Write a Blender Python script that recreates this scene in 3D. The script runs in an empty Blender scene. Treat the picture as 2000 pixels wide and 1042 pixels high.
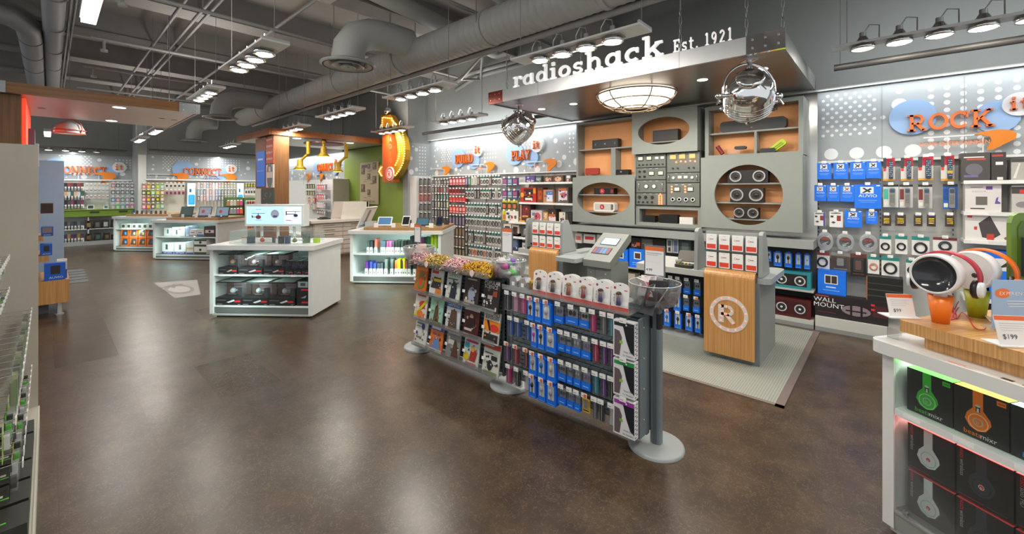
import bpy, bmesh, math, random
from mathutils import Matrix, Vector
random.seed(7)
PI = math.pi
sc = bpy.context.scene
COL = sc.collection
# ---------------------------------------------------------------- camera, world, exposure
H = 1.7; FPX = 815.0; CU, CV = 1000.0, 370.0
cam_d = bpy.data.cameras.new('camera'); cam_d.sensor_width = 36.0
cam_d.lens = FPX/2000*36; cam_d.shift_y = -(521-CV)/2000; cam_d.clip_start = 0.05
cam = bpy.data.objects.new('camera', cam_d); COL.objects.link(cam)
cam.location = (0, 0, H); cam.rotation_euler = (PI/2, 0, math.radians(42.0))
sc.camera = cam
w = bpy.data.worlds.new('world'); sc.world = w; w.use_nodes = True
w.node_tree.nodes['Background'].inputs[0].default_value = (.93, .97, 1, 1)
w.node_tree.nodes['Background'].inputs[1].default_value = 0.7
sc.view_settings.view_transform = 'Standard'; sc.view_settings.look = 'None'
sc.view_settings.gamma = 1; sc.view_settings.exposure = 0.32
sc.view_settings.use_curve_mapping = False
try:
    sc.cycles.max_bounces = 7; sc.cycles.diffuse_bounces = 4; sc.cycles.glossy_bounces = 3
    sc.cycles.transparent_max_bounces = 12; sc.cycles.transmission_bounces = 4
    sc.cycles.caustics_reflective = False; sc.cycles.caustics_refractive = False
    sc.cycles.sample_clamp_indirect = 4
except Exception: pass
E1 = (.743, -.669); E2 = (.669, .743)
def ray(u, v):
    a = (u-CU)/FPX
    return (a*E1[0]+E1[1], a*E2[0]+E2[1], -(v-CV)/FPX)
def fl(u, v, z=0.0):
    r = ray(u, v); t = (z-H)/r[2]; return Vector((r[0]*t, r[1]*t, z))
def oy(u, v, y):
    r = ray(u, v); t = y/r[1]; return (r[0]*t, H+r[2]*t)          # x, z on a plane y = const
def ox(u, v, x):
    r = ray(u, v); t = x/r[0]; return (r[1]*t, H+r[2]*t)          # y, z on a plane x = const
# area lights, lamps of the room and added ceiling fill: name, place, size, power, colour, direction
def area(name, loc, sx, sy, power, col=(1, .97, .92), d=(0, 0, -1), rz=0.0, spread=None):
    l = bpy.data.lights.new(name, 'AREA'); l.shape = 'RECTANGLE'; l.size = sx; l.size_y = sy
    l.energy = power; l.color = col
    if spread: l.spread = spread
    o = bpy.data.objects.new(name, l); COL.objects.link(o); o.location = loc
    q = Vector(d).to_track_quat('-Z', 'Y'); m = q.to_matrix().to_4x4()
    o.rotation_euler = (m @ Matrix.Rotation(rz, 4, 'Z')).to_euler()
    return o
FIX = [(-5.07, 1.45, 0), (-8.55, 1.76, .2), (-5.03, 3.55, 0), (-7.53, 3.59, 0), (-9.75, 3.57, -.07), (-8.69, 5.41, 0),
       (-6.38, 5.46, 0), (-2.30, 3.47, 0), (-12.9, 1.7, 0), (-15.5, 1.7, 0), (-15.6, 3.86, 0), (-12.9, 4.9, 0),
       (-2.4, 1.3, 0), (0.3, 1.3, 0), (0.3, 3.4, 0)]  # last three are added out of view to light the foreground
for i, (x, y, r) in enumerate(FIX):
    area('fixture_light', (x, y, 3.055+r), 1.0, .05, 80 if i in (8, 9, 10, 11, 4) else 48, (1, .96, .9), (0, .7 if i in (5, 6, 7) else 0, -1))
    if y < 2 or y > 5: area('ceiling_fill', (x, y, 3.2+r), 1.0, .2, 15, (1, .96, .9), (0, 0, 1))  # added upward fill to brighten the ceiling, not a lamp of the plate
area('rail_light', (.35, 5.28, 3.055), 1.5, .04, 36, (1, .95, .88), (0, -.1, -1))
for (u, v) in ((233, 210), (218, 236)):
    p = fl(u, v, 2.93); area('downlight_lamp', (p.x, p.y, 2.922), .1, .1, 14, (1, .95, .88))
for (x0, x1, y, z, p) in ((-.42, 2.2, 5.6, 3.02, 15), (-8.5, -4.4, 6.24, 3.12, 16)):           # grazing tubes that wash the upper wall
    area('tube_wash', ((x0+x1)/2, y, z), x1-x0, .03, p, (.93, .97, 1), (0, 1, .35))
for (x0, x1) in ((-8.7, -4.2), (-.66, 2.0)):                     # LED line under the bulkhead of the back wall
    area('wall_wash', ((x0+x1)/2, 6.52, 2.955), x1-x0, .05, (10 if x0 < -4 else 7)*(x1-x0)/4, (.95, .98, 1), (0, .35, -1))
area('wall_wash', (-14.9, 5.9, 2.82), 5, .05, 30, (.95, .98, 1), (0, .3, -1))
area('wall_wash', (-17.42, 4.0, 2.82), 4, .05, 30, (.95, .98, 1), (-.3, 0, -1), PI/2)
area('wall_wash', (-18.52, 0.5, 2.82), 2.8, .05, 28, (.95, .98, 1), (-.3, 0, -1), PI/2)
area('canopy_lamp', (-2.42, 5.08, 2.72), .5, .5, 20, (1, .93, .82))
for (u, v) in ((1058, 213), (1120, 203), (1372, 156), (1488, 135)):
    p = fl(u, v, 2.93); area('downlight_lamp', (p.x, p.y, 2.922), .1, .1, 8, (1, .95, .86))
# ---------------------------------------------------------------- materials
def s2l(c): return c/12.92 if c <= .04045 else ((c+.055)/1.055)**2.4
def hx(h): return tuple(s2l(int(h[i:i+2], 16)/255) for i in (0, 2, 4))+(1,)
MATS = {}
def newmat(n):
    m = bpy.data.materials.new(n); m.use_nodes = True
    return m, m.node_tree, m.node_tree.nodes['Principled BSDF']
def M(k):
    """'rrggbb', 'rrggbb/rough', 'rrggbb/rough/metal', 'e:rrggbb:strength' or a named material"""
    if k in MATS: return MATS[k]
    m, nt, b = newmat(k)
    if k.startswith('e:'):
        _, c, s = k.split(':')
        b.inputs['Base Color'].default_value = hx(c)
        b.inputs['Emission Color'].default_value = hx(c); b.inputs['Emission Strength'].default_value = float(s)
    else:
        q = k.split('/')
        n = nt.nodes.new('ShaderNodeTexNoise'); n.inputs['Scale'].default_value = 9
        r = nt.nodes.new('ShaderNodeMapRange'); r.inputs['To Min'].default_value = .95; r.inputs['To Max'].default_value = 1.05
        h = nt.nodes.new('ShaderNodeHueSaturation'); h.inputs['Color'].default_value = hx(q[0])
        tc = nt.nodes.new('ShaderNodeTexCoord')
        nt.links.new(tc.outputs['Object'], n.inputs['Vector']); nt.links.new(n.outputs[0], r.inputs[0])
        nt.links.new(r.outputs[0], h.inputs['Value']); nt.links.new(h.outputs[0], b.inputs['Base Color'])
        b.inputs['Roughness'].default_value = float(q[1]) if len(q) > 1 else .45
        b.inputs['Metallic'].default_value = float(q[2]) if len(q) > 2 else 0
    MATS[k] = m; return m
def clearmat(k, col, alpha, rough=.06, mx=.6):
    m, nt, b = newmat(k)
    t = nt.nodes.new('ShaderNodeBsdfTransparent'); g = nt.nodes.new('ShaderNodeBsdfGlossy')
    g.inputs['Roughness'].default_value = rough; t.inputs[0].default_value = col
    d = nt.nodes.new('ShaderNodeBsdfDiffuse'); d.inputs[0].default_value = (.75, .78, .8, 1)
    f = nt.nodes.new('ShaderNodeLayerWeight'); f.inputs[0].default_value = .35
    mr = nt.nodes.new('ShaderNodeMapRange'); mr.inputs['To Min'].default_value = alpha; mr.inputs['To Max'].default_value = mx
    m1 = nt.nodes.new('ShaderNodeMixShader'); m2 = nt.nodes.new('ShaderNodeMixShader'); m2.inputs[0].default_value = .3
    nt.links.new(g.outputs[0], m2.inputs[1]); nt.links.new(d.outputs[0], m2.inputs[2])
    nt.links.new(f.outputs['Fresnel'], mr.inputs[0]); nt.links.new(mr.outputs[0], m1.inputs[0])
    nt.links.new(t.outputs[0], m1.inputs[1]); nt.links.new(m2.outputs[0], m1.inputs[2])
    nt.links.new(m1.outputs[0], nt.nodes['Material Output'].inputs[0]); MATS[k] = m
clearmat('clear', (.98, .99, 1, 1), .08); clearmat('box_clear', (.97, .97, .97, 1), .03, .1, .3); clearmat('glass', (.97, 1, .99, 1), .012, .02, .3); clearmat('bag', (.9, .9, .92, 1), .3, .2)
def wood(k, c1, c2, sx, rough=.35, axis='Z'):
    m, nt, b = newmat(k)
    tc = nt.nodes.new('ShaderNodeTexCoord'); mp = nt.nodes.new('ShaderNodeMapping')
    mp.inputs['Scale'].default_value = {'Z': (sx, sx, 1.2), 'X': (1.2, sx, sx), 'Y': (sx, 1.2, sx), 'XY': (sx*1.6, 1.6, .6)}[axis]
    n = nt.nodes.new('ShaderNodeTexNoise'); n.inputs['Scale'].default_value = 1.5; n.inputs['Detail'].default_value = 4
    cr = nt.nodes.new('ShaderNodeValToRGB'); cr.color_ramp.elements[0].color = hx(c1); cr.color_ramp.elements[1].color = hx(c2)
    cr.color_ramp.elements[0].position = .35; cr.color_ramp.elements[1].position = .65
    nt.links.new(tc.outputs['Object'], mp.inputs[0]); nt.links.new(mp.outputs[0], n.inputs['Vector'])
    nt.links.new(n.outputs[0], cr.inputs[0]); nt.links.new(cr.outputs[0], b.inputs['Base Color'])
    b.inputs['Roughness'].default_value = rough; MATS[k] = m
wood('wood_panel', 'b98348', 'cf9c62', 60); wood('wood_top', 'bb8850', 'd8aa72', 55, .25, 'XY'); wood('wood_mid', '8e6a3e', 'a88050', 55, .3, 'XY'); wood('wood_dark', '6e4a28', '8a6038', 40, .4)
wood('wood_beam', '85582c', 'a3703c', 30, .35, 'Y'); wood('wood_red', '8a5028', 'a86a38', 25, .3, 'X'); wood('wood_shelf', '9a6a40', 'b88458', 30, .45, 'X')
def brushed(k, c, rough, scale, metal=1.0):
    m, nt, b = newmat(k)
    tc = nt.nodes.new('ShaderNodeTexCoord'); mp = nt.nodes.new('ShaderNodeMapping'); mp.inputs['Scale'].default_value = scale
    n = nt.nodes.new('ShaderNodeTexNoise'); n.inputs['Scale'].default_value = 3; n.inputs['Detail'].default_value = 3
    r = nt.nodes.new('ShaderNodeMapRange'); r.inputs['To Min'].default_value = rough*.75; r.inputs['To Max'].default_value = rough*1.3
    nt.links.new(tc.outputs['Object'], mp.inputs[0]); nt.links.new(mp.outputs[0], n.inputs['Vector']); nt.links.new(n.outputs[0], r.inputs[0])
    nt.links.new(r.outputs[0], b.inputs['Roughness']); b.inputs['Base Color'].default_value = hx(c); b.inputs['Metallic'].default_value = metal; MATS[k] = m
brushed('steel_soffit', '8a8682', .3, (1, 12, 1)); brushed('white_soffit', 'd8d6d4', .35, (12, 1, 1), .5); brushed('steel', 'd4d4d0', .2, (3, 3, 1)); brushed('chrome', 'e6e6e6', .06, (1, 1, 1))
def floor_mat():
    m, nt, b = newmat('linoleum_tiles'); N = nt.nodes.new; L = nt.links.new
    tc = N('ShaderNodeTexCoord'); mp = N('ShaderNodeMapping'); mp.inputs['Location'].default_value = (2.62, -.936, 0)
    br = N('ShaderNodeTexBrick'); br.offset = .5; br.inputs['Scale'].default_value = 1
    br.inputs['Brick Width'].default_value = .93; br.inputs['Row Height'].default_value = .45
    br.inputs['Mortar Size'].default_value = .0018; br.inputs['Mortar Smooth'].default_value = .2
    br.inputs['Color1'].default_value = (0, 0, 0, 1); br.inputs['Color2'].default_value = (1, 1, 1, 1); br.inputs['Mortar'].default_value = (.5, .5, .5, 1)
    L(tc.outputs['Object'], mp.inputs[0]); L(mp.outputs[0], br.inputs['Vector'])
    n1 = N('ShaderNodeTexNoise'); n1.inputs['Scale'].default_value = 5; n1.inputs['Detail'].default_value = 8; L(tc.outputs['Object'], n1.inputs['Vector'])
    n2 = N('ShaderNodeTexVoronoi'); n2.feature = 'DISTANCE_TO_EDGE'; n2.inputs['Scale'].default_value = 6
    wv = N('ShaderNodeTexNoise'); wv.inputs['Scale'].default_value = 14; wv.inputs['Detail'].default_value = 5; L(tc.outputs['Object'], wv.inputs['Vector'])
    mx = N('ShaderNodeMix'); mx.data_type = 'RGBA'; mx.inputs[0].default_value = .75; L(tc.outputs['Object'], mx.inputs[6]); L(wv.outputs['Color'], mx.inputs[7])
    L(mx.outputs[2], n2.inputs['Vector'])
    cr = N('ShaderNodeValToRGB'); cr.color_ramp.elements[0].position = .3; cr.color_ramp.elements[1].position = .72
    cr.color_ramp.elements[0].color = hx('35291f'); cr.color_ramp.elements[1].color = hx('50402f'); L(n1.outputs[0], cr.inputs[0])
    sm = N('ShaderNodeMapRange'); sm.inputs['From Max'].default_value = .035; sm.inputs['To Min'].default_value = .5; sm.inputs['To Max'].default_value = 0; L(n2.outputs['Distance'], sm.inputs[0])
    m1 = N('ShaderNodeMix'); m1.data_type = 'RGBA'; L(sm.outputs[0], m1.inputs[0]); L(cr.outputs[0], m1.inputs[6]); m1.inputs[7].default_value = hx('84705c')
    tv = N('ShaderNodeMapRange'); tv.inputs['To Min'].default_value = .95; tv.inputs['To Max'].default_value = 1.06; L(br.outputs['Color'], tv.inputs[0])
    hs = N('ShaderNodeHueSaturation'); L(tv.outputs[0], hs.inputs['Value']); L(m1.outputs[2], hs.inputs['Color'])
    m2 = N('ShaderNodeMix'); m2.data_type = 'RGBA'; L(br.outputs['Fac'], m2.inputs[0]); L(hs.outputs[0], m2.inputs[6]); m2.inputs[7].default_value = hx('3e3028')
    L(m2.outputs[2], b.inputs['Base Color'])
    rg = N('ShaderNodeMapRange'); rg.inputs['To Min'].default_value = .27; rg.inputs['To Max'].default_value = .33; L(br.outputs['Color'], rg.inputs[0])
    L(rg.outputs[0], b.inputs['Roughness']); b.inputs['Specular IOR Level'].default_value = .52
    MATS['linoleum'] = m
floor_mat()
def mat_mat():
    m, nt, b = newmat('ribbed_rubber'); N = nt.nodes.new; L = nt.links.new
    tc = N('ShaderNodeTexCoord'); wv = N('ShaderNodeTexWave'); wv.bands_direction = 'X'; wv.inputs['Scale'].default_value = 16
    L(tc.outputs['Object'], wv.inputs['Vector']); cr = N('ShaderNodeValToRGB'); cr.color_ramp.elements[0].color = hx('7c7f76'); cr.color_ramp.elements[1].color = hx('91948a')
    L(wv.outputs['Fac'], cr.inputs[0]); L(cr.outputs[0], b.inputs['Base Color']); b.inputs['Roughness'].default_value = .7
    bp = N('ShaderNodeBump'); bp.inputs['Strength'].default_value = .4; bp.inputs['Distance'].default_value = .004; L(wv.outputs['Fac'], bp.inputs['Height']); L(bp.outputs[0], b.inputs['Normal'])
    MATS['mat'] = m
mat_mat()
# ---------------------------------------------------------------- mesh builder
WM = {}
TXT = {}
def raw_text(s):
    if s in TXT: return TXT[s]
    c = bpy.data.curves.new('t', 'FONT'); c.body = s; c.size = 1; c.resolution_u = 2; c.fill_mode = 'FRONT'
    o = bpy.data.objects.new('t', c); COL.objects.link(o); bpy.context.view_layer.update()
    dg = bpy.context.evaluated_depsgraph_get(); me = bpy.data.meshes.new_from_object(o.evaluated_get(dg))
    r = ([tuple(v.co) for v in me.vertices], [tuple(p.vertices) for p in me.polygons])
    bpy.data.objects.remove(o); bpy.data.curves.remove(c); bpy.data.meshes.remove(me)
    TXT[s] = r; return r
def frame(o, x, y):
    x = Vector(x).normalized(); y = Vector(y).normalized(); z = x.cross(y)
    m = Matrix.Identity(4)
    for i in range(3): m[i][0] = x[i]; m[i][1] = y[i]; m[i][2] = z[i]; m[i][3] = o[i]
    return m
class MB:
    def __init__(s, M0=None): s.v = []; s.f = []; s.m = []; s.sm = []; s.M = M0
    def add(s, vs, fs, m, smooth=False):
        n = len(s.v)
        s.v += [s.M @ Vector(p) for p in vs] if s.M is not None else [Vector(p) for p in vs]
        for f in fs: s.f.append([n+i for i in f]); s.m.append(m); s.sm.append(smooth)
        return s
    def box(s, lo, hi, m, mt=None, mf=None):
        x0, y0, z0 = [min(a, b) for a, b in zip(lo, hi)]; x1, y1, z1 = [max(a, b) for a, b in zip(lo, hi)]
        v = [(x0,y0,z0),(x1,y0,z0),(x1,y1,z0),(x0,y1,z0),(x0,y0,z1),(x1,y0,z1),(x1,y1,z1),(x0,y1,z1)]
        F = [(3,2,1,0), (4,5,6,7), (0,1,5,4), (1,2,6,5), (2,3,7,6), (3,0,4,7)]
        s.add(v, F, m)
        if mt: s.m[-5] = mt
        if mf: s.m[-4] = mf
        return s
    def rbox(s, lo, hi, r, m, n=4, ax=2):
        """box with the four edges along axis ax rounded"""
        a, b = [i for i in range(3) if i != ax]
        pts = []
        for (cx, cy, a0) in ((hi[a]-r, hi[b]-r, 0), (lo[a]+r, hi[b]-r, 90), (lo[a]+r, lo[b]+r, 180), (hi[a]-r, lo[b]+r, 270)):
            for k in range(n+1):
                t = math.radians(a0+90*k/n); pts.append((cx+r*math.cos(t), cy+r*math.sin(t)))
        return s.prism(pts, lo[ax], hi[ax], m, ax)
    def prism(s, pts, z0, z1, m, ax=2, smooth=False):
        def P(p, z):
            if ax == 2: return (p[0], p[1], z)
            if ax == 1: return (p[0], z, p[1])
            return (z, p[0], p[1])
        n = len(pts); v = [P(p, z0) for p in pts]+[P(p, z1) for p in pts]
        s.add(v, [tuple(range(n-1, -1, -1)), tuple(range(n, 2*n))], m)
        s.add(v, [(i, (i+1) % n, n+(i+1) % n, n+i) for i in range(n)], m, smooth); return s
    def quad(s, a, b, c, d, m): return s.add([a, b, c, d], [(0, 1, 2, 3)], m)
    def cyl(s, p0, p1, r, m, n=12, r2=None, caps=True, smooth=True):
        p0 = Vector(p0); p1 = Vector(p1); r2 = r if r2 is None else r2
        d = (p1-p0); d = d.normalized() if d.length > 1e-9 else Vector((0, 0, 1)); a = d.orthogonal().normalized(); b = d.cross(a)
        v = []
        for (p, rr) in ((p0, r), (p1, r2)):
            for i in range(n): t = 2*PI*i/n; v.append(p+a*rr*math.cos(t)+b*rr*math.sin(t))
        s.add(v, [(i, (i+1) % n, n+(i+1) % n, n+i) for i in range(n)], m, smooth)
        if caps: s.add(v, [tuple(range(n-1, -1, -1)), tuple(range(n, 2*n))], m)
        return s
    def tube(s, pts, r, m, n=8, closed=False):
        pts = [Vector(p) for p in pts]; v = []; N = len(pts); a = None
        for i, p in enumerate(pts):
            if closed: d = pts[(i+1) % N]-pts[i-1]
            else: d = pts[min(i+1, N-1)]-pts[max(i-1, 0)]
            d.normalize()
            a = d.orthogonal().normalized() if a is None else (a-d*a.dot(d)).normalized()
            b = d.cross(a); rr = r[i] if isinstance(r, (list, tuple)) else r
            for k in range(n): t = 2*PI*k/n; v.append(p+a*rr*math.cos(t)+b*rr*math.sin(t))
        F = [(i*n+k, i*n+(k+1) % n, ((i+1) % N)*n+(k+1) % n, ((i+1) % N)*n+k) for i in range(N if closed else N-1) for k in range(n)]
        s.add(v, F, m, True)
        if not closed: s.add(v, [tuple(range(n-1, -1, -1)), tuple(range((N-1)*n, N*n))], m)
        return s
    def lathe(s, prof, m, c=(0, 0, 0), n=24, sx=1, sy=1):
        v = []
        for (r, z) in prof:
            for i in range(n): t = 2*PI*i/n; v.append((c[0]+r*sx*math.cos(t), c[1]+r*sy*math.sin(t), c[2]+z))
        K = len(prof)
        s.add(v, [(j*n+i, j*n+(i+1) % n, (j+1)*n+(i+1) % n, (j+1)*n+i) for j in range(K-1) for i in range(n)], m, True); return s
    def ball(s, c, r, m, n=10, sz=1):
        prof = [(max(r*math.sin(PI*k/n), 1e-5), -r*sz*math.cos(PI*k/n)) for k in range(n+1)]
        return s.lathe(prof, m, c, max(8, n+2))
    def disc(s, c, r, m, n=16, ry=None, nrm='-y'):
        """flat disc facing -y (default), +x, or +/-z, at c"""
        ry = ry or r; P = []
        for i in range(n):
            t = 2*PI*i/n; a, b = r*math.cos(t), ry*math.sin(t)
            P.append({'-y': (c[0]+a, c[1], c[2]+b), '+x': (c[0], c[1]+a, c[2]+b), '-z': (c[0]-a, c[1]+b, c[2]), '+z': (c[0]+a, c[1]+b, c[2])}[nrm])
        return s.add(P, [tuple(range(n))], m)
    def ring(s, c, r0, r1, y0, y1, m, n=28, sx=1, sz=1):
        """flat ring in the xz plane between y0 (front) and y1"""
        v = []
        for (r, y) in ((r0, y0), (r1, y0), (r1, y1), (r0, y1)):
            for i in range(n): t = 2*PI*i/n; v.append((c[0]+r*sx*math.cos(t), y, c[1]+r*sz*math.sin(t)))
        return s.add(v, [(j*n+i, ((j+1) % 4)*n+i, ((j+1) % 4)*n+(i+1) % n, j*n+(i+1) % n) for j in range(4) for i in range(n)], m)
    def text(s, st, size, fr, m, dep=0.0, align='c', sx=1.0):
        """lettering in the frame fr (x along the line, y up, z out)"""
        v, f = raw_text(st)
        if not v: return s
        x0 = min(p[0] for p in v); x1 = max(p[0] for p in v); off = {'c': -(x0+x1)/2, 'l': -x0, 'r': -x1}[align]
        old = s.M; s.M = fr if old is None else old @ fr
        s.add([((p[0]+off)*size*sx, p[1]*size, dep) for p in v], f, m); s.M = old
        return s
    def mesh(s, name, inv=None):
        me = bpy.data.meshes.new(name)
        vs = [inv @ p for p in s.v] if inv is not None else s.v
        me.from_pydata([tuple(p) for p in vs], [], s.f)
        keys = []
        for k in s.m:
            if k not in keys: keys.append(k)
        for k in keys: me.materials.append(M(k))
        ix = {k: i for i, k in enumerate(keys)}
        me.polygons.foreach_set('material_index', [ix[k] for k in s.m]); me.polygons.foreach_set('use_smooth', s.sm)
        me.update(); return me
    def part(s, name, parent, label=None, stuff=False):
        inv = WM[parent.name].inverted()
        o = bpy.data.objects.new(name, s.mesh(name, inv)); COL.objects.link(o); o.parent = parent; WM[o.name] = WM[parent.name]
        if label: o['label'] = label
        if stuff: o['kind'] = 'stuff'
        return o
    def solo(s, name, label=None, cat=None, group=None, kind=None, at=None, rz=0):
        if at is None:
            xs = [p.x for p in s.v]; ys = [p.y for p in s.v]; zs = [p.z for p in s.v]
            at = ((min(xs)+max(xs))/2, (min(ys)+max(ys))/2, min(zs))
        W = Matrix.Translation(at) @ Matrix.Rotation(rz, 4, 'Z')
        o = bpy.data.objects.new(name, s.mesh(name, W.inverted())); COL.objects.link(o); o.location = at; o.rotation_euler = (0, 0, rz)
        WM[o.name] = W; tag(o, label, cat, group, kind); return o
def tag(o, label=None, cat=None, group=None, kind=None):
    if label: o['label'] = label
    if cat: o['category'] = cat
    if group: o['group'] = group
    if kind: o['kind'] = kind
    return o
def thing(name, label, cat, loc=(0, 0, 0), rz=0.0, group=None):
    o = bpy.data.objects.new(name, None); o.empty_display_size = .05; COL.objects.link(o); o.location = loc; o.rotation_euler = (0, 0, rz)
    WM[o.name] = Matrix.Translation(loc) @ Matrix.Rotation(rz, 4, 'Z')
    return tag(o, label, cat, group)
def struct(mb, name, at=None): return mb.solo(name, kind='structure', at=at)
def cpy(o, parent=None):
    c = o.copy(); COL.objects.link(c)
    if parent is not None: c.parent = parent
    for ch in KIDS.get(o.name, []): cpy(ch, c)
    return c
KIDS = {}; PROTO = {}
def place(key, make, loc, rz, label, group=None, scale=None, tilt=None):
    """make() builds the prototype at the origin once; later calls copy it and its parts"""
    if key not in PROTO:
        r = make(); PROTO[key] = r
        for o in bpy.data.objects:
            if o.parent is not None and o.parent.name not in KIDS: KIDS[o.parent.name] = []
        def reg(o):
            ch = [q for q in o.children]; KIDS[o.name] = ch
            for q in ch: reg(q)
        reg(r); o = r
    else: o = cpy(PROTO[key])
    o.location = loc; o.rotation_euler = (tilt or 0, 0, rz)
    if scale is not None: o.scale = scale if isinstance(scale, (tuple, list)) else (scale,)*3
    o['label'] = label
    if group: o['group'] = group
    return o
ORD = ['first', 'second', 'third', 'fourth', 'fifth', 'sixth', 'seventh', 'eighth', 'ninth', 'tenth', 'eleventh', 'twelfth', 'thirteenth',
       'fourteenth', 'fifteenth', 'sixteenth', 'seventeenth', 'eighteenth', 'nineteenth', 'twentieth', 'twenty-first', 'twenty-second', 'twenty-third',
       'twenty-fourth', 'twenty-fifth', 'twenty-sixth', 'twenty-seventh', 'twenty-eighth', 'twenty-ninth', 'thirtieth']
ROWN = ['top', 'second', 'third', 'fourth', 'fifth', 'sixth', 'seventh', 'eighth']
# ---------------------------------------------------------------- slab-serif lettering
def _st(x0, y0, x1, y1, w):
    dx, dy = x1-x0, y1-y0; L = math.hypot(dx, dy) or 1; nx, ny = -dy/L*w/2, dx/L*w/2
    return [[(x0-nx, y0-ny), (x1-nx, y1-ny), (x1+nx, y1+ny), (x0+nx, y0+ny)]]
def _arc(cx, cy, rx, ry, a0, a1, w, n=14):
    out = []
    for k in range(n):
        t0 = math.radians(a0+(a1-a0)*k/n); t1 = math.radians(a0+(a1-a0)*(k+1)/n)
        i, o = -w/2, w/2
        out.append([(cx+(rx+i)*math.cos(t0), cy+(ry+i)*math.sin(t0)), (cx+(rx+o)*math.cos(t0), cy+(ry+o)*math.sin(t0)),
                    (cx+(rx+o)*math.cos(t1), cy+(ry+o)*math.sin(t1)), (cx+(rx+i)*math.cos(t1), cy+(ry+i)*math.sin(t1))])
    return out
def _h(x0, x1, y, w=.11): return _st(x0, y, x1, y, w)
def _v(x, y0, y1, w=.17): return _st(x, y0, x, y1, w)
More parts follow.
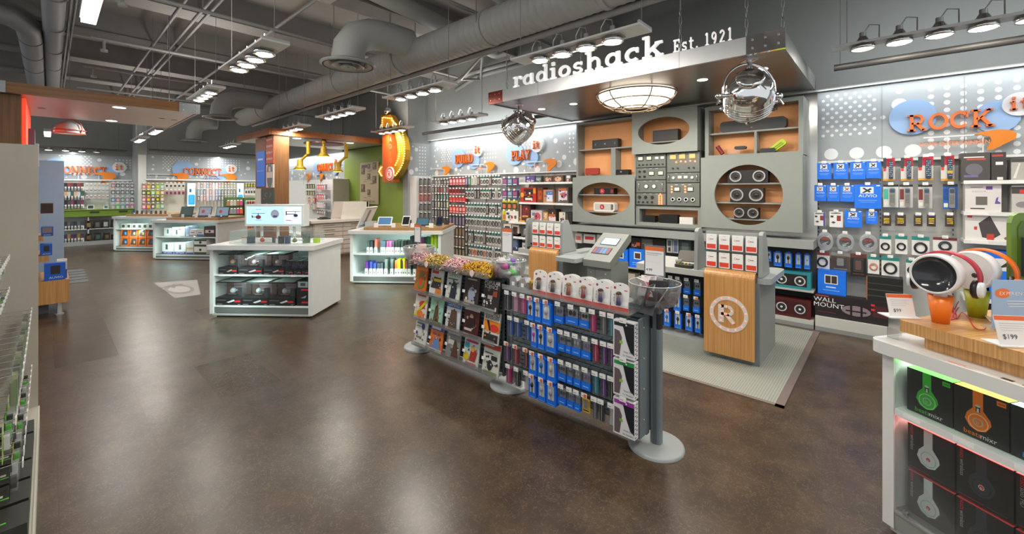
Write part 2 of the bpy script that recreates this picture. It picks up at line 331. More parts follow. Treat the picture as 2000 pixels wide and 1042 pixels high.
def glyph(c):
    a = .055; X = .7
    G = {
     'C': (.86, _arc(.43, .5, .35, .42, 42, 318, .16)+_v(.74, .62, .98, .09)),
     'O': (.92, _arc(.45, .5, .36, .42, 0, 360, .16, 22)),
     'N': (1.0, _v(.18, 0, 1, .14)+_v(.78, 0, 1, .14)+_st(.2, .95, .78, .05, .17)+_h(0, .34, a)+_h(0, .22, 1-a)+_h(.62, .96, 1-a)),
     'E': (.82, _v(.2, 0, 1)+_h(0, .74, a)+_h(.2, .56, .5)+_h(0, .74, 1-a)+_v(.7, 0, .28, .09)+_v(.7, .72, 1, .09)+_v(.54, .38, .62, .08)),
     'T': (.84, _v(.4, 0, 1)+_h(.2, .6, a)+_h(.02, .78, 1-a)+_v(.06, .7, 1, .09)+_v(.74, .7, 1, .09)),
     'B': (.84, _v(.2, 0, 1)+_h(0, .5, a)+_h(0, .46, 1-a)+_h(.2, .5, .52)+_arc(.46, .75, .2, .2, -90, 90, .14, 8)+_arc(.48, .28, .24, .225, -90, 90, .15, 8)),
     'U': (.96, _v(.18, .36, 1)+_v(.74, .36, 1, .14)+_arc(.46, .36, .28, .29, 180, 360, .15, 10)+_h(0, .36, 1-a)+_h(.58, .92, 1-a)),
     'I': (.46, _v(.21, 0, 1)+_h(0, .42, a)+_h(0, .42, 1-a)),
     'L': (.76, _v(.2, 0, 1)+_h(0, .7, a)+_h(0, .4, 1-a)+_v(.66, 0, .32, .09)),
     'D': (.92, _v(.2, 0, 1)+_h(0, .45, a)+_h(0, .45, 1-a)+_arc(.43, .5, .35, .44, -90, 90, .16, 12)),
     'P': (.82, _v(.2, 0, 1)+_h(0, .4, a)+_h(0, .46, 1-a)+_h(.2, .46, .46)+_arc(.46, .7, .24, .24, -90, 90, .15, 10)),
     'R': (.94, _v(.2, 0, 1)+_h(0, .4, a)+_h(0, .46, 1-a)+_h(.2, .46, .46)+_arc(.46, .7, .24, .24, -90, 90, .15, 10)+_st(.44, .46, .76, .04, .17)+_h(.68, .92, a)),
     'A': (.98, _st(.14, 0, .46, 1, .15)+_st(.8, 0, .46, 1, .18)+_h(.2, .72, .32)+_h(0, .3, a)+_h(.62, .96, a)+_h(.26, .52, 1-a)),
     'Y': (.94, _st(.14, 1, .46, .42, .16)+_st(.78, 1, .46, .42, .16)+_v(.46, 0, .45)+_h(.26, .66, a)+_h(0, .32, 1-a)+_h(.62, .94, 1-a)),
     'K': (1.0, _v(.2, 0, 1)+_st(.26, .42, .78, .98, .14)+_st(.42, .58, .82, .03, .17)+_h(0, .4, a)+_h(0, .4, 1-a)+_h(.62, .96, a)+_h(.6, .92, 1-a)),
     'r': (.62, _v(.2, 0, X)+_h(0, .4, a)+_h(0, .2, X-a)+_arc(.46, .38, .24, .26, 40, 130, .13, 6)+_v(.56, .46, .66, .12)),
     'a': (.84, _arc(.34, .34, .26, .28, 0, 360, .14, 20)+_v(.64, 0, X, .15)+_h(.6, .82, a)+_h(.52, .64, X-a)),
     'd': (.84, _arc(.34, .34, .26, .28, 0, 360, .14, 20)+_v(.64, 0, 1.04, .15)+_h(.6, .82, a)+_h(.46, .64, 1.04-a)),
     'i': (.44, _v(.2, 0, X)+_h(0, .4, a)+_h(0, .2, X-a)+_v(.2, .84, 1.04, .18)),
     'o': (.78, _arc(.37, .34, .28, .28, 0, 360, .15, 20)),
     's': (.64, _arc(.3, .49, .19, .145, 20, 270, .12, 10)+_arc(.3, .2, .2, .145, -160, 90, .12, 10)+_v(.5, .5, .68, .08)+_v(.08, .02, .2, .08)),
     'h': (.92, _v(.2, 0, 1.04)+_h(0, .38, a)+_h(0, .2, 1.04-a)+_arc(.46, .4, .22, .24, 0, 150, .14, 8)+_v(.68, 0, .42, .15)+_h(.54, .88, a)),
     'c': (.7, _arc(.36, .34, .27, .28, 45, 315, .15, 14)+_v(.56, .42, .66, .1)),
     'k': (.92, _v(.2, 0, 1.04)+_st(.24, .28, .68, .66, .13)+_st(.4, .44, .72, .03, .16)+_h(0, .38, a)+_h(0, .2, 1.04-a)+_h(.54, .86, a)+_h(.52, .82, X-a)),
     't': (.56, _v(.22, .12, .92, .15)+_h(.02, .5, X-a, .1)+_arc(.36, .16, .14, .11, 180, 330, .12, 6)),
     '1': (.5, _v(.26, 0, .95, .14)+_h(.06, .46, a)+_st(.08, .82, .26, .92, .11)),
     '9': (.66, _arc(.3, .64, .2, .23, 0, 360, .12, 16)+_arc(.2, .5, .3, .44, -70, 10, .12, 8)),
     '2': (.66, _arc(.3, .68, .2, .2, -20, 170, .12, 8)+_st(.47, .6, .1, .08, .12)+_h(.04, .58, a)),
     '.': (.3, _v(.14, 0, .15, .15)), ' ': (.3, [])}
    return G[c]
def slab(mb, st, h, fr, m, dep, gap=.1, sx=1.0, align='c', hs=None, fat=0.0):
    tot = sum(glyph(c)[0]*(hs[i] if hs else 1)+gap for i, c in enumerate(st))-gap
    x = {'c': -tot/2, 'l': 0}[align]; old = mb.M; mb.M = fr if old is None else old @ fr
    for i, c in enumerate(st):
        wd, polys = glyph(c); k = hs[i] if hs else 1
        for p in polys:
            q = [((x+a*k)*h*sx, b*h*k) for a, b in p]
            A = sum(q[j][0]*q[(j+1) % 4][1]-q[(j+1) % 4][0]*q[j][1] for j in range(4))
            if A < 0: q = q[::-1]
            mb.prism(q, 0, dep, m)
        x += wd*k+gap
    mb.M = old
BACK = lambda x, z, y=6.62: frame((x, y, z), (1, 0, 0), (0, 0, 1))       # frame on a wall that faces -y
SIDE = lambda y, z, x: frame((x, y, z), (0, 1, 0), (0, 0, 1))            # frame on a wall that faces +x
lm_, lt_, lb_ = newmat('added_letter_glow'); lb_.inputs['Base Color'].default_value = hx('dcd9d5'); lb_.inputs['Emission Color'].default_value = (1, .97, .93, 1); lb_.inputs['Emission Strength'].default_value = .42; MATS['added_letter_glow'] = lm_  # glow put into the letter faces, in place of light from the front
# ================================================================ the room
ZT = 2.93; WALLC = '8d908d/.75'; DOTW = '9da3a5/.5'; DOT = 'd9dcdd/.5'
def dots(mb, fr, s0, s1, t0, t1, kind, seed=1):
    """printed dot pattern on a wall panel, in the wall's own mesh"""
    rr = random.Random(seed); old = mb.M; mb.M = fr; P = []
    if kind == 'grid':
        d, r = .085, .02; P = [(s0+d*(i+.5), t0+d*(j+.5), r) for i in range(int((s1-s0)/d)) for j in range(int((t1-t0)/d))]
    if kind == 'hex':
        d, r = .09, .019; P = [(s0+d*(i+.5+(j % 2)*.5), t0+d*.62*(j+.5), r) for i in range(int((s1-s0)/d)) for j in range(int((t1-t0)/d/.62))]
    if kind == 'col':
        P = [(s0+.125*(i+.5), t0+.082*(j+.5), .027) for i in range(int((s1-s0)/.125)) for j in range(int((t1-t0)/.082))]
    if kind == 'big':
        P = [(s0+.25*(i+.5), t0+.2*(j+.5), .072) for i in range(int((s1-s0)/.25)) for j in range(int((t1-t0)/.2))]
    if kind == 'loose':
        n = int((s1-s0)*(t1-t0)*34)
        P = [(s0+rr.random()*(s1-s0), t0+rr.random()*(t1-t0), rr.choice([.025, .035, .05, .07])) for _ in range(n)]
        Q = []
        for p in P:
            if all(math.hypot(p[0]-q[0], p[1]-q[1]) > p[2]+q[2]+.03 for q in Q): Q.append(p)
        P = Q
    for (s, t, r) in P:
        n = 8 if r < .03 else 14
        mb.add([(s+r*math.cos(2*PI*k/n), t+r*math.sin(2*PI*k/n), .002) for k in range(n)], [tuple(range(n))], DOT)
    mb.M = old
def dotband(mb, fr, s0, s1, t0, t1, seq, seed=3):
    """seq: list of (width share, pattern)"""
    tot = sum(a for a, _ in seq); s = s0
    for i, (a, k) in enumerate(seq):
        e = s+(s1-s0)*a/tot
        if k in ('hex', 'grid') and seed % 2:
            dots(mb, fr, s+.03, e-.03, t0+.32, t1, k); dots(mb, fr, s+.03, e-.03, t0, t0+.3, 'loose', seed+i)
        else: dots(mb, fr, s+.03, e-.03, t0, t1, k, seed+i)
        s = e
# floor
m = MB(); m.box((-19.4, -6, -.1), (4.5, 7.2, 0), 'linoleum'); struct(m, 'floor', at=(0, 0, 0))
# back wall, right of the return: panelled lower wall and the deeper bulkhead above it
m = MB(); m.box((-9.0, 6.66, 0), (4.5, 6.9, ZT+.03), DOTW)
R = frame((0, 6.66, 0), (1, 0, 0), (0, 0, 1))
dotband(m, R, -8.95, -4.1, 2.06, ZT, [(.5, 'loose'), (1.0, 'hex'), (1.2, 'grid'), (.5, 'loose'), (.8, 'hex'), (.5, 'loose'), (.5, 'grid')], 5)
dots(m, R, -.66, -.12, 2.36, ZT, 'hex'); dots(m, R, -.66, .36, 2.05, 2.35, 'big'); dots(m, R, -.08, .32, 2.4, ZT, 'loose', 11)
dots(m, R, .3, 1.9, 2.05, ZT, 'col')
for x in (-8.2, -6.9, -5.6, -.05, .62, 1.3): m.box((x-.004, 6.655, 2.06), (x+.004, 6.66, ZT), '8f9496')
struct(m, 'wall_back')
m = MB(); m.box((-9.0, 6.58, ZT+.03), (4.5, 6.9, 4.9), WALLC); m.box((-9.0, 6.575, ZT+.02), (4.5, 6.59, ZT+.05), 'a4a8a4'); struct(m, 'wall_back_upper')
# short return and the green wall
m = MB(); m.box((-9.1, 5.99, 0), (-8.885, 6.72, 4.91), WALLC); m.box((-8.905, 6.0, 0), (-8.88, 6.66, 2.88), DOTW)
S = frame((-8.88, 0, 0), (0, 1, 0), (0, 0, 1)); dots(m, S, 6.02, 6.3, 2.06, 2.85, 'loose', 4); dots(m, S, 6.3, 6.64, 2.06, 2.85, 'grid'); struct(m, 'wall_return')
m = MB(); m.box((-12.3, 6.03, 0), (-8.89, 6.25, 2.88), '82983a/.6'); struct(m, 'wall_green')
m = MB(); m.box((-12.3, 6.0, 2.9), (-9.05, 6.25, 4.9), WALLC); struct(m, 'wall_green_upper')
m = MB(); m.box((-18, 6.05, 0), (-12.3, 6.25, 2.85), DOTW); m.box((-18, 5.97, 2.85), (-12.3, 6.25, 4.9), WALLC)
dotband(m, frame((0, 6.05, 0), (1, 0, 0), (0, 0, 1)), -17.5, -12.35, 2.05, 2.82, [(1, 'grid'), (.6, 'loose'), (1, 'hex'), (1, 'grid')], 9); struct(m, 'wall_phone_bay')
# far walls
m = MB(); m.box((-17.9, 1.95, 0), (-17.6, 6.1, 2.84), DOTW); m.box((-17.9, 1.95, 2.84), (-17.5, 6.1, 4.9), WALLC)
dotband(m, frame((-17.6, 0, 0), (0, 1, 0), (0, 0, 1)), 2.0, 6.0, 2.05, 2.82, [(.5, 'loose'), (1, 'hex'), (.4, 'loose'), (1.3, 'grid'), (.4, 'loose'), (1, 'hex')], 7); struct(m, 'wall_far')
m = MB(); m.box((-19, -6, 0), (-18.7, 2.0, 2.8), DOTW); m.box((-19, -6, 2.8), (-18.6, 2.0, 4.9), WALLC)
dotband(m, frame((-18.7, 0, 0), (0, 1, 0), (0, 0, 1)), -1.6, 1.9, 2.05, 2.78, [(1.4, 'grid'), (.7, 'loose'), (1.0, 'hex'), (.5, 'loose'), (.6, 'grid')], 7); struct(m, 'wall_far_left')
m = MB(); m.box((-18.75, 1.86, 0), (-17.48, 2.09, 4.9), 'a4a7a4/.7'); m.box((-17.48, 1.88, 0), (-17.46, 2.07, 2.8), 'd5d7d5'); struct(m, 'wall_step')
# ceiling and its beams
m = MB(); m.box((-19, -4.5, 4.9), (4.5, 7, 5.1), '97918b/.9'); struct(m, 'ceiling')
for i, x in enumerate((-17.5, -15.2, -12.9, -10.6, -8.3, -6.0, -3.7, -1.4, .9)):
    m = MB(); m.box((x-.16, -4.5, 4.5), (x+.16, 6.9, 4.9), '85827e/.9'); m.box((x-.22, -4.5, 4.48), (x+.22, 6.57, 4.51), '85827e/.9')
    o = m.solo('ceiling_beam', kind='structure')
# conduits, sprinkler pipes, cable trays
PIPE = '8a8986/.5'
for k, (y, z, r) in enumerate(((1.34, 4.46, .02), (1.59, 4.46, .022), (1.69, 4.46, .022), (.22, 4.46, .018), (.27, 4.46, .018), (2.6, 4.46, .03), (5.85, 4.4, .03))):
    MB().cyl((-18, y, z), (2.5, y, z), r, PIPE, 6).solo('conduit', ['thin grey conduit running under the beams, nearest the bright tube light', 'upper of two grey rods above the plate with four lit lamps', 'lower of two grey rods above the plate with four lit lamps', 'grey rod beside the fat round duct at far left', 'twin grey rod beside the fat round duct at far left', 'grey pipe crossing above the round air diffuser', 'grey pipe running high along the back wall'][k], 'pipe')
for k, (x, z) in enumerate(((-4.2, 4.12), (-6.9, 4.12), (-9.4, 4.12), (-11.7, 4.12), (-14.2, 4.12))):
    m = MB().cyl((x, .45, z), (x, 5.9, z), .028, PIPE, 6)
    for y in (1.4, 3.2, 5.2): m.cyl((x, y, z), (x, y, 4.9), .006, PIPE, 4)
    m.cyl((x, .6, z), (x, .6, z-.16), .02, PIPE, 6); m.cyl((x, .6, z-.16), (x, .6, z-.2), .045, '9a9996', 8)
    m.solo('sprinkler_pipe', 'grey sprinkler pipe crossing the ceiling, %s from the bright tube light end' % ORD[k], 'pipe')
MB().cyl((-14, 4.05, 3.6), (3, 4.05, 3.6), .045, '8f8e8b/.5', 8).solo('conduit', 'pale grey pipe slung under the big spiral duct', 'pipe')
# spiral duct with its branches and round diffusers
DUCT = 'a3a49f/.55'
duct = thing('spiral_duct', 'large grey spiral seamed air duct running the length of the ceiling', 'duct', (-6, 3.86, 3.81))
m = MB(); pts = []; x = -14.2; n = 26; prof = []; k = 0
while x < 3.5:
    prof += [(x, .227), (x+.075, .227), (x+.085, .234), (x+.095, .227)]; x += .1
v = []
for (x, r) in prof:
    for i in range(n): t = 2*PI*i/n; v.append((x, 3.86+r*math.cos(t), 3.81+r*math.sin(t)))
m.add(v, [(j*n+i, (j+1)*n+i, (j+1)*n+(i+1) % n, j*n+(i+1) % n) for j in range(len(prof)-1) for i in range(n)], DUCT, True)
m.disc((-14.2, 3.86, 3.81), .227, DUCT, 26, nrm='+x'); m.part('duct_pipe', duct)
for x in (-12.4, -10.2, -8.0, -5.9, -3.9, -2.2, -.4):
    MB().cyl((x, 3.86, 3.81), (x+.06, 3.86, 3.81), .242, DUCT, 26).part('coupling_band', duct)
    m = MB()
    for dy in (-.24, .24): m.cyl((x+.03, 3.86+dy, 3.81), (x+.03, 3.86+dy, 4.9), .006, '77777a', 4)
    m.part('hanger_rod', duct)
def branch(x, lab, yj=3.72, y0=2.75, zd=3.42):
    t = thing('duct_branch', lab, 'duct', (x, y0, zd))
    path = [(x, yj, 3.95), (x, y0+.6, 3.95), (x, y0+.34, 3.92), (x, y0+.12, 3.82), (x, y0+.02, 3.66), (x, y0, 3.5), (x, y0, zd+.03)]
    MB().tube(path, .215, DUCT, 20).part('elbow_pipe', t)
    m = MB(); m.cyl((x, y0+.6, 3.95), (x, y0+.64, 3.95), .207, DUCT, 20); m.part('coupling_band', t)
    m = MB(); m.lathe([(.2, .06), (.22, .05), (.36, .0), (.365, -.012), (.33, -.03)], '9b9c99/.35', (x, y0, zd), 30); m.part('diffuser_flange', t)
    for k, (r0, r1) in enumerate(((.26, .31), (.15, .21), (.02, .1))):
        MB().lathe([(r0*.9, .035), (r0, .0-.02*k), (r1, -.03-.012*k), (r1, -.022-.012*k), (r0*.95, .04)], '9b9c99/.3/.3', (x, y0, zd), 28).part('diffuser_cone', t)
branch(-5.5, 'grey duct elbow dropping to the largest round diffuser, left of the spiral duct'); branch(-11.85, 'grey duct elbow with round diffuser beside the wood edged canopy end')
branch(-17.0, 'small far duct drop with round diffuser near the far wall', y0=3.2, zd=3.3)
for (x, y0, y1, l) in ((-4.6, .6, 5.6, 'round grey duct crossing behind the large elbow'), (-3.2, .6, 5.6, 'round grey duct crossing nearest the canopy sign')):
    MB().cyl((x, y0, 4.3), (x-.9, y1, 4.3), .13, DUCT, 16).solo('cross_duct', l, 'duct')
m = MB().tube([(-16, .07, 4.3), (-3.0, .03, 4.3)], .12, '97979a/.5', 16)
for x in (-13, -11.4, -9.8, -8.2): m.cyl((x, .065, 4.3), (x+.04, .065, 4.3), .128, '77777a', 16)
m.solo('round_duct', 'straight round duct running overhead at far left', 'duct')
m = MB().tube([(-16, -.2, 4.3), (-11, -.2, 4.3), (-10.2, -.22, 4.3), (-9.85, -.4, 4.32), (-9.75, -.9, 4.35), (-9.75, -2.2, 4.35)], .15, '87878a/.5', 16)
for x in (-13.4, -12.1, -10.9): m.cyl((x, -.2, 4.3), (x+.04, -.2, 4.3), .158, '606064', 16)
m.solo('bent_duct', 'round duct with an elbow at far left above the wood canopy', 'duct')
# open web joist ends high by the back wall
m = MB()
for a, b in (((-6.6, 6.3, 4.1), (-5.4, 5.2, 4.1)), ((-6.6, 6.3, 4.1), (-6.2, 5.4, 3.85)), ((-6.2, 5.4, 3.85), (-5.4, 5.2, 4.1))): m.cyl(a, b, .025, '7b7c7a/.6', 6)
for dy in (0, .25): m.tube([(-7.4, 6.3-dy, 4.0), (-6.6, 6.2-dy, 4.15), (-5.4, 6.2-dy, 4.15), (-4.8, 6.4-dy, 4.25)], .05, '7b7c7a/.6', 8)
m.solo('bent_pipes', 'bent grey pipes clustered high beside the back wall', 'pipe')
# ---------------------------------------------------------------- lamps
def fixture(lit=(1, 1, 1, 1)):
    t = thing('four_lamp_fixture', '', 'ceiling light')
    m = MB(); m.box((-.74, -.125, 0), (.74, .125, .018), 'ecedea/.4'); m.box((-.74, -.125, .018), (-.72, .125, .04), 'c9cac6/.4'); m.box((.72, -.125, .018), (.74, .125, .04), 'c9cac6/.4')
    m.box((-.52, -.06, -.012), (.52, .06, 0), '9c9c98/.3/.6'); m.part('plate', t)
    for k, x in enumerate((-.42, -.14, .14, .42)):
        q = MB(); q.lathe([(.03, .07), (.055, .045), (.095, -.0), (.1, -.03), (.092, -.035)], 'c8c8c6/.12/1', (x, 0, -.015), 16)
        q.cyl((x, 0, .02), (x, 0, .1), .026, 'b4b4b2/.3/.8', 10); h = q.part('lamp_can', t)
        MB().lathe([(.07, 0), (.045, -.012), (.001, -.014)], 'e:fff3dc:38' if lit[k] else 'e:c8bfae:1', (x, 0, -.045), 14).part('lens', h)
        MB().tube([(x, 0, .1), (x-.02, .02, .17), (x-.09, .03, .2), (x-.14, .03, .13), (x-.13, .02, .03)], .006, 'c6c6c6/.2/.7', 5).part('cable_loop', h)
    for sx in (-.7, .7): MB().cyl((sx, 0, .02), (sx, 0, 1.79), .004, '8e8e8c', 4).part('hanger_cable', t)
    return t
FL = ['plate of four lit lamps nearest the bright tube light, hung by cables', 'four-lamp plate glaring against the corner of the wood edged canopy', 'four-lamp plate hanging just above the orange bulb sign, left of the store name', 'four-lamp plate under the far half of the spiral duct',
      'four-lamp plate over the wood column with posters', 'four-lamp plate crossing the top of the arrow bulb sign', 'dim four-lamp plate in front of the back wall over BUILD it', 'large four-lamp plate right above the radioshack letters',
      'four-lamp plate seen under the left canopy, closest one', 'four-lamp plate seen under the left canopy, next one back', 'four-lamp plate high before the second CONNECT it sign', 'four-lamp plate seen below the middle canopy',
      'four-lamp plate overhead, added out of the picture', 'four-lamp plate overhead by the counter, added out of the picture', 'four-lamp plate overhead at the right, added out of the picture']
for i, (x, y, r) in enumerate(FIX): place('fix', fixture, (x, y, 3.1+r), 0, FL[i], 'four-lamp ceiling plates')
t = thing('lamp_rail', 'long white lamp rail with swivel lamps over ROCK it', 'ceiling light', (.35, 5.28, 3.1))
MB().box((-.42, 5.2, 3.1), (1.6, 5.36, 3.125), 'd0d1ce/.4').part('rail', t)
for k, x in enumerate((-.18, .08, .34, .6, .86, 1.15)):
    q = MB(); q.lathe([(.03, .09), (.055, .045), (.095, 0), (.1, -.03), (.09, -.035)], 'c8c8c6/.12/1', (x, 5.28, 3.09), 16); q.cyl((x, 5.28, 3.12), (x, 5.28, 3.22), .026, 'b4b4b2/.3/.8', 10)
    h = q.part('lamp_can', t); MB().lathe([(.088, 0), (.05, -.012), (.001, -.014)], 'e:fff3dc:%d' % (60 if k % 2 else 2), (x, 5.28, 3.06), 14).part('lens', h)
    MB().tube([(x, 5.28, 3.2), (x+.05, 5.3, 3.29), (x+.12, 5.3, 3.27), (x+.12, 5.29, 3.13)], .006, 'c6c6c6/.2/.7', 5).part('cable_loop', h)
MB().cyl((-.3, 5.28, 3.12), (-.3, 5.28, 4.9), .004, '8e8e8c', 4).cyl((1.4, 5.28, 3.12), (1.4, 5.28, 4.9), .004, '8e8e8c', 4).part('hanger_cable', t)
for (x0, x1, y, z, l) in ((-.42, 2.2, 5.55, 2.98, 'grey tube rail hanging below the lamp rail before ROCK it'), (-8.55, -4.35, 6.2, 3.08, 'grey tube rail hanging before BUILD it and PLAY it'),
                    ):
    m = MB().cyl((x0, y, z), (x1, y, z), .035, '3c3b3a/.45', 10)
    for x in (x0+.05, (x0+x1)/2, x1-.1): m.cyl((x, y, z), (x, y, 4.9), .003, '8e8e8c', 4)
    m.solo('tube_rail', l, 'light rail')
for (y0, y1, x, l) in ((2.1, 5.3, -17.2, 'grey rail before the second CONNECT it sign'), (-1.2, 1.7, -18.3, 'grey rail with small spots before the first CONNECT it sign')):
    t = thing('spot_rail', l, 'light rail', (x, (y0+y1)/2, 2.95)); m = MB().cyl((x, y0, 2.95), (x, y1, 2.95), .03, '5c5c5a', 8)
    for y in (y0+.2, y1-.2): m.cyl((x, y, 2.95), (x, y, 4.9), .004, '5c5c5a', 4)
    m.part('rail', t)
    if x < -18:
        for y in (.0, .34, .68, 1.0):
            q = MB().lathe([(.03, .08), (.09, 0), (.08, -.02)], '777774/.4/.4', (x, y, 2.88), 10).part('spot', t)
            MB().lathe([(.075, 0), (.001, -.012)], 'e:fff3dc:%d' % (14 if y < .9 else 1), (x, y, 2.86), 10).part('lens', q)
def tubelight(x0, x1, y, z, s, l):
    t = thing('tube_light', l, 'ceiling light', ((x0+x1)/2, y, z))
    MB().box((x0, y-.07, z+.02), (x1, y+.07, z+.1), 'b8b8b6').part('housing', t); MB().box((x0+.01, y-.06, z-.03), (x1-.01, y+.06, z+.02), 'e:fff8f2:%s' % s).part('diffuser', t)
    MB().cyl((x0+.2, y, z+.1), (x0+.2, y, 4.9), .004, '8e8e8c', 4).cyl((x1-.2, y, z+.1), (x1-.2, y, 4.9), .004, '8e8e8c', 4).part('hanger_cable', t)
tubelight(-6.7, -4.5, .3, 3.6, 9, 'bright linear tube light cut by the top edge at left'); tubelight(-18.0, -16.9, -.02, 3.25, 5, 'small bright tube light far back under the left canopy')
# ---------------------------------------------------------------- sign canopy over the counter
CX0, CX1, CY0, CY1, CZ = -4.24, -.66, 4.22, 6.3, 2.93
cn = thing('sign_canopy', 'suspended silver canopy with steel underside carrying the radioshack letters', 'canopy', ((CX0+CX1)/2, 5.2, CZ))
MB().box((CX0+.02, CY0+.02, CZ), (CX1-.02, CY1, CZ+.05), 'steel_soffit').part('soffit', cn)
m = MB(); m.box((CX0+.25, CY0, CZ-.01), (CX1-.28, CY0+.03, CZ+.15), 'dcdedd/.3')
for x in (-3.35, -2.2, -1.55): m.box((x-.002, CY0-.001, CZ-.01), (x+.002, CY0, CZ+.15), '8a8c8b')
m.part('front_fascia', cn)
MB().box((CX1-.03, CY0, CZ-.01), (CX1, CY1, CZ+.15), '8f9290/.4/.3').part('side_fascia', cn); MB().box((CX0, CY0, CZ-.01), (CX0+.03, CY1, CZ+.15), '8f9290/.4/.3').part('side_fascia', cn)
MB().box((CX0, CY1-.03, CZ-.01), (CX1, CY1, CZ+.1), 'steel_soffit').part('rear_fascia', cn)
for (x0, x1, c) in ((CX0-.01, CX0+.26, '8a3a30/.35/.4'), (CX1-.29, CX1+.01, 'chrome')):
    m = MB(); m.box((x0, CY0-.006, CZ-.015), (x1, CY0+.035, CZ+.155), c)
    for x in (x0+.05, (x0+x1)/2, x1-.05):
        for z in (CZ+.035, CZ+.11): m.cyl((x, CY0-.012, z), (x, CY0, z), .01, 'd8d8d4/.2/.8', 8)
    m.part('corner_plate', cn)
MB().box((CX0+.05, CY0+.1, CZ+.05), (CX1-.05, CY1-.1, CZ+.12), '6a6a68').part('top_frame', cn)
for (u, v) in ((1058, 213), (1120, 203), (1372, 156), (1488, 135)):
    p = fl(u, v, CZ); MB().disc((p.x, p.y, CZ-.002), .055, 'e:fff6e6:7', 18, nrm='-z').part('downlight', cn)
for (x, y) in ((CX0+.3, CY0+.05), (-2.75, CY0+.08), (-1.55, CY0+.03), (CX1-.3, CY0+.05), (CX1-.05, CY0+.25)):
    m = MB().cyl((x, y, CZ+.6), (x, y, 4.9), .006, 'b8b8b6', 5)
    for k in range(5): m.tube([(x+.012*math.cos(a)*(1 if k % 2 else .2), y+.012*math.cos(a)*(.2 if k % 2 else 1), CZ+.2+k*.09+.05*math.sin(a)) for a in [2*PI*j/8 for j in range(8)]], .004, 'c4c4c2/.3/.8', 4, True)
    m.cyl((x, y, CZ+.05), (x, y, CZ+.2), .004, 'c4c4c2/.3/.8', 4); m.part('hanging_chain', cn)
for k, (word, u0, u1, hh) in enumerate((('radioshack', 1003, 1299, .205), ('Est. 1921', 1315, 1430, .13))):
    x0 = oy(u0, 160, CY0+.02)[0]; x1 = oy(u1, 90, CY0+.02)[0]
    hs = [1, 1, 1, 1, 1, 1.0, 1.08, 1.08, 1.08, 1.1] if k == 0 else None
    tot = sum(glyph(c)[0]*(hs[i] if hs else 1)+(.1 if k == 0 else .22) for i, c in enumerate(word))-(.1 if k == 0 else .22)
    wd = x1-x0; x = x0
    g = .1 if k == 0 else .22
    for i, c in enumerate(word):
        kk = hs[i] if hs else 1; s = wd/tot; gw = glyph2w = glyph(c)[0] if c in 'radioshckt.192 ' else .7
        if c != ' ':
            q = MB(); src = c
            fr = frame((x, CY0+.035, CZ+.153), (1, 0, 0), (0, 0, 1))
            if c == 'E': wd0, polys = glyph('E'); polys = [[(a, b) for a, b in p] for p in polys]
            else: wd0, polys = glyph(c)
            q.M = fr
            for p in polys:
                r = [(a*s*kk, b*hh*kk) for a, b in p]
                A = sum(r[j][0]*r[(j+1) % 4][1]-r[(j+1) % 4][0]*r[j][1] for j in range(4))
                q.prism(r if A > 0 else r[::-1], 0, .03 if k == 0 else .02, 'added_letter_glow')
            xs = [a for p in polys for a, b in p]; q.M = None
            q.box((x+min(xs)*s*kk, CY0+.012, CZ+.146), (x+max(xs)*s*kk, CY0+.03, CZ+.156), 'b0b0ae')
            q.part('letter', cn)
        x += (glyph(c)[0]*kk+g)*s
# round cage lamp in the soffit
t = thing('cage_dome_lamp', 'big round glowing dome lamp with metal cage under the canopy', 'ceiling light', (-2.42, 5.08, CZ))
MB().lathe([(.47, 0), (.46, -.04), (.38, -.1), (.2, -.14), (.001, -.15)], 'e:fff1dc:3.2', (-2.42, 5.08, CZ), 36).part('glowing_dome', t)
for k, (r, z) in enumerate(((.5, -.015), (.43, -.11), (.27, -.19), (.16, -.2))):
    MB().tube([(-2.42+r*math.cos(a), 5.08+r*math.sin(a), CZ+z) for a in [2*PI*j/36 for j in range(36)]], .009, '8a7a68/.3/.7', 6, True).part('cage_ring', t)
for k in range(6):
    a = PI/3*k+.3; MB().tube([(-2.42+r*math.cos(a), 5.08+r*math.sin(a), CZ+z) for r, z in ((.5, -.01), (.47, -.07), (.4, -.13), (.27, -.195), (.16, -.205))], .008, '8a7a68/.3/.7', 6).part('cage_rib', t)
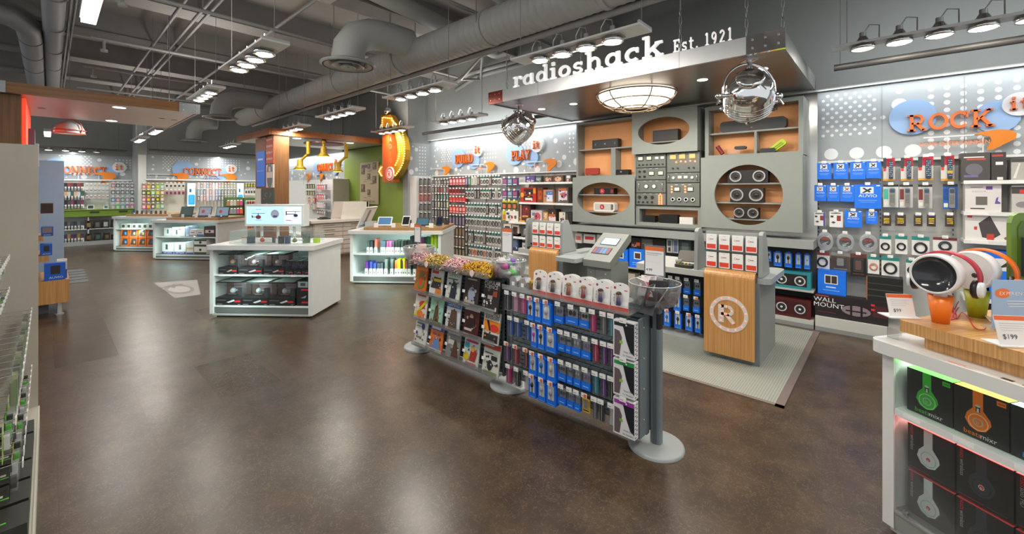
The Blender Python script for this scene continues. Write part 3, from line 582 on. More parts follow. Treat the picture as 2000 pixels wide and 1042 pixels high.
# chrome theatre lamps
def theatre():
    t = thing('theatre_lamp', '', 'lamp')
    MB().cyl((0, 0, 0), (0, 0, -.12), .028, 'c9c9c9/.12/1', 12).box((-.06, -.06, -.01), (.06, .06, 0), 'c9c9c9/.2/1').part('mount', t)
    pts = [(.265*math.cos(a), 0, -.33+.265*math.sin(a)) for a in [math.radians(-15+210*k/20) for k in range(21)]]
    MB().tube([( x, y, z+.03) for x, y, z in pts], .013, 'chrome', 8).part('yoke', t)
    A = Matrix.Translation((0, 0, -.34)) @ Matrix.Rotation(math.radians(-125), 4, 'X') @ Matrix.Rotation(.4, 4, 'Y')
    m = MB(A); m.lathe([(.001, -.21), (.09, -.21), (.11, -.19), (.17, -.16), (.21, -.1), (.225, -.03), (.228, .04), (.232, .05), (.228, .06), (.225, .13), (.232, .14), (.225, .15), (.21, .2), (.18, .21)], 'chrome', (0, 0, 0), 32); m.part('drum', t)
    m = MB(A)
    for k in range(5): m.lathe([(.226, .0), (.236, .008), (.226, .016)], 'chrome', (0, 0, .02+k*.035), 32)
    m.part('cooling_ribs', t)
    MB(A).lathe([(.2, 0), (.13, .03), (.001, .045)], 'c4ccd0/.05/.8', (0, 0, .185), 28).part('lens', t)
    for s in (-1, 1):
        q = MB().cyl((s*.22, 0, -.36), (s*.3, 0, -.36), .02, 'chrome', 10)
        q.ball((s*.31, 0, -.36), .035, 'chrome', 6).ball((s*.29, .03, -.41), .022, 'chrome', 6).cyl((s*.3, 0, -.36), (s*.34, -.02, -.45), .008, 'chrome', 6); q.part('clamp_knob', t)
    for a_ in (.6, 1.9, 3.3, 4.6): MB(A).box((.22*math.cos(a_)-.015, .22*math.sin(a_)-.015, .12), (.25*math.cos(a_)+.015, .25*math.sin(a_)+.015, .17), 'chrome').ball((.25*math.cos(a_), .25*math.sin(a_), .16), .018, 'chrome', 6).part('latch', t)
    MB(A).lathe([(.12, -.2), (.125, -.235), (.1, -.25), (.03, -.26), (.001, -.26)], 'chrome', (0, 0, 0), 24).part('rear_cap', t)
    MB(A).box((-.05, -.25, -.08), (.05, -.21, .06), 'chrome').ball((0, -.245, .08), .025, 'chrome', 6).ball((.04, -.24, -.1), .02, 'chrome', 6).part('latch', t)
    MB().tube([(.03, 0, -.08), (.06, .02, -.11), (.04, .02, -.14), (.02, .02, -.18)], .006, '141414', 5).part('cable', t)
    return t
for (u, v, rz, l) in ((1463, 118, .75, 'large chrome theatre lamp hanging at the right end of the canopy'), (1015, 204, 2.2, 'chrome theatre lamp hanging at the left end of the canopy')):
    p = fl(u, v, CZ); place('theatre', theatre, (p.x, p.y, CZ), rz, l, 'chrome theatre lamps', scale=.94)
# ---------------------------------------------------------------- left canopy and its block
cn = thing('wood_canopy', 'wood edged canopy with white metal underside at upper left', 'canopy', (-9.3, 0, 2.93))
MB().box((-10.6, -2.5, 2.93), (-8.24, 1.6, 2.98), 'white_soffit').part('soffit', cn); MB().box((-8.24, -2.5, 2.92), (-8.2, 1.36, 3.055), 'wood_beam').part('wood_fascia', cn)
MB().box((-10.6, 1.59, 2.92), (-8.2, 1.62, 3.055), 'a8aaa8/.4/.4').part('side_fascia', cn)
for (y0, y1) in ((1.36, 1.625), (-.62, -.36)):
    m = MB(); m.box((-8.24, y0, 2.915), (-8.19, y1, 3.06), 'a8acab/.3/.5')
    for y in (y0+.05, y1-.05):
        for z in (2.95, 3.02): m.cyl((-8.19, y, z), (-8.182, y, z), .01, 'd8d8d4/.2/.8', 8)
    m.part('corner_plate', cn)
for (u, v) in ((233, 210), (218, 236)):
    p = fl(u, v, 2.93); MB().disc((p.x, p.y, 2.928), .075, 'e:fff6e6:5', 16, nrm='-z').part('downlight', cn)
for (u, v) in ((81, 211), (316, 231), (340, 234)):
    p = fl(u, v, 2.93); MB().disc((p.x, p.y, 2.928), .045, '3a2e28', 12, nrm='-z').part('ceiling_hole', cn)
for (x, y) in ((-8.6, 1.3), (-8.6, .2), (-10.2, 1.3)): MB().cyl((x, y, 2.98), (x, y, 4.9), .005, '77777a', 4).part('hanging_rod', cn)
bl = thing('wood_pier', 'dark wood clad pier with glowing red side at far left', 'column', (-9.5, -1.2, 0))
MB().box((-10.7, -2.4, 0), (-8.36, -.24, 2.92), 'wood_dark').part('cladding', bl); MB().box((-10.7, -.235, 1.75), (-8.45, -.2, 2.9), 'e:ff5030:.6').part('red_light_panel', bl)
MB().box((-10.2, -.2, 2.1), (-9.4, -.14, 2.6), '5a4a58').box((-9.9, -.14, 2.05), (-9.6, -.1, 2.4), 'b8c8cc').part('picture', bl)
t = thing('cage_pendant', 'half round glass pendant with orange cage under the left canopy', 'pendant lamp', (-9.9, .62, 2.9))
p = fl(135, 233, 2.93); cx, cy = p.x, p.y
MB().lathe([(.2, -.15), (.2, -.09), (.165, .0), (.09, .05), (.001, .07)], 'ccd4d8/.08/.4', (cx, cy, 2.83), 24).part('glass_dome', t)
for z, r in ((2.68, .205), (2.735, .21)): MB().tube([(cx+r*math.cos(a), cy+r*math.sin(a), z) for a in [2*PI*j/24 for j in range(24)]], .008, 'b8583a/.4', 6, True).part('cage_ring', t)
for k in range(2):
    a = .75+PI*k; MB().tube([(cx+r*math.cos(a), cy+r*math.sin(a), z) for r, z in ((.2, 2.68), (.225, 2.76), (.2, 2.85), (.1, 2.91), (0, 2.93))], .008, 'b8583a/.4', 6).part('cage_rib', t)
MB().lathe([(.12, 0), (.001, -.01)], 'e:fff6ea:2.5', (cx, cy, 2.78), 20).part('lens', t)
# ---------------------------------------------------------------- middle canopy, poster column, yellow lamps, arrow sign
cn = thing('wood_trim_canopy', 'orange wood trimmed canopy joining the poster column to the green wall', 'canopy', (-11, 4.6, 2.9))
MB().box((-12.2, 3.22, 2.9), (-9.9, 6.0, 2.95), 'white_soffit').part('soffit', cn); MB().box((-9.9, 3.2, 2.89), (-9.86, 5.98, 3.03), 'wood_red').part('wood_fascia', cn)
MB().box((-12.2, 3.17, 2.89), (-9.86, 3.21, 3.03), 'wood_red').part('wood_fascia', cn)
for (x, y) in ((-10.3, 3.9), (-10.3, 5.2), (-11.4, 3.9), (-11.4, 5.2)):
    MB().disc((x, y, 2.898), .09, 'e:fff6e6:5', 14, nrm='-z').part('downlight', cn); MB().cyl((x, y, 2.95), (x, y, 4.9), .005, '77777a', 4).part('hanging_rod', cn)
co = thing('poster_column', 'brown wood column with blue screen and printed posters on its side', 'column', (-10.5, 3.42, 0))
MB().box((-11.06, 3.27, 0), (-9.9, 3.58, 2.88), 'wood_dark').part('cladding', co)
def colp(u0, v0, u1, v1, d, mk, name):
    x0, z0 = oy(u0, v1, 3.27); x1, _ = oy(u1, v1, 3.27); _, z1 = oy((u0+u1)/2, v0, 3.27); q = MB().box((x0, 3.27-d, z0), (x1, 3.27, z1), mk); return q, x0, x1, z0, z1
q, *_ = colp(501, 270, 521, 366, .02, '8a4a26', 0); q.part('wood_surround', co)
q, x0, x1, z0, z1 = colp(504, 296, 520, 364, .03, 'e:1d4f98:.7', 0); q.box((x0+.1, 3.236, z1-.2), (x1-.12, 3.239, z1-.16), 'd8e4f8'); q.box((x0+.05, 3.236, z1-.45), (x1-.05, 3.239, z1-.43), '7fa0d0'); q.part('blue_screen', co)
q, x0, x1, z0, z1 = colp(521.5, 269, 536, 320, .02, 'c8502e', 0)
for i in range(4):
    for j in range(5): q.cyl(((x0+.08+i*(x1-x0-.16)/3), 3.24, z0+.1+j*.14), ((x0+.08+i*(x1-x0-.16)/3), 3.25, z0+.1+j*.14), .03, 'e8d8c8', 6)
q.part('orange_poster', co, 'orange poster printed with rows of pale shapes')
q, x0, x1, z0, z1 = colp(521.5, 321, 536, 366, .02, 'dcd2c6', 0); c = ((x0+x1)/2, (z0+z1)/2)
q.add([(c[0]+.17*math.cos(a), 3.249, c[1]+.09+.2*math.sin(a)) for a in [PI*k/10 for k in range(11)]], [tuple(range(11))], '70767c'); q.add([(c[0]+.17*math.cos(a), 3.249, c[1]-.04-.24*abs(math.sin(a))) for a in [PI*k/10 for k in range(11)]], [tuple(range(11))], '70767c')
q.box((c[0]-.06, 3.246, c[1]+.1), (c[0]+.06, 3.249, c[1]+.2), 'dcd2c6'); q.part('crest_poster', co)
q, *_ = colp(500, 368, 511, 410, .02, 'd8d4cc', 0); q.part('white_panel', co)
q, x0, x1, z0, z1 = colp(513, 369, 536, 415, .03, '3c4a44', 0)
rr = random.Random(4)
for k in range(14): a, b = x0+.08+rr.random()*(x1-x0-.2), z0+.1+rr.random()*(z1-z0-.2); q.box((a, 3.236, b), (a+.05+rr.random()*.1, 3.24, b+.03), rr.choice(['8a9a94', '5a6e6a', 'a04a3a']))
q.part('framed_board', co)
t = thing('yellow_track_lamps', 'three mustard yellow jointed lamps hung from a round plate', 'pendant lamp', (-9.75, 4.2, 2.9))
c = fl(633, 282, 2.8); MB().cyl((c.x, c.y, 2.8), (c.x, c.y, 2.83), .45, '6a2c14', 28).cyl((c.x, c.y, 2.83), (c.x, c.y, 2.9), .05, '6a2c14', 10).part('round_plate', t)
for k, (u0, v0, u1, v1) in enumerate(((602, 278, 586, 325), (632, 276, 632, 300), (676, 282, 659, 330))):
    Y = 9.6+.15*k; ra = ray(u0, v0); rb = ray(u1, v1); a = Vector((ra[0]*Y, ra[1]*Y, H+ra[2]*Y)); b = Vector((rb[0]*Y, rb[1]*Y, H+rb[2]*Y)); a.z = 2.8
    mid = Vector((a.x, a.y, min(a.z, b.z+.3)))
    q = MB().cyl(a, mid, .045, '9a7a0a/.5', 8).cyl(mid, b+Vector((0, 0, .12)), .03, '9a7a0a/.5', 8).ball(mid, .05, '9a7a0a/.5', 6).part('jointed_arm', t)
    q = MB().lathe([(.06, .14), (.065, .12), (.065, .0), (.085, -.02), (.14, -.08), (.125, -.08), (.06, 0)], '9a7a0a/.5', (b.x, b.y, b.z+.02), 16).part('lamp_shade', t)
    MB().lathe([(.12, 0), (.001, -.02)], 'e:ffd23a:2.2', (b.x, b.y, b.z-.055), 16).part('lens', q)
# arrow sign with bulbs
t = thing('bulb_arrow_sign', 'orange and yellow marquee sign outlined with bulbs on the green wall', 'sign', (-9.4, 5.8, 1.9))
def S2(u, v): return oy(u, v, 5.75)
def curve_pts(L, n): return [L[int(i*(len(L)-1)/(n-1))] for i in range(n)]
def poly(ptsuv, y0, y1, mk):
    return MB().prism([S2(*p) for p in ptsuv][::-1], y0, y1, mk, 1)
q = poly([(758, 215), (770, 218), (776, 243), (758, 248)], 5.72, 5.86, 'wood_red')
q = poly([(757, 262), (770, 262), (770, 355), (757, 355)], 5.6, 5.9, 'c05018/.4'); q.part('orange_blade', t)
arc = [(771, 240), (781, 252), (789, 270), (793, 292), (792, 312), (786, 330), (778, 342), (770, 350)]
inn = [(770, 252), (775, 262), (779, 280), (780, 298), (777, 314), (771, 330), (770, 335)]
m = MB()
for i in range(7):
    a, b = arc[i], arc[i+1]; c, d = inn[min(i, 6)], inn[min(i+1, 6)]
    m.prism([S2(*a), S2(*b), S2(*d), S2(*c)], 5.7, 5.88, '96740c/.45', 1)
m.part('yellow_crescent', t)
m = poly([(745, 226), (765, 224), (776, 243), (760, 248), (745, 248)], 5.72, 5.86, 'a8760c/.45'); m.part('arrow_head', t)
m = poly([(757, 322), (744, 322), (739, 333), (744, 345), (757, 345)], 5.72, 5.86, 'a8760c/.45'); m.part('arrow_tail', t)
def bulbs(path, n, nm):
    m = MB(); seg = [math.dist(path[i], path[i+1]) for i in range(len(path)-1)]; T = sum(seg)
    for k in range(n):
        d = T*k/(n-1); i = 0
        while i < len(seg)-1 and d > seg[i]: d -= seg[i]; i += 1
        f = d/seg[i]; u = path[i][0]+(path[i+1][0]-path[i][0])*f; v = path[i][1]+(path[i+1][1]-path[i][1])*f
        x, z = oy(u, v, 5.68); m.ball((x, 5.68, z), .017, 'e:ffb450:5', 5)
    m.part(nm, t)
bulbs([(786, 258), (790, 280), (790, 300), (787, 318), (780, 332), (772, 342)], 20, 'bulb_row'); bulbs([(777, 255), (779, 275), (781, 295), (778, 310), (772, 322)], 16, 'bulb_row')
bulbs([(746, 250), (747, 229), (765, 231)], 11, 'bulb_row'); bulbs([(765, 234), (774, 243)], 5, 'bulb_row'); bulbs([(756, 325), (745, 326), (740, 334), (745, 343), (756, 343)], 15, 'bulb_row')
x, z = oy(761.5, 339, 5.58); m = MB().cyl((x, 5.6, z), (x, 5.57, z), .17, 'e8e0d8', 20); m.ring((x, z), .12, .15, 5.565, 5.57, 'd23c22', 20).text('R', .2, frame((x, 5.562, z-.07), (1, 0, 0), (0, 0, 1)), 'd23c22'); m.part('round_badge', t)
m = MB()
for i, c in enumerate('RADIO'): m.text(c, .17, frame((x, 5.595, z+.95-i*.17), (1, 0, 0), (0, 0, 1)), '8a6058')
m.part('blade_letters', t)
x, z = oy(757, 215, 5.75); m = MB().cyl((x, 5.75, z), (x, 5.75, 4.9), .012, 'a0a09e', 5).ball((x, 5.75, z-.02), .1, 'chrome', 8); m.part('hanging_ball', t)
MB().box((-9.75, 5.86, 2.0), (-9.35, 6.03, 2.9), '9a4418').part('wall_bracket', t)
# poster on the green wall
x0, z1 = oy(704, 318, 6.0); x1, z0 = oy(740, 399, 6.0); m = MB().box((x0, 5.985, z0), (x1, 6.0, z1), 'b8a98c/.7'); rr = random.Random(3)
m.box((x0+.1, 5.982, z1-.15), (x0+.5, 5.985, z1-.07), '4a3e34')
for k, (a, b, s) in enumerate(((.18, .8, .1), (.5, .9, .07), (.8, .9, .1), (.5, .66, .08), (.8, .58, .1), (.18, .38, .11), (.5, .28, .08))):
    cx, cz = x0+(x1-x0)*a, z0+(z1-z0)*b; m.box((cx-s, 5.981, cz-s), (cx+s, 5.985, cz+s), '6a5a4a'); m.box((cx-s*.7, 5.979, cz-s*.2), (cx+s*.1, 5.981, cz+s*.7), '9a8a70'); m.disc((cx+s*.5, 5.979, cz), s*.3, '3a3028', 10)
for k in range(16): a = x0+.06+rr.random()*(x1-x0-.4); b = z0+.15+rr.random()*(z1-z0-.3); m.box((a, 5.983, b), (a+.16, 5.985, b+.012), '7a6c58')
m.text('radioshack.com', .1, frame(((x0+x1)/2, 5.983, z0+.05), (1, 0, 0), (0, 0, 1)), '4a3e34')
m.solo('newsprint_poster', 'tall beige poster of old radios on the green wall', 'poster')
# wall signs: word, two ovals, round "it" tag
def words_w(wd): return sum(glyph(ch)[0]+.03 for ch in wd)-.03
def wallsign(word, x, z, h, name, o1, o2, it, fr=BACK, pos=6.66, sx=1.0, lab='', yy=0):
    def F(a, b, off): return frame((a, pos-off, b), (1, 0, 0), (0, 0, 1)) if fr is BACK else frame((pos+off, a, b), (0, 1, 0), (0, 0, 1))
    P = F(x, z, 0).translation; t = thing('word_sign', lab, 'sign', tuple(P))
    for (a, b, r, k) in ((o1[0], o1[1], o1[2], 0), (o2[0], o2[1], o2[2], 0)):
        m = MB(F(a, b, .0)); m.prism([(r*math.cos(2*PI*i/32), r*math.sin(2*PI*i/32)) for i in range(32)], 0, .04, '8fb0d8/.5'); m.part('blue_disc', t)
    ww = words_w(word)*h*sx; xo = -ww/2
    for ch in word:
        g_ = glyph(ch)[0]*h*sx; m = MB(); slab(m, ch, h, F(x, z-h/2, .05) @ Matrix.Translation((xo+g_/2, 0, 0)), 'e06a18/.45', .04, sx=sx); m.part('letter', t); xo += g_+.03*h*sx
    m = MB(F(it[0], it[1], 0)); r = it[2]; m.prism([(r*math.cos(2*PI*i/28), r*math.sin(2*PI*i/28)) for i in range(28)], 0, .07, 'd8dadb/.5'); q = m.part('round_tag', t)
    m = MB(); slab(m, 'it', r*1.05, F(it[0], it[1]-r*.5, .075), 'e06a18/.45', .03); m.part('tag_letters', q)
def xz(u, v): return oy(u, v, 6.62)
a = xz(1782, 232); b = xz(1947, 228); c = xz(1991, 211); w0 = xz(1772, 237)[0]; w1 = xz(1943, 225)[0]
def words_w(wd): return sum(glyph(ch)[0]+.03 for ch in wd)-.03
wallsign('ROCK', (w0+w1)/2, 2.455, .185, 'rock', (a[0], 2.53, .2), (b[0], 2.46, .165), (c[0], 2.57, .12), sx=(w1-w0)/(words_w('ROCK')*.185), lab='ROCK it lettering in orange over two blue discs')
for wd, us, zc, hh, L in (('BUILD', (891, 926), 2.43, .2, 'BUILD it lettering in orange over blue discs'), ('PLAY', (1001, 1038), 2.42, .2, 'PLAY it lettering in orange over blue discs')):
    w0 = xz(us[0], 310)[0]; w1 = xz(us[1], 305)[0]; W_ = w1-w0
    wallsign(wd, (w0+w1)/2, zc, hh, wd, (w0+.06, zc+.04, .24), (w1-.02, zc-.06, .19), (w1+.16, zc+.18, .15), sx=W_/(words_w(wd)*hh), lab=L)
for (x, u0, u1, v, L) in ((-18.68, 110, 208, 331, 'CONNECT it lettering on the far left dotted wall'), (-17.58, 358, 432, 334, 'CONNECT it lettering on the dotted wall behind the column')):
    y0, z0 = ox(u0, v, x); y1, _ = ox(u1, v, x); W_ = y1-y0; z = H+(CV-v)/FPX*14
    wallsign('CONNECT', (y0+y1)/2, z0, .24, 'c', (y0+.0, z0+.05, .3), (y1+.05, z0-.06, .22), (y1+.3, z0+.12, .17), fr=SIDE, pos=x-.02, sx=W_/(words_w('CONNECT')*.24), lab=L)
w0 = oy(624, 330, 6.03)[0]; w1 = oy(654, 326, 6.03)[0]
wallsign('CONNECT', (w0+w1)/2, 2.42, .24, 'c', (w0-.1, 2.44, .26), (w1+.06, 2.36, .2), (w1+.25, 2.56, .15), pos=6.03, sx=(w1-w0)/(words_w('CONNECT')*.24), lab='CONNECT it lettering beside the green wall under the yellow lamps')
def swoosh(u, v, pl, k, word, lab, fr='y', flip=1):
    """orange boomerang plate with a small orange caption on a clear rail"""
    if fr == 'y': cx, cz = oy(u, v, pl); F = frame((cx, pl-.03, cz), (1, 0, 0), (0, 0, 1))
    else: cx, cz = ox(u, v, pl); F = frame((pl+.03, cx, cz), (0, 1, 0), (0, 0, 1))
    P = [(-.17, .07), (-.1, .1), (.02, .115), (.12, .1), (.17, .05), (.16, -.01), (.1, -.05), (.04, -.09), (-.02, -.13), (-.07, -.125), (-.05, -.07), (-.03, -.02), (-.04, .03), (-.1, .055)]
    t = thing('category_sign', lab, 'sign', tuple(F.translation))
    m = MB(F); m.prism([(a*k, b*k) for a, b in P][::-1], 0, .02, 'd67a10/.45'); m.part('boomerang_plate', t)
    m = MB(F); m.box((-.62*k, .06*k, -.02), (-.12*k, .075*k, 0), 'd8d8d6'); m.box((-.4*k, -.2*k, -.02), (-.39*k, .06*k, -.01), 'd8d8d6'); m.box((-.1*k, -.22*k, -.02), (-.09*k, .06*k, -.01), 'd8d8d6'); m.part('rail', t)
    m = MB(F); m.text(word, .075*k, Matrix.Translation((-.33*k, -.05*k, 0.004)), 'ff8a4a' if word != 'SAMSUNG' else '2a3c8c', 0, sx=.8 if len(word) > 8 else 1); m.part('caption', t)
swoosh(1942, 272, 6.6, .85, 'HOME ENTERTAINMENT', 'orange boomerang sign captioned HOME ENTERTAINMENT under ROCK it')
swoosh(873, 333, 6.6, .95, 'DIY', 'orange boomerang sign at the wall corner, leftmost on the back wall'); swoosh(958, 326, 6.6, 1.0, 'CABLES', 'orange boomerang sign below and right of BUILD it'); swoosh(1076, 321, 6.6, 1.0, 'TOYS', 'orange boomerang sign below and right of PLAY it')
swoosh(205, 346, -18.65, 1.5, '', 'orange boomerang sign under the far left CONNECT it', 'x'); swoosh(350, 347, -17.55, 1.5, '', 'orange boomerang sign left below the second CONNECT it', 'x'); swoosh(445, 348, -17.55, 1.5, 'SAMSUNG', 'orange boomerang sign captioned SAMSUNG', 'x')
swoosh(604, 346, 6.0, 1.2, '', 'orange boomerang sign left of the green wall'); swoosh(629, 345, 6.0, 1.0, '', 'small orange boomerang sign beside the green wall'); swoosh(98, 342, -18.65, 1.6, '', 'orange boomerang sign half hidden by the blue grey panel', 'x')
# floor inserts
m = MB(); m.box((-4.6, 3.851, 0), (-.66, 6.1, .012), 'mat'); m.box((-.66, 3.82, 0), (-.6, 6.15, .01), '6e625c'); m.box((-4.6, 3.82, 0), (-.6, 3.851, .01), '7a6e66')
m.solo('floor_mat', 'pale ribbed rubber mat under and around the counter', 'mat')
m = MB(); pts = [fl(300, 552), fl(385, 546), fl(392, 575), fl(342, 582)]; m.add([(p.x, p.y, .002) for p in pts], [(3, 2, 1, 0)], '8f8c88/.5'); c = (pts[0]+pts[2])/2
for (ru, rv, mk) in ((30, 9, '77726e'), (22, 6, 'a09c98')):
    m.add([tuple(Vector((fl(350+ru*math.cos(a), 565+rv*math.sin(a)).x, fl(350+ru*math.cos(a), 565+rv*math.sin(a)).y, .004+.001*(ru < 25)))) for a in [2*PI*k/20 for k in range(20)]], [tuple(range(20))], mk)
m.text('R', .5, frame((c.x-.1, c.y-.1, .007), (.74, .67, 0), (-.67, .74, 0)), '77726e'); m.solo('floor_decal', 'worn grey floor decal with a round R emblem', 'floor decal')
m = MB()
for k in range(5): x = -12.8+.38*k; m.box((x, .24, 0), (x+.3, .5, .006), '6f7274/.5/.3')
m.solo('floor_grate', 'small striped metal plates set in the floor by the far aisle', 'floor grate')
# ================================================================ shop furniture
GRAY = '8d918e/.5'; GRAYL = 'a5a8a3/.45'; WHT = 'e4e6e4/.25'; RACK = 'd2d2ce/.5'
# ---- racks along the back wall
def wallrack(x0, x1, name, lab, shelves=(), y=6.5, dz=.33):
    t = thing(name, lab, 'shelving', ((x0+x1)/2, y, 0))
    MB().box((x0, y-.27, .0), (x1, y+.13, .05), '8c8f8e').box((x0, y-.27, .05), (x1, y+.13, .17), 'c3c3bd/.5').part('base_deck', t)
    MB().box((x0, y+.1, .17), (x1, y+.14, 2.04), 'bcbdb9/.6').part('back_panel', t)
    n = max(1, round((x1-x0)/.62))
    for i in range(n+1):
        x = x0+(x1-x0)*i/n; m = MB().box((x-.012, y+.08, .17), (x+.012, y+.1, 2.04), 'a8aaa8/.4/.5')
        for k in range(36): m.box((x-.004, y+.078, .25+k*.05), (x+.004, y+.081, .275+k*.05), '222222')
        m.part('upright', t)
    MB().box((x0, y+.02, 2.03), (x1, y+.14, 2.055), 'd8d8d4').part('top_cap', t)
    for (a, b, z) in shelves:
        m = MB().box((a, y-.2, z-.03), (b, y+.1, z), 'd4d4d0/.5'); m.box((a, y-.215, z-.035), (b, y-.2, z+.002), 'e4e4e0/.4')
        for k in range(int((b-a)/.3)): m.box((a+.05+k*.3, y-.217, z-.03), (a+.17+k*.3, y-.215, z-.003), 'f0f0ee')
        m.part('shelf', t)
    return t
Wy = 6.5
RZ = {}
zs = [oy(1940, v, 6.28)[1] for v in (352, 414.5, 471)]
wallrack(-.655, 2.3, 'wall_rack', 'pale wall rack under ROCK it with a plain base deck', [(.58, 2.2, zs[0]), (.58, 2.2, zs[1]), (.58, 2.2, zs[2]), (-.65, .0, .4), (.58, 2.2, .6)])
wallrack(-8.6, -4.2, 'wall_rack', 'pale wall rack under BUILD it and PLAY it', [(-5.47, -4.2, 1.84), (-5.47, -4.2, 1.45), (-5.75, -4.2, 1.05), (-5.75, -4.2, .75), (-5.75, -4.2, .45)])
t = thing('wall_rack', 'narrow pale rack on the return beside the green wall', 'shelving', (-8.7, 6.3, 0)); MB().box((-8.88, 6.05, 0), (-8.62, 6.6, 2.04), 'd4d4d0').part('side_panel', t)
# ---- speaker display wall under the canopy
FY = 6.2; FG = '858a84/.5'; OR = 'f2aa70/.6'
def fx(u): return oy(u, 300, FY)[0]
fw = thing('speaker_display_wall', 'grey display wall with orange niches behind the counter', 'display wall', (-2.42, 6.4, 0))
MB().box((-4.2, 6.5, .9), (-.66, 6.56, 2.93), 'steel').part('steel_backing', fw, 'brushed steel backing')
def openbox(x0, x1, z0, z1, yf, yb=6.5, th=.035, back=OR, name='niche', lab=None):
    m = MB(); m.box((x0, yf, z0), (x0+th, yb, z1), FG).box((x1-th, yf, z0), (x1, yb, z1), FG).box((x0+th, yf, z0), (x1-th, yb, z0+th), FG).box((x0+th, yf, z1-th), (x1-th, yb, z1), FG)
    m.box((x0+th, yb-.02, z0+th), (x1-th, yb-.005, z1-th), back); return m.part(name, fw, lab)
def holepanel(x0, x1, z0, z1, cx, cz, rx, rz, yf, th=.03, n=48):
    """front panel with an elliptical cut-out, plus the box behind it"""
    m = MB(); P = []; Q = []
    for i in range(n):
        a = 2*PI*(i+.5)/n; c, s = math.cos(a), math.sin(a); P.append((cx+rx*c, cz+rz*s))
        k = min([((x1-cx)/c if c > 0 else (x0-cx)/c) if abs(c) > 1e-6 else 1e9, ((z1-cz)/s if s > 0 else (z0-cz)/s) if abs(s) > 1e-6 else 1e9]); Q.append((cx+c*k, cz+s*k))
    for i in range(n):
        j = (i+1) % n; q = [P[i], P[j], Q[j], Q[i]]
        m.add([(a, yf, b) for a, b in q], [(0, 1, 2, 3)], FG); m.add([(P[i][0], yf, P[i][1]), (P[j][0], yf, P[j][1]), (P[j][0], yf+th, P[j][1]), (P[i][0], yf+th, P[i][1])], [(0, 1, 2, 3)], FG)
        m.add([(a, yf+th, b) for a, b in q], [(0, 1, 2, 3)], FG)
        for cxx, czz in ((x0, z0), (x1, z0), (x0, z1), (x1, z1)):
            if (abs(Q[i][0]-cxx) < 1e-6) != (abs(Q[j][0]-cxx) < 1e-6) and (abs(Q[i][1]-czz) < 1e-6) != (abs(Q[j][1]-czz) < 1e-6):
                m.add([(Q[i][0], yf, Q[i][1]), (Q[j][0], yf, Q[j][1]), (cxx, yf, czz)], [(0, 1, 2)], FG)
    return m.part('oval_front_panel', fw)
ZA, ZB, ZC = 2.86, 1.915, 1.15
openbox(-4.1, -2.97, ZB-.01, 2.87, FY+.06); openbox(-4.14, -2.97, ZC, ZB-.01, FY+.03, th=.04); holepanel(-4.14, -2.97, ZC-.01, ZB, -3.55, 1.54, .5, .28, FY)
openbox(-2.99, -2.0, 2.26, 2.88, FY+.0, th=.04); holepanel(-2.99, -2.0, 2.25, 2.89, -2.5, 2.58, .39, .205, FY-.06)
openbox(-2.97, -1.98, 1.14, 1.45, FY+.05, th=.05)
openbox(-1.93, -.775, 2.13, 2.86, FY+.04, th=.05); openbox(-1.97, -.775, 1.18, 2.14, FY+.03, th=.04); holepanel(-1.97, -.775, 1.17, 2.15, -1.385, 1.63, .405, .4, FY-.01)
for (x0, x1, z) in ((-4.06, -3.0, 2.4), (-4.1, -3.0, 1.62), (-4.0, -3.1, 1.33), (-2.95, -2.04, 2.44), (-1.9, -.8, 2.49), (-1.93, -.8, 1.79), (-1.93, -.8, 1.53), (-1.93, -.8, 1.31)):
    MB().box((x0, FY+.08, z-.02), (x1, 6.48, z), '8d918c/.5').part('inner_shelf', fw)
MB().box((-3.43, FY+.08, 1.92), (-3.35, 6.48, 2.38), FG).part('divider', fw); MB().box((-1.32, FY+.08, 2.17), (-1.29, 6.48, 2.47), FG).part('divider', fw)
# instrument rack
m = MB().box((-2.97, FY+.04, 1.45), (-1.98, 6.45, 2.26), '2c2e2e/.5'); m.part('rack_housing', fw)
def unit(x0, x1, z0, z1, what):
    m = MB().box((x0+.006, FY+.02, z0+.006), (x1-.006, FY+.06, z1-.006), '666a63/.45'); W_ = x1-x0; Hh = z1-z0; y = FY+.02
    def knob(a, b, r=.017, c='1e1e1e'): m.cyl((x0+a*W_, y-.02, z0+b*Hh), (x0+a*W_, y, z0+b*Hh), r, c, 12)
    def meter(a, b, w_=.045, c='d8d4c0', f='1c1c1c'): m.box((x0+a*W_-w_-.008, y-.008, z0+b*Hh-w_*.75), (x0+a*W_+w_*.6+.008, y, z0+b*Hh+w_*.75), f); m.box((x0+a*W_-w_, y-.01, z0+b*Hh-w_*.5), (x0+a*W_+w_*.6, y-.008, z0+b*Hh+w_*.6), c)
    def led(a, b): m.ball((x0+a*W_, y-.004, z0+b*Hh), .011, 'e:ff5a30:9', 5)
    for it in what:
        if it[0] == 'k': knob(*it[1:])
        if it[0] == 'm': meter(*it[1:])
        if it[0] == 'l': led(*it[1:])
        if it[0] == 'r': m.cyl((x0+it[1]*W_, y-.012, z0+it[2]*Hh), (x0+it[1]*W_, y, z0+it[2]*Hh), .034, '2a2a2a', 16).cyl((x0+it[1]*W_, y-.014, z0+it[2]*Hh), (x0+it[1]*W_, y-.012, z0+it[2]*Hh), .028, 'e4e2d6', 16)
        if it[0] == 'h':
            m.tube([(x0+it[1]*W_, y, z0+.2*Hh), (x0+it[1]*W_, y-.03, z0+.25*Hh), (x0+it[1]*W_, y-.03, z0+.75*Hh), (x0+it[1]*W_, y, z0+.8*Hh)], .006, 'b8b8b4/.2/.8', 6)
    for a in (.3, .5, .7): m.box((x0+a*W_-.02, y-.002, z0+.9*Hh), (x0+a*W_+.02, y, z0+.93*Hh), 'b8bab4')
    m.part('instrument_panel', fw)
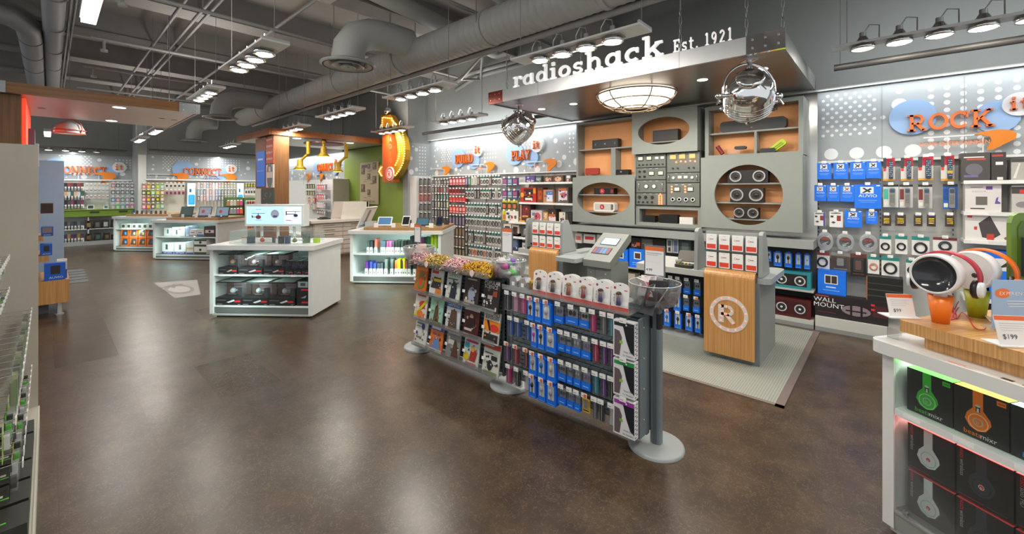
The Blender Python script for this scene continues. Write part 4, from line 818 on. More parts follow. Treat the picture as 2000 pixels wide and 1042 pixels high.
L0, L1, R0, R1 = -2.96, -2.48, -2.47, -1.99
unit(L0, L1, 2.04, 2.25, [('m', .18, .68), ('m', .47, .68), ('m', .72, .68, .03, 'e8e4d8', '8a8a86'), ('m', .9, .68, .03, 'e8e4d8', '8a8a86')]+[('k', .12+.13*i, .22, .011) for i in range(7)])
unit(L0, L1, 1.85, 2.04, [('k', .13, .7), ('k', .3, .7), ('k', .13, .28), ('k', .3, .28), ('m', .55, .52), ('m', .85, .52)])
unit(L0, L1, 1.65, 1.85, [('r', .36, .5), ('r', .62, .5), ('h', .12), ('h', .9)])
unit(L0, L1, 1.46, 1.65, [('k', .13, .65, .022), ('k', .34, .65, .022), ('k', .56, .65, .022)]+[('k', .1+.15*i, .25, .013) for i in range(4)]+[('l', a, b) for a in (.78, .86) for b in (.12, .28, .44, .6, .76)]+[('l', .82, .9)])
unit(R0, R1, 1.95, 2.25, [('m', .22, .78, .05, 'd8b870', 'a08a50'), ('m', .5, .78, .05, 'd8b870', 'a08a50'), ('m', .8, .78, .05, 'd8b870', 'a08a50')]+[('l', .3+.14*i, .52+.03*(i % 2)) for i in range(5)]+[('k', a, .22, .012) for a in (.2, .35, .68, .82)])
unit(R0, R1, 1.8, 1.95, [('h', .08), ('h', .92), ('k', .22, .5, .02, 'd8d8d4'), ('k', .78, .5, .02, 'd8d8d4'), ('m', .42, .55, .03, 'd8d6cc', '9a9a96'), ('m', .6, .55, .03, 'd8d6cc', '9a9a96')])
unit(R0, R1, 1.46, 1.8, [('m', .34, .72, .045, 'e4e0c8'), ('m', .74, .72, .045, 'e4e0c8')]+[('l', a, b) for a in (.16, .57) for b in (.6, .72, .84)]+[('k', .2+.2*i, .28, .028, 'd8d8d2') for i in range(4)]+[('k', .2+.2*i, .28, .019) for i in range(4)])
MB().box((-4.2, 6.12, .98), (-.66, 6.5, 1.08), GRAY).part('ledge', fw)
MB().box((-4.2, 6.44, .0), (-.66, 6.5, .98), '3a3d3d/.6').part('back_panel', fw, 'dark back panel')
MB().box((-4.2, 6.23, 0), (-.67, 6.5, .05), '8c8f8e').box((-4.2, 6.23, .05), (-.67, 6.5, .1), 'bcbcb6').part('base_deck', fw)
MB().box((-4.2, 6.22, .44), (-.67, 6.45, .46), GRAYL).part('lower_shelf', fw)
# ---- counters
def prismx(pts, x0, x1, m, mb=None): return (mb or MB()).prism(pts, x0, x1, m, 0)
def counter(x0, x1, xw0, xw1, lab, pegwall=None, emblem=False, lip=True):
    """x0..x1 body, xw0..xw1 wood waterfall panel"""
    t = thing('sales_counter', lab, 'counter', ((x0+x1)/2, 4.9, 0)); Y0 = 4.54
    m = MB(); m.box((xw0-.02, Y0, .0), (x1, Y0+.72, .8), GRAY); m.box((x0, Y0+.3, 0), (xw0-.02, Y0+.7, .8), GRAY)
    m.box((x0, Y0, .0), (xw0-.02, Y0+.3, .12), GRAYL); m.box((x1-.1, Y0-.004, .0), (x1, Y0, .8), '7c8488/.4'); m.part('body', t)
    MB().rbox((x0, Y0-.03, .8), (xw0, Y0+.72, .86), .02, 'b2b3af/.35').part('countertop', t, 'pale countertop')
    if lip: MB().rbox((xw1-.03, Y0-.01, .8), (x1+.09, Y0+.74, .855), .07, '9aa09f/.3').part('rounded_top_end', t)
    P = [(Y0-.06, .06), (Y0-.06, .83)]+[(Y0-.06+.07-.07*math.cos(a), .83+.07*math.sin(a)) for a in [PI/2*k/6 for k in range(1, 7)]]+[(Y0+.16, .9), (Y0+.16, .875)]+[(Y0+.03-.055*math.sin(a)+.0, .82+.055*math.cos(a)) for a in [PI/2*k/6 for k in range(0, 7)]]+[(Y0-.035, .06)]
    MB().prism(P, xw0, xw1, 'wood_panel', 0).part('wood_waterfall_panel', t)
    if emblem:
        cx, cz = -1.165, .475; yy = Y0-.0615; m = MB(); m.ring((cx, cz), .138, .175, yy-.002, yy+.001, 'd6d2cc/.4', 36)
        k = .175; a0 = cx-.068; b0 = cz-.09; F = frame((a0, yy, b0), (1, 0, 0), (0, 0, 1)); m.M = F
        for p in _v(.0, 0, 1.0, .3)+_arc(.34, .7, .24, .22, -90, 90, .17, 10)+_h(0, .36, .92, .16)+_h(0, .36, .49, .16)+_st(.3, .46, .66, .02, .21): m.prism([(a*k, b*k) for a, b in p], 0, .003, 'd6d2cc/.4')
        m.M = None; q = m.part('round_R_emblem', t)
        m = MB(); rr = random.Random(5)
        for j in range(14): a = 2*PI*j/14+.2; m.ball((cx+.157*math.cos(a), yy-.003, cz+.157*math.sin(a)), .0065, 'e:ff6a50:2.2', 5)
        for (a, b) in ((0, .1), (0, .35), (0, .6), (0, .9), (.3, .92), (.56, .7), (.3, .5), (.45, .3), (.62, .05), (.2, .5)): m.ball((a0+a*k, yy-.004, b0+b*k), .006, 'e:ff6a50:2.2', 5)
        m.part('emblem_lights', t)
    # gift card holder on top
    h0 = xw0-.02; h1 = xw1+.02
    for x in (h0-.1, h1): 
        P = [(Y0+.0, .86), (Y0+.02, 1.26), (Y0+.05, 1.29), (Y0+.14, 1.29), (Y0+.2, 1.2), (Y0+.34, .86)]
        MB().prism([(y, z) for y, z in P], x, x+.035, GRAY, 0).part('holder_side', t)
    MB().box((h0, Y0+.06, .87), (h1, Y0+.1, 1.27), GRAY).part('holder_back', t)
    for z in (.905, 1.085): MB().box((h0, Y0+.02, z-.012), (h1, Y0+.08, z), '5c605e').part('holder_ledge', t)
    return t, h0, h1
cA, a0, a1 = counter(-2.15, -.905, -1.395, -.94, 'grey sales counter with the round R emblem on its wood panel', emblem=True)
cB, b0, b1 = counter(-3.95, -3.18, -3.72, -3.25, 'grey sales counter behind the magazine rack, with plain wood panel', emblem=False)
# peg recess of counter A
MB().box((-2.14, 4.8, .12), (-1.42, 4.84, .8), '33393c/.6').part('slat_back', cA, 'dark slatted recess')
MB().box((-3.15, 4.62, .76), (-2.78, 5.2, .83), '9aa09f/.3').rbox((-3.15, 4.3, .8), (-2.83, 4.72, .85), .04, '9aa09f/.3', ax=2).part('drop_leaf', cB)
# kiosk
k = thing('signature_kiosk', 'slanted grey kiosk with two small screens between the counters', 'kiosk', (-2.5, 4.7, 0))
p0 = Vector((-2.82, 4.47, .80)); KX0, KX1 = -2.81, -2.44
MB().box((KX0+.02, 4.5, .0), (KX1-.02, 4.95, .78), '868b88/.5').box((KX0+.13, 4.497, .0), (KX0+.135, 4.5, .78), '6c706e').part('cabinet', k)
P = [(4.44, .76), (4.44, .84), (4.94, 1.13), (4.99, 1.11), (4.99, 1.04), (4.5, .76)]
MB().prism(P, KX0, KX1, '7b7e79/.45', 0).part('sloped_top', k)
sd = Vector((0, .5, .29)).normalized(); F = frame((KX0+.185, 4.44, .841), (1, 0, 0), tuple(sd))
m = MB(F); m.box((-.11, .32, 0), (.12, .47, .004), '2a2a2c'); m.box((-.1, .33, .004), (.11, .46, .006), 'e:8ab8d8:1.0'); m.part('upper_screen', k)
m = MB(F); m.box((-.14, .13, 0), (.1, .26, .004), '33282c'); 
for i in range(5): m.box((-.13+i*.045, .14, .004), (-.09+i*.045, .25, .006), ['e:6a3a40:.8', 'e:3a4a70:.8', 'e:5a5a6a:.8', 'e:3c6a90:.8', 'e:703a3a:.8'][i])
m.part('lower_screen', k)
MB().cyl((KX0+.08, 4.497, .68), (KX0+.08, 4.49, .68), .008, 'd8d8d8', 8).cyl((KX1-.09, 4.497, .68), (KX1-.09, 4.49, .68), .008, 'd8d8d8', 8).part('lock', k)
# ---- magazine and accessory rack in the foreground
rk = thing('floor_rack', 'long grey floor rack on three round bases with slatted panels', 'rack', (-2.45, 2.7, 0)); RC = '727c80/.4'
for x in (-3.76, -2.45, -1.145):
    MB().lathe([(.001, .022), (.165, .022), (.178, .015), (.18, .0)], '9aa0a0/.35', (x, 2.7, 0), 32).part('round_base', rk)
    m = MB().rbox((x-.035, 2.68, .02), (x+.035, 2.74, .78), .015, RC); m.box((x-.012, 2.676, .02), (x+.012, 2.68, .9), '5a6468/.4'); m.rbox((x-.035, 2.68, .78), (x+.035, 2.74, .88), .015, '1c1e20/.4'); m.box((x-.03, 2.685, .88), (x+.03, 2.735, .92), RC); m.part('post', rk)
for (x0, x1) in ((-3.72, -2.49), (-2.41, -1.19)):
    m = MB(); z = .1
    while z < .9: m.box((x0, 2.67, z), (x1, 2.69, z+.026), '7a868a/.5'); z += .035
    m.box((x0, 2.69, .08), (x1, 2.7, .92), '565f63/.5'); m.box((x0, 2.66, .07), (x0+.02, 2.7, .93), RC).box((x1-.02, 2.66, .07), (x1, 2.7, .93), RC); m.part('slatted_panel', rk)
m = MB().box((-1.2, 2.55, .09), (-1.185, 2.72, .86), RC)
for z in (.2, .4, .6, .8): m.cyl((-1.184, 2.6, z), (-1.18, 2.6, z), .005, 'd0d0d0', 6)
m.part('end_channel', rk)
for zr in (.09, .365, .64): 
    MB().box((-3.72, 2.55, zr-.01), (-2.5, 2.66, zr-.004), 'clear').box((-3.72, 2.545, zr-.01), (-2.5, 2.549, zr+.035), 'clear').part('clear_pocket', rk, 'clear magazine pocket')
MB().box((-2.36, 2.5, .885), (-1.24, 2.66, .89), 'clear').box((-2.36, 2.497, .885), (-1.24, 2.5, .925), 'clear').box((-1.243, 2.5, .89), (-1.24, 2.66, .97), 'clear').part('clear_tray', rk, 'clear acrylic tray')
MB().box((-3.7, 2.5, .93), (-2.52, 2.74, .936), '2c3032').part('top_tray', rk)
# ---- display tables: local frame X along the front, Y into the table
def table(name, lab, p0, yaw, wd, dp, z=.96, rows=(.12, .53), plat=None, glow=(.72, 1, .92), front_open=True, pw=5, back=True):
    t = thing(name, lab, 'display table', (p0[0], p0[1], 0), yaw); F = WM[t.name]
    def B(nm, lo, hi, mk, label=None): m = MB(F); m.box(lo, hi, mk); return m.part(nm, t, label)
    B('plinth', (.06, .05, 0), (wd-.03, dp-.03, .05), '4a4c4c'); B('kick_panel', (.05, .02, .05), (wd-.05, dp-.02, .14), '767a78/.45/.2'); B('base_rail', (.03, .01, .02), (wd-.03, .02, .045), 'b8bab8/.4')
    B('end_panel', (0, 0, .04), (.05, dp, z-.06), WHT); B('end_panel', (wd-.05, 0, .03), (wd, dp, z-.06), WHT); B('shelf_back', (.05, dp*.62, .14), (wd-.05, dp*.66, z-.06), 'dfe9e6/.4')
    m = MB(F); m.rbox((-.04, -.04, z-.06), (wd+.04, dp+.04, z), .05, 'dfe1df/.2', 5); m.part('white_top', t)
    for r in rows: B('inner_shelf', (.05, .015, r-.02), (wd-.05, dp*.62, r), 'e2e8e6/.4')
    if plat:
        m = MB(F); m.rbox(plat[0], plat[1], .03, 'wood_top' if plat[2] else 'wood_mid', 4); m.part('wood_platform', t)
        if plat[2]: m = MB(F); m.rbox(plat[2][0], plat[2][1], .03, 'wood_top', 4); m.part('wood_platform', t)
    for k, zz in enumerate([] if not pw else sorted(list(rows[1:])+[z-.06])):
        c = F @ Vector((wd/2, .05, zz-.035)); area('table_light', c, wd-.2, .02, pw, glow, tuple((F.to_3x3() @ Vector((0, .45, -1)))), yaw)
    return t, F
T1, F1 = table('display_table', 'white display table of boxed toy helicopters with a lit sign on top', (-6.735, 1.44), math.radians(39.4), 1.4, .83, rows=(.15, .565))
T2, F2 = table('display_table', 'white display table with tablets on a wood platform by the green wall', (-7.23, 3.65), math.radians(38.9), 1.66, 1.2, z=.96, rows=(.15, .54), plat=((.22, .05, .96), (1.68, 1.15, 1.01), None), pw=8)
T3, F3 = table('display_table', 'white display table with laptops behind the helicopter table', (-13.28, 1.70), math.radians(37), 1.68, 1.0, z=.96, rows=(.12, .56), plat=((.28, .05, .96), (1.66, .95, 1.02), None))
T4, F4 = table('display_table', 'farthest white display table stocked with orange boxes', (-15.9, 1.2), math.radians(38), 1.6, 1.0, z=.96, rows=(.12, .62), plat=((.3, .05, .96), (1.6, .95, 1.02), None))
yawR = -math.radians(34.2)
T5, F5 = table('display_table', 'nearest white display table with headphones on a wood platform', (-.02, 2.80), yawR, 1.7, .8, z=.95, rows=(.13, .63), plat=((.12, .07, .95), (1.64, .73, 1.01), ((.05, .02, 1.01), (1.7, .78, 1.065))), glow=(1, .96, .94), pw=0)
for (z_, c_, p_) in ((.885, (.97, 1, .97), 2.2), (.609, (1, .5, .45), 2.4)):
    area('case_light', F5 @ Vector((.8, .1, z_)), 1.5, .03, p_, c_, (0, 0, -1), yawR)
# ---- drawer cabinet and till by the green wall
t = thing('drawer_cabinet', 'pale laminate cash desk of shallow drawers before the green wall', 'cabinet', (-10.6, 5.2, 0))
MB().box((-11.1, 4.3, 0), (-10.35, 5.75, .06), '5a4a44').box((-11.1, 4.3, .06), (-10.36, 5.75, .88), 'b5aaa0/.5').part('body', t)
for k in range(7):
    for (a, b) in ((4.32, 5.02), (5.04, 5.73)):
        q = MB().box((-10.36, a, .09+k*.112), (-10.34, b, .09+k*.112+.095), 'c0b4aa/.5').part('drawer', t); MB().box((-10.34, (a+b)/2-.14, .09+k*.112+.045), (-10.325, (a+b)/2+.14, .09+k*.112+.055), '77706a').part('drawer_pull', q)
MB().box((-11.15, 4.22, .88), (-10.28, 5.8, .94), 'cfc8c0/.4').part('desktop', t)
a = oy(686, 437, 5.3); t2 = thing('till_hood', 'tall cream hood standing on the drawer cash desk', 'desk screen', (-10.5, 5.4, .94))
m = MB(); P = [(5.02, .94), (5.78, .94), (5.78, 1.38), (5.1, 1.38)]; m.prism(P, -11.0, -10.96, 'd9cfc4/.4', 0); m.box((-11.0, 5.72, .94), (-10.4, 5.76, 1.38), 'd9cfc4/.4'); m.prism(P, -10.45, -10.4, 'e4ddd4/.4', 0); m.part('panels', t2)
m = MB().box((-10.9, 4.62, .94), (-10.65, 4.86, .97), '2c2e2e').box((-10.86, 4.66, .97), (-10.7, 4.8, 1.0), '3c3e3e'); m.solo('card_reader', 'flat black reader on the drawer cash desk', 'card reader')
# phone bay rack behind (red packs) with its end panel
t = thing('wall_rack', 'white rack of red packs left of the green wall with a beige end panel', 'shelving', (-13, 5.8, 0))
MB().box((-12.05, 5.55, 0), (-12.0, 6.03, 2.02), 'a8a294/.6').part('end_panel', t, 'beige end panel'); MB().box((-17.4, 6.0, .1), (-12.05, 6.04, 2.03), 'd2d4d2').part('back_panel', t); MB().box((-17.4, 5.6, 0), (-12.05, 6.03, .2), 'd2d4d2').part('base_deck', t)
# far racks under the CONNECT signs
t = thing('wall_rack', 'far white rack with a green drawer band under the first CONNECT it', 'shelving', (-18.4, .6, 0))
MB().box((-18.66, -1.6, .0), (-18.17, 1.84, .12), 'a4a8a6').part('base_deck', t); MB().box((-18.68, -1.6, .12), (-18.62, 1.84, 2.0), 'd6d8d4').part('back_panel', t); MB().box((-18.68, -1.6, 1.98), (-18.5, 1.84, 2.02), 'e2e4e2').part('top_cap', t)
y0, z0 = ox(118, 434, -18.15); y1, z1 = ox(262, 417, -18.15)
m = MB().box((-18.62, -1.6, .88), (-18.15, 1.84, 1.08), '7a9a2c/.5').box((-18.62, -1.6, 1.08), (-18.1, 1.84, 1.1), 'a4b86a/.5'); m.part('drawer_band', t, 'lime green drawer band')
for y in (.85, 1.5, -.1): MB().box((-18.14, y, .99), (-18.12, y+.2, 1.03), '2c2c28').part('drawer_pull', t)
for z in (1.68, 1.4, 1.14, .5): MB().box((-18.62, .1, z-.02), (-18.3 if z > 1 else -18.2, .78, z), 'e4e6e4').part('shelf', t)
MB().box((-18.62, .8, .12), (-18.2, .83, .86), 'd6d8d4').box((-18.62, .8, .48), (-18.2, 1.84, .5), 'e4e6e4').part('shelf', t)
t = thing('wall_rack', 'far white rack under the second CONNECT it', 'shelving', (-17.4, 4, 0))
MB().box((-17.6, 2.05, .12), (-17.55, 6.0, 2.02), 'd0ccbc').part('back_panel', t); MB().box((-17.58, 2.05, 0), (-17.1, 5.6, .15), 'a4a8a6').part('base_deck', t); MB().box((-17.6, 2.05, 2.0), (-17.4, 6.0, 2.04), 'e2e4e2').part('top_cap', t)
for (u0, u1) in ((365, 382), (462, 476)):
    a, zt = ox(u0, 357, -17.45); b, zb = ox(u1, 402, -17.45)
    m = MB().box((-17.5, a, zb), (-17.42, b, zt), 'd4dde2'); m.box((-17.42, a+.03, zb+.05), (-17.415, b-.03, zb+(zt-zb)*.48), 'e:1c7fb4:1.2'); m.box((-17.42, a+.02, zb), (-17.416, b-.02, zt-.02), 'e:dff2f8:.8'); m.box((-17.415, a+.05, zb+.1), (-17.412, b-.05, zb+(zt-zb)*.5), 'e:2f8fc4:1'); m.box((-17.415, a+.06, zb+(zt-zb)*.6), (-17.412, (a+b)/2, zb+(zt-zb)*.75), '3a7aa8')
    m.solo('lightbox', 'lit phone poster box %s the far phone rack' % ('in the left part of' if u0 < 400 else 'at the right end of'), 'lightbox')
# blue-grey gondola end, near gondola at left
MB().box((-12.2, -1.2, 0), (-11.8, .2, 2.25), 'a6bcd8/.5').box((-11.8, -1.2, .1), (-11.79, .2, 2.25), 'a6c0dc/.5').solo('rack_end_panel', 'plain blue grey rack end behind the tiered box stand', 'rack end')
g = thing('near_rack', 'near rack at the left edge with a blank beige divider', 'shelving', (-3.6, -.3, 0))
MB().box((-4.58, -1.0, 0), (-4.53, -.05, 2.02), 'b9b4a8/.6').part('divider_panel', g, 'blank beige divider'); MB().box((-4.53, -.52, .15), (-2.0, -.48, 2.0), 'c8c6be').part('back_panel', g)
MB().box((-4.53, -.5, 0), (-2.0, -.05, .148), 'b4b1a4/.5').box((-4.53, -.05, .0), (-2.0, -.042, .15), 'c6c4b8/.4').part('base_deck', g)
# tiered box stand
ts = thing('tiered_stand', 'tiered wood stand of blue boxes beside the blank divider', 'display stand', (-8.6, 0, 0))
for k, (z0, z1, d) in enumerate(((.17, .48, 0), (.72, .8, .3), (1.0, 1.06, .38), (1.27, 1.37, .45))):
    MB().box((-9.3, -.22, z0), (-8.32-d*.6, .19-d*.62, z1), 'wood_panel').part('wood_tier', ts)
MB().box((-9.0, -.2, 0), (-8.6, 0, .17), '6c7270').part('plinth', ts); MB().cyl((-8.42, .1, 0), (-8.42, .1, .17), .03, 'c8c8c6/.3/.6', 12, .024).cyl((-8.42, .1, 0), (-8.42, .1, .015), .045, 'c8c8c6/.3/.6', 12).part('leg', ts)
MB().box((-9.3, -.2, .48), (-9.1, -.1, 1.37), '8a8f92').part('riser', ts)
# ================================================================ merchandise
BL = '1a74ea/.4'; BLD = '1658b4/.4'
def art(mb, w, h, y, items, x0=None, z0=0.0):
    """flat printing on a face at depth y; fractions of the face"""
    x0 = -w/2 if x0 is None else x0
    for i, it in enumerate(items):
        yy = y-.0003*(i+1)
        if it[0] == 'r': a, b, c, d = it[1:5]; mb.add([(x0+a*w, yy, z0+b*h), (x0+c*w, yy, z0+b*h), (x0+c*w, yy, z0+d*h), (x0+a*w, yy, z0+d*h)], [(0, 1, 2, 3)], it[5])
        elif it[0] == 'p': mb.add([(x0+a*w, yy, z0+b*h) for a, b in it[1]], [tuple(range(len(it[1])))], it[2])
        elif it[0] == 'o': cx, cz, r = it[1:4]; mb.disc((x0+cx*w, yy, z0+cz*h), r*w, it[4], 16, ry=(it[5] if len(it) > 5 else r)*w)
        elif it[0] == 't': s, cx, cz, sz, c = it[1:6]; mb.text(s, sz*w, frame((x0+cx*w, yy, z0+cz*h), (1, 0, 0), (0, 0, 1)), c, sx=it[6] if len(it) > 6 else 1)
    return mb
def hook(t, L, tag=True, red=False, tw=.046, th=.032):
    MB().cyl((0, 0, -.004), (0, -L, -.004), .0022, 'c2c4c4/.25/.8', 5).part('peg_hook', t)
    if tag:
        m = MB().box((-tw/2, -L-.004, -.022), (tw/2, -L, -.022+th), 'f0f0ee/.4'); m.box((-tw*.4, -L-.005, -.012), (tw*.1, -L-.0042, -.008), '9a9a9a')
        if red: m.box((0, -L-.0055, -.02), (tw*.42, -L-.0043, -.022+th*.8), 'e8683c')
        m.part('price_tag', t)
def pk(kind, w, h, d, c1, c2='2a2a2a', L=.12, red=False, name='accessory_pack', cat='packaged accessory', tag=True, fine=True):
    """prototype of a hanging pack: origin on the wall at the hook, hanging down, front towards -y"""
    def make():
        t = thing(name, '', cat); y0 = -L+.012+d; y1 = -L+.012; z = -.015; m = MB()
        if kind == 'blue':                                   # tall printed box with a window
            m.box((-w/2, y1, z-h), (w/2, y0, z-.012), BL).box((-w*.3, (y0+y1)/2-.001, z-.014), (w*.3, (y0+y1)/2+.001, z+.004), BL)
            art(m, w, h, y1, [('r', .18, .26, .82, .9, 'c8ccd0'), ('r', .15, .05, .85, .07, '8cb4ee')], z0=z-h); m.part('printed_box', t)
            MB().ball((0, y1-.003, z-h*.38), w*.2, c2, 6, 1.5).box((-w*.05, y1-.004, z-h*.75), (w*.05, y1-.001, z-h*.4), c2).part('earphones', t)
        elif kind == 'split':                                # clear upper half, blue foot
            m.box((-w/2, y1, z-h), (w/2, y0, z-h*.62), BL); art(m, w, h, y1, [('r', .2, .14, .8, .19, '9cc0f0')], z0=z-h); m.part('blue_foot', t)
            MB().box((-w/2, y1, z-h*.62), (w/2, y0, z), 'clear').part('clear_top', t)
            MB().box((-w*.4, (y0+y1)/2, z-h*.62), (w*.4, (y0+y1)/2+.002, z-.01), c1).ball((-w*.16, y1+d*.3, z-h*.35), w*.12, c2, 6, 1.6).ball((w*.16, y1+d*.3, z-h*.35), w*.12, c2, 6, 1.6).part('product', t)
        elif kind == 'bar':                                  # colour bar inside clear pack
            MB().box((-w/2, y1, z-h), (w/2, y0, z), 'clear').part('clear_pack', t)
            m.rbox((-w*.32, y1+.003, z-h*.93), (w*.32, y0-.002, z-h*.12), w*.06, c1); m.box((-w*.05, y1+.001, z-h*.9), (w*.02, y1+.003, z-h*.15), c2); m.part('product', t)
        elif kind == 'card':                                 # printed card with moulded product
            m.box((-w/2, y0-.002, z-h), (w/2, y0, z), c1); art(m, w, h, y0-.002, [('r', 0, .82, 1, 1, c2), ('r', .15, .08, .85, .14, c2)], z0=z-h); m.part('backing_card', t)
            MB().rbox((-w*.3, y1, z-h*.78), (w*.3, y0-.002, z-h*.22), w*.08, 'clear', ax=1).part('blister', t)
            MB().rbox((-w*.18, y1+.004, z-h*.7), (w*.18, y0-.003, z-h*.3), w*.06, c2, ax=1).part('product', t)
        elif kind == 'cable':                                # card with coiled lead
            m.box((-w/2, y0-.002, z-h), (w/2, y0, z), 'e8e6e2'); m.box((-w/2, y0-.004, z-h*.2), (w/2, y0-.002, z), c1); m.part('backing_card', t)
            q = MB(); R_ = min(w*.36, h*.3)
            for k in (0, 1): q.tube([((R_-k*.008)*math.cos(a), y0-.008-k*.004, z-h*.6+(R_-k*.008)*(1.15 if h > w*1.4 else 1)*math.sin(a)) for a in [2*PI*j/14 for j in range(14)]], max(.0035, w*.045), c2, 5, True)
            q.part('coiled_cable', t)
        elif kind == 'clam':                                 # round clamshell
            m.prism([(w/2*math.cos(a), z-h/2+h/2*math.sin(a)) for a in [2*PI*j/24 for j in range(24)]], y0-.004, y0, 'b8bcc0/.2', 1); m.part('clear_shell', t)
            q = MB(); q.M = Matrix.Translation((0, y1+.01, z-h/2)) @ Matrix.Rotation(PI/2, 4, 'X'); q.lathe([(w*.5, -.01), (w*.47, .012), (w*.4, .02), (w*.36, .012), (.001, .01)], 'clear', (0, 0, 0), 24); q.part('shell_dome', t)
            q = MB(); q.M = Matrix.Translation((0, 0, 0)); art(q, w*.7, h*.6, y0-.006, [('o', .5, .5, .5, c2), ('r', .15, .62, .85, .8, c1), ('p', [(.2, .25), (.75, .5), (.8, .42), (.3, .15)], 'b4b8ba'), ('r', .3, .1, .6, .3, 'a0b4bc')], z0=z-h*.8); q.part('insert', t)
        elif kind == 'remote':
            m.box((-w/2, y0-.002, z-h), (w/2, y0, z), 'd8d2cc'); art(m, w, h, y0-.002, [('r', 0, 0, 1, .08, 'e0a020'), ('r', 0, .55, .28, 1, '3a4248'), ('r', .28, .62, 1, 1, c1), ('r', .03, .42, .25, .55, 'd83a34')], z0=z-h); m.part('backing_card', t)
            q = MB().rbox((-w*.02, y1, z-h*.93), (w*.36, y0-.003, z-h*.12), w*.12, '2a3a4c/.4', ax=1)
            for i in range(8):
                for j in range(3): q.box((w*(.03+.11*j), y1-.002, z-h*(.22+.085*i)), (w*(.1+.11*j), y1, z-h*(.185+.085*i)), ['a8b8c8', '6a84a4', 'c8ccd0'][(i+j) % 3])
            if c2 != '2a2a2a': q.box((-w*.03, y1-.003, z-h*.7), (w*.37, y1, z-h*.6), c2)
            q.part('remote_control', t)
        elif kind == 'remote2':
            m.box((-w/2, y0-.002, z-h), (w/2, y0, z), c1); art(m, w, h, y0-.002, [('r', 0, .9, 1, 1, '2c2c2c'), ('r', .03, .35, .34, .8, c2), ('r', .06, .08, .34, .24, 'e8e6d8')], z0=z-h); m.part('backing_card', t)
            q = MB().rbox((-w*.1, y1, z-h*.95), (w*.3, y0-.003, z-h*.15), w*.14, '8a8884/.35', ax=1); q.rbox((-w*.06, y1-.002, z-h*.36), (w*.26, y1, z-h*.2), w*.06, '3c5068', ax=1)
            for i in range(6):
                for j in range(3): q.box((w*(-.04+.1*j), y1-.002, z-h*(.48+.06*i)), (w*(.02+.1*j), y1, z-h*(.455+.06*i)), '3c3a3a')
            q.part('remote_control', t)
        elif kind == 'carton':                               # big blue cable box
            m.box((-w/2, y1, z-h), (w/2, y0, z), BL); art(m, w, h, y1, [('r', .22, .62, .72, .9, 'd8dce0'), ('p', [(.28, .66), (.6, .85), (.66, .8), (.36, .64)], c2), ('p', [(.3, .84), (.36, .87), (.62, .7), (.56, .66)], c2), ('t', 'AUVIO', .5, .47, .2, 'e8f0ff', 1.15), ('r', .15, .33, .85, .345, 'a8c8f4'), ('r', .22, .26, .78, .27, 'a8c8f4'), ('r', .82, .93, .95, .97, 'f0f4ff')], z0=z-h); m.part('printed_box', t)
        elif kind == 'white':
            m.box((-w/2, y1, z-h), (w/2, y0, z), 'e6e4e0'); art(m, w, h, y1, [('r', .1, .85, .9, .92, '8a8884'), ('r', .08, .62, .3, .74, '3a3a3a'), ('r', .55, .4, .85, .75, '8a3a34'), ('p', [(.12, .3), (.3, .38), (.48, .3), (.3, .22)], '4a4a4a'), ('r', .85, 0, 1, 1, c2)], z0=z-h); m.part('printed_box', t)
        elif kind == 'plugs':
            m.box((-w/2, y0-.002, z-h), (w/2, y0, z), '4c443e'); q = m.part('backing_card', t)
            q = MB()
            for i in range(4): q.cyl((-w*.3, y1+.006, z-h*(.35+.13*i)), (w*.3, y1+.006, z-h*(.35+.13*i)), h*.045, 'd8b848/.3/.5', 6)
            q.part('gold_plugs', t)
        elif kind == 'sheet':                                # screen sheet pack (white with dark swirl)
            m.box((-w/2, y1, z-h), (w/2, y0, z), 'e4e4e6'); art(m, w, h, y1, [('p', [(.42, .97), (.98, .97), (.98, .12), (.8, .2), (.62, .48), (.55, .65)], '1c1e28'), ('p', [(.05, .05), (.3, .05), (.42, .55), (.3, .72), (.06, .75)], '6a5a60'), ('r', .3, .38, .45, .46, c1), ('r', .05, .86, .98, .96, c2), ('o', .62, .91, .04, 'f4f4f4'), ('t', 'Gauge Shield', .72, .16, .09, '6a6a78'), ('t', 'for Readers', .7, .06, .1, '5a5a68')], z0=z-h)
            for k in range(16): m.box((w/2, y1+.004+(k % 2)*d*.35, z-h+.01+k*h/17), (w/2+.0006, y1+.004+(k % 2)*d*.35+d*.4, z-h+.016+k*h/17), '3a4a60')
            m.part('printed_box', t)
        hook(t, L, tag, red); return t
    return make, ('pk', kind, round(w, 3), round(h, 3), round(d, 3), c1, c2, round(L, 3), red, name, tag)
def hang(spec, loc, rz, label, group, tilt=None):
    mk, key = spec; return place(key, mk, loc, rz, label, group, tilt=tilt)
CN = {'d0207c': 'magenta', 'e0559a': 'pink', '1c2024': 'black', '1a62b8': 'blue', '1a9aa6': 'teal', '6a2a86': 'purple', 'a82838': 'red', '7a2030': 'dark red', '707478': 'grey', 'd8b020': 'yellow', 'e8e8e8': 'white', 'c81c50': 'crimson'}
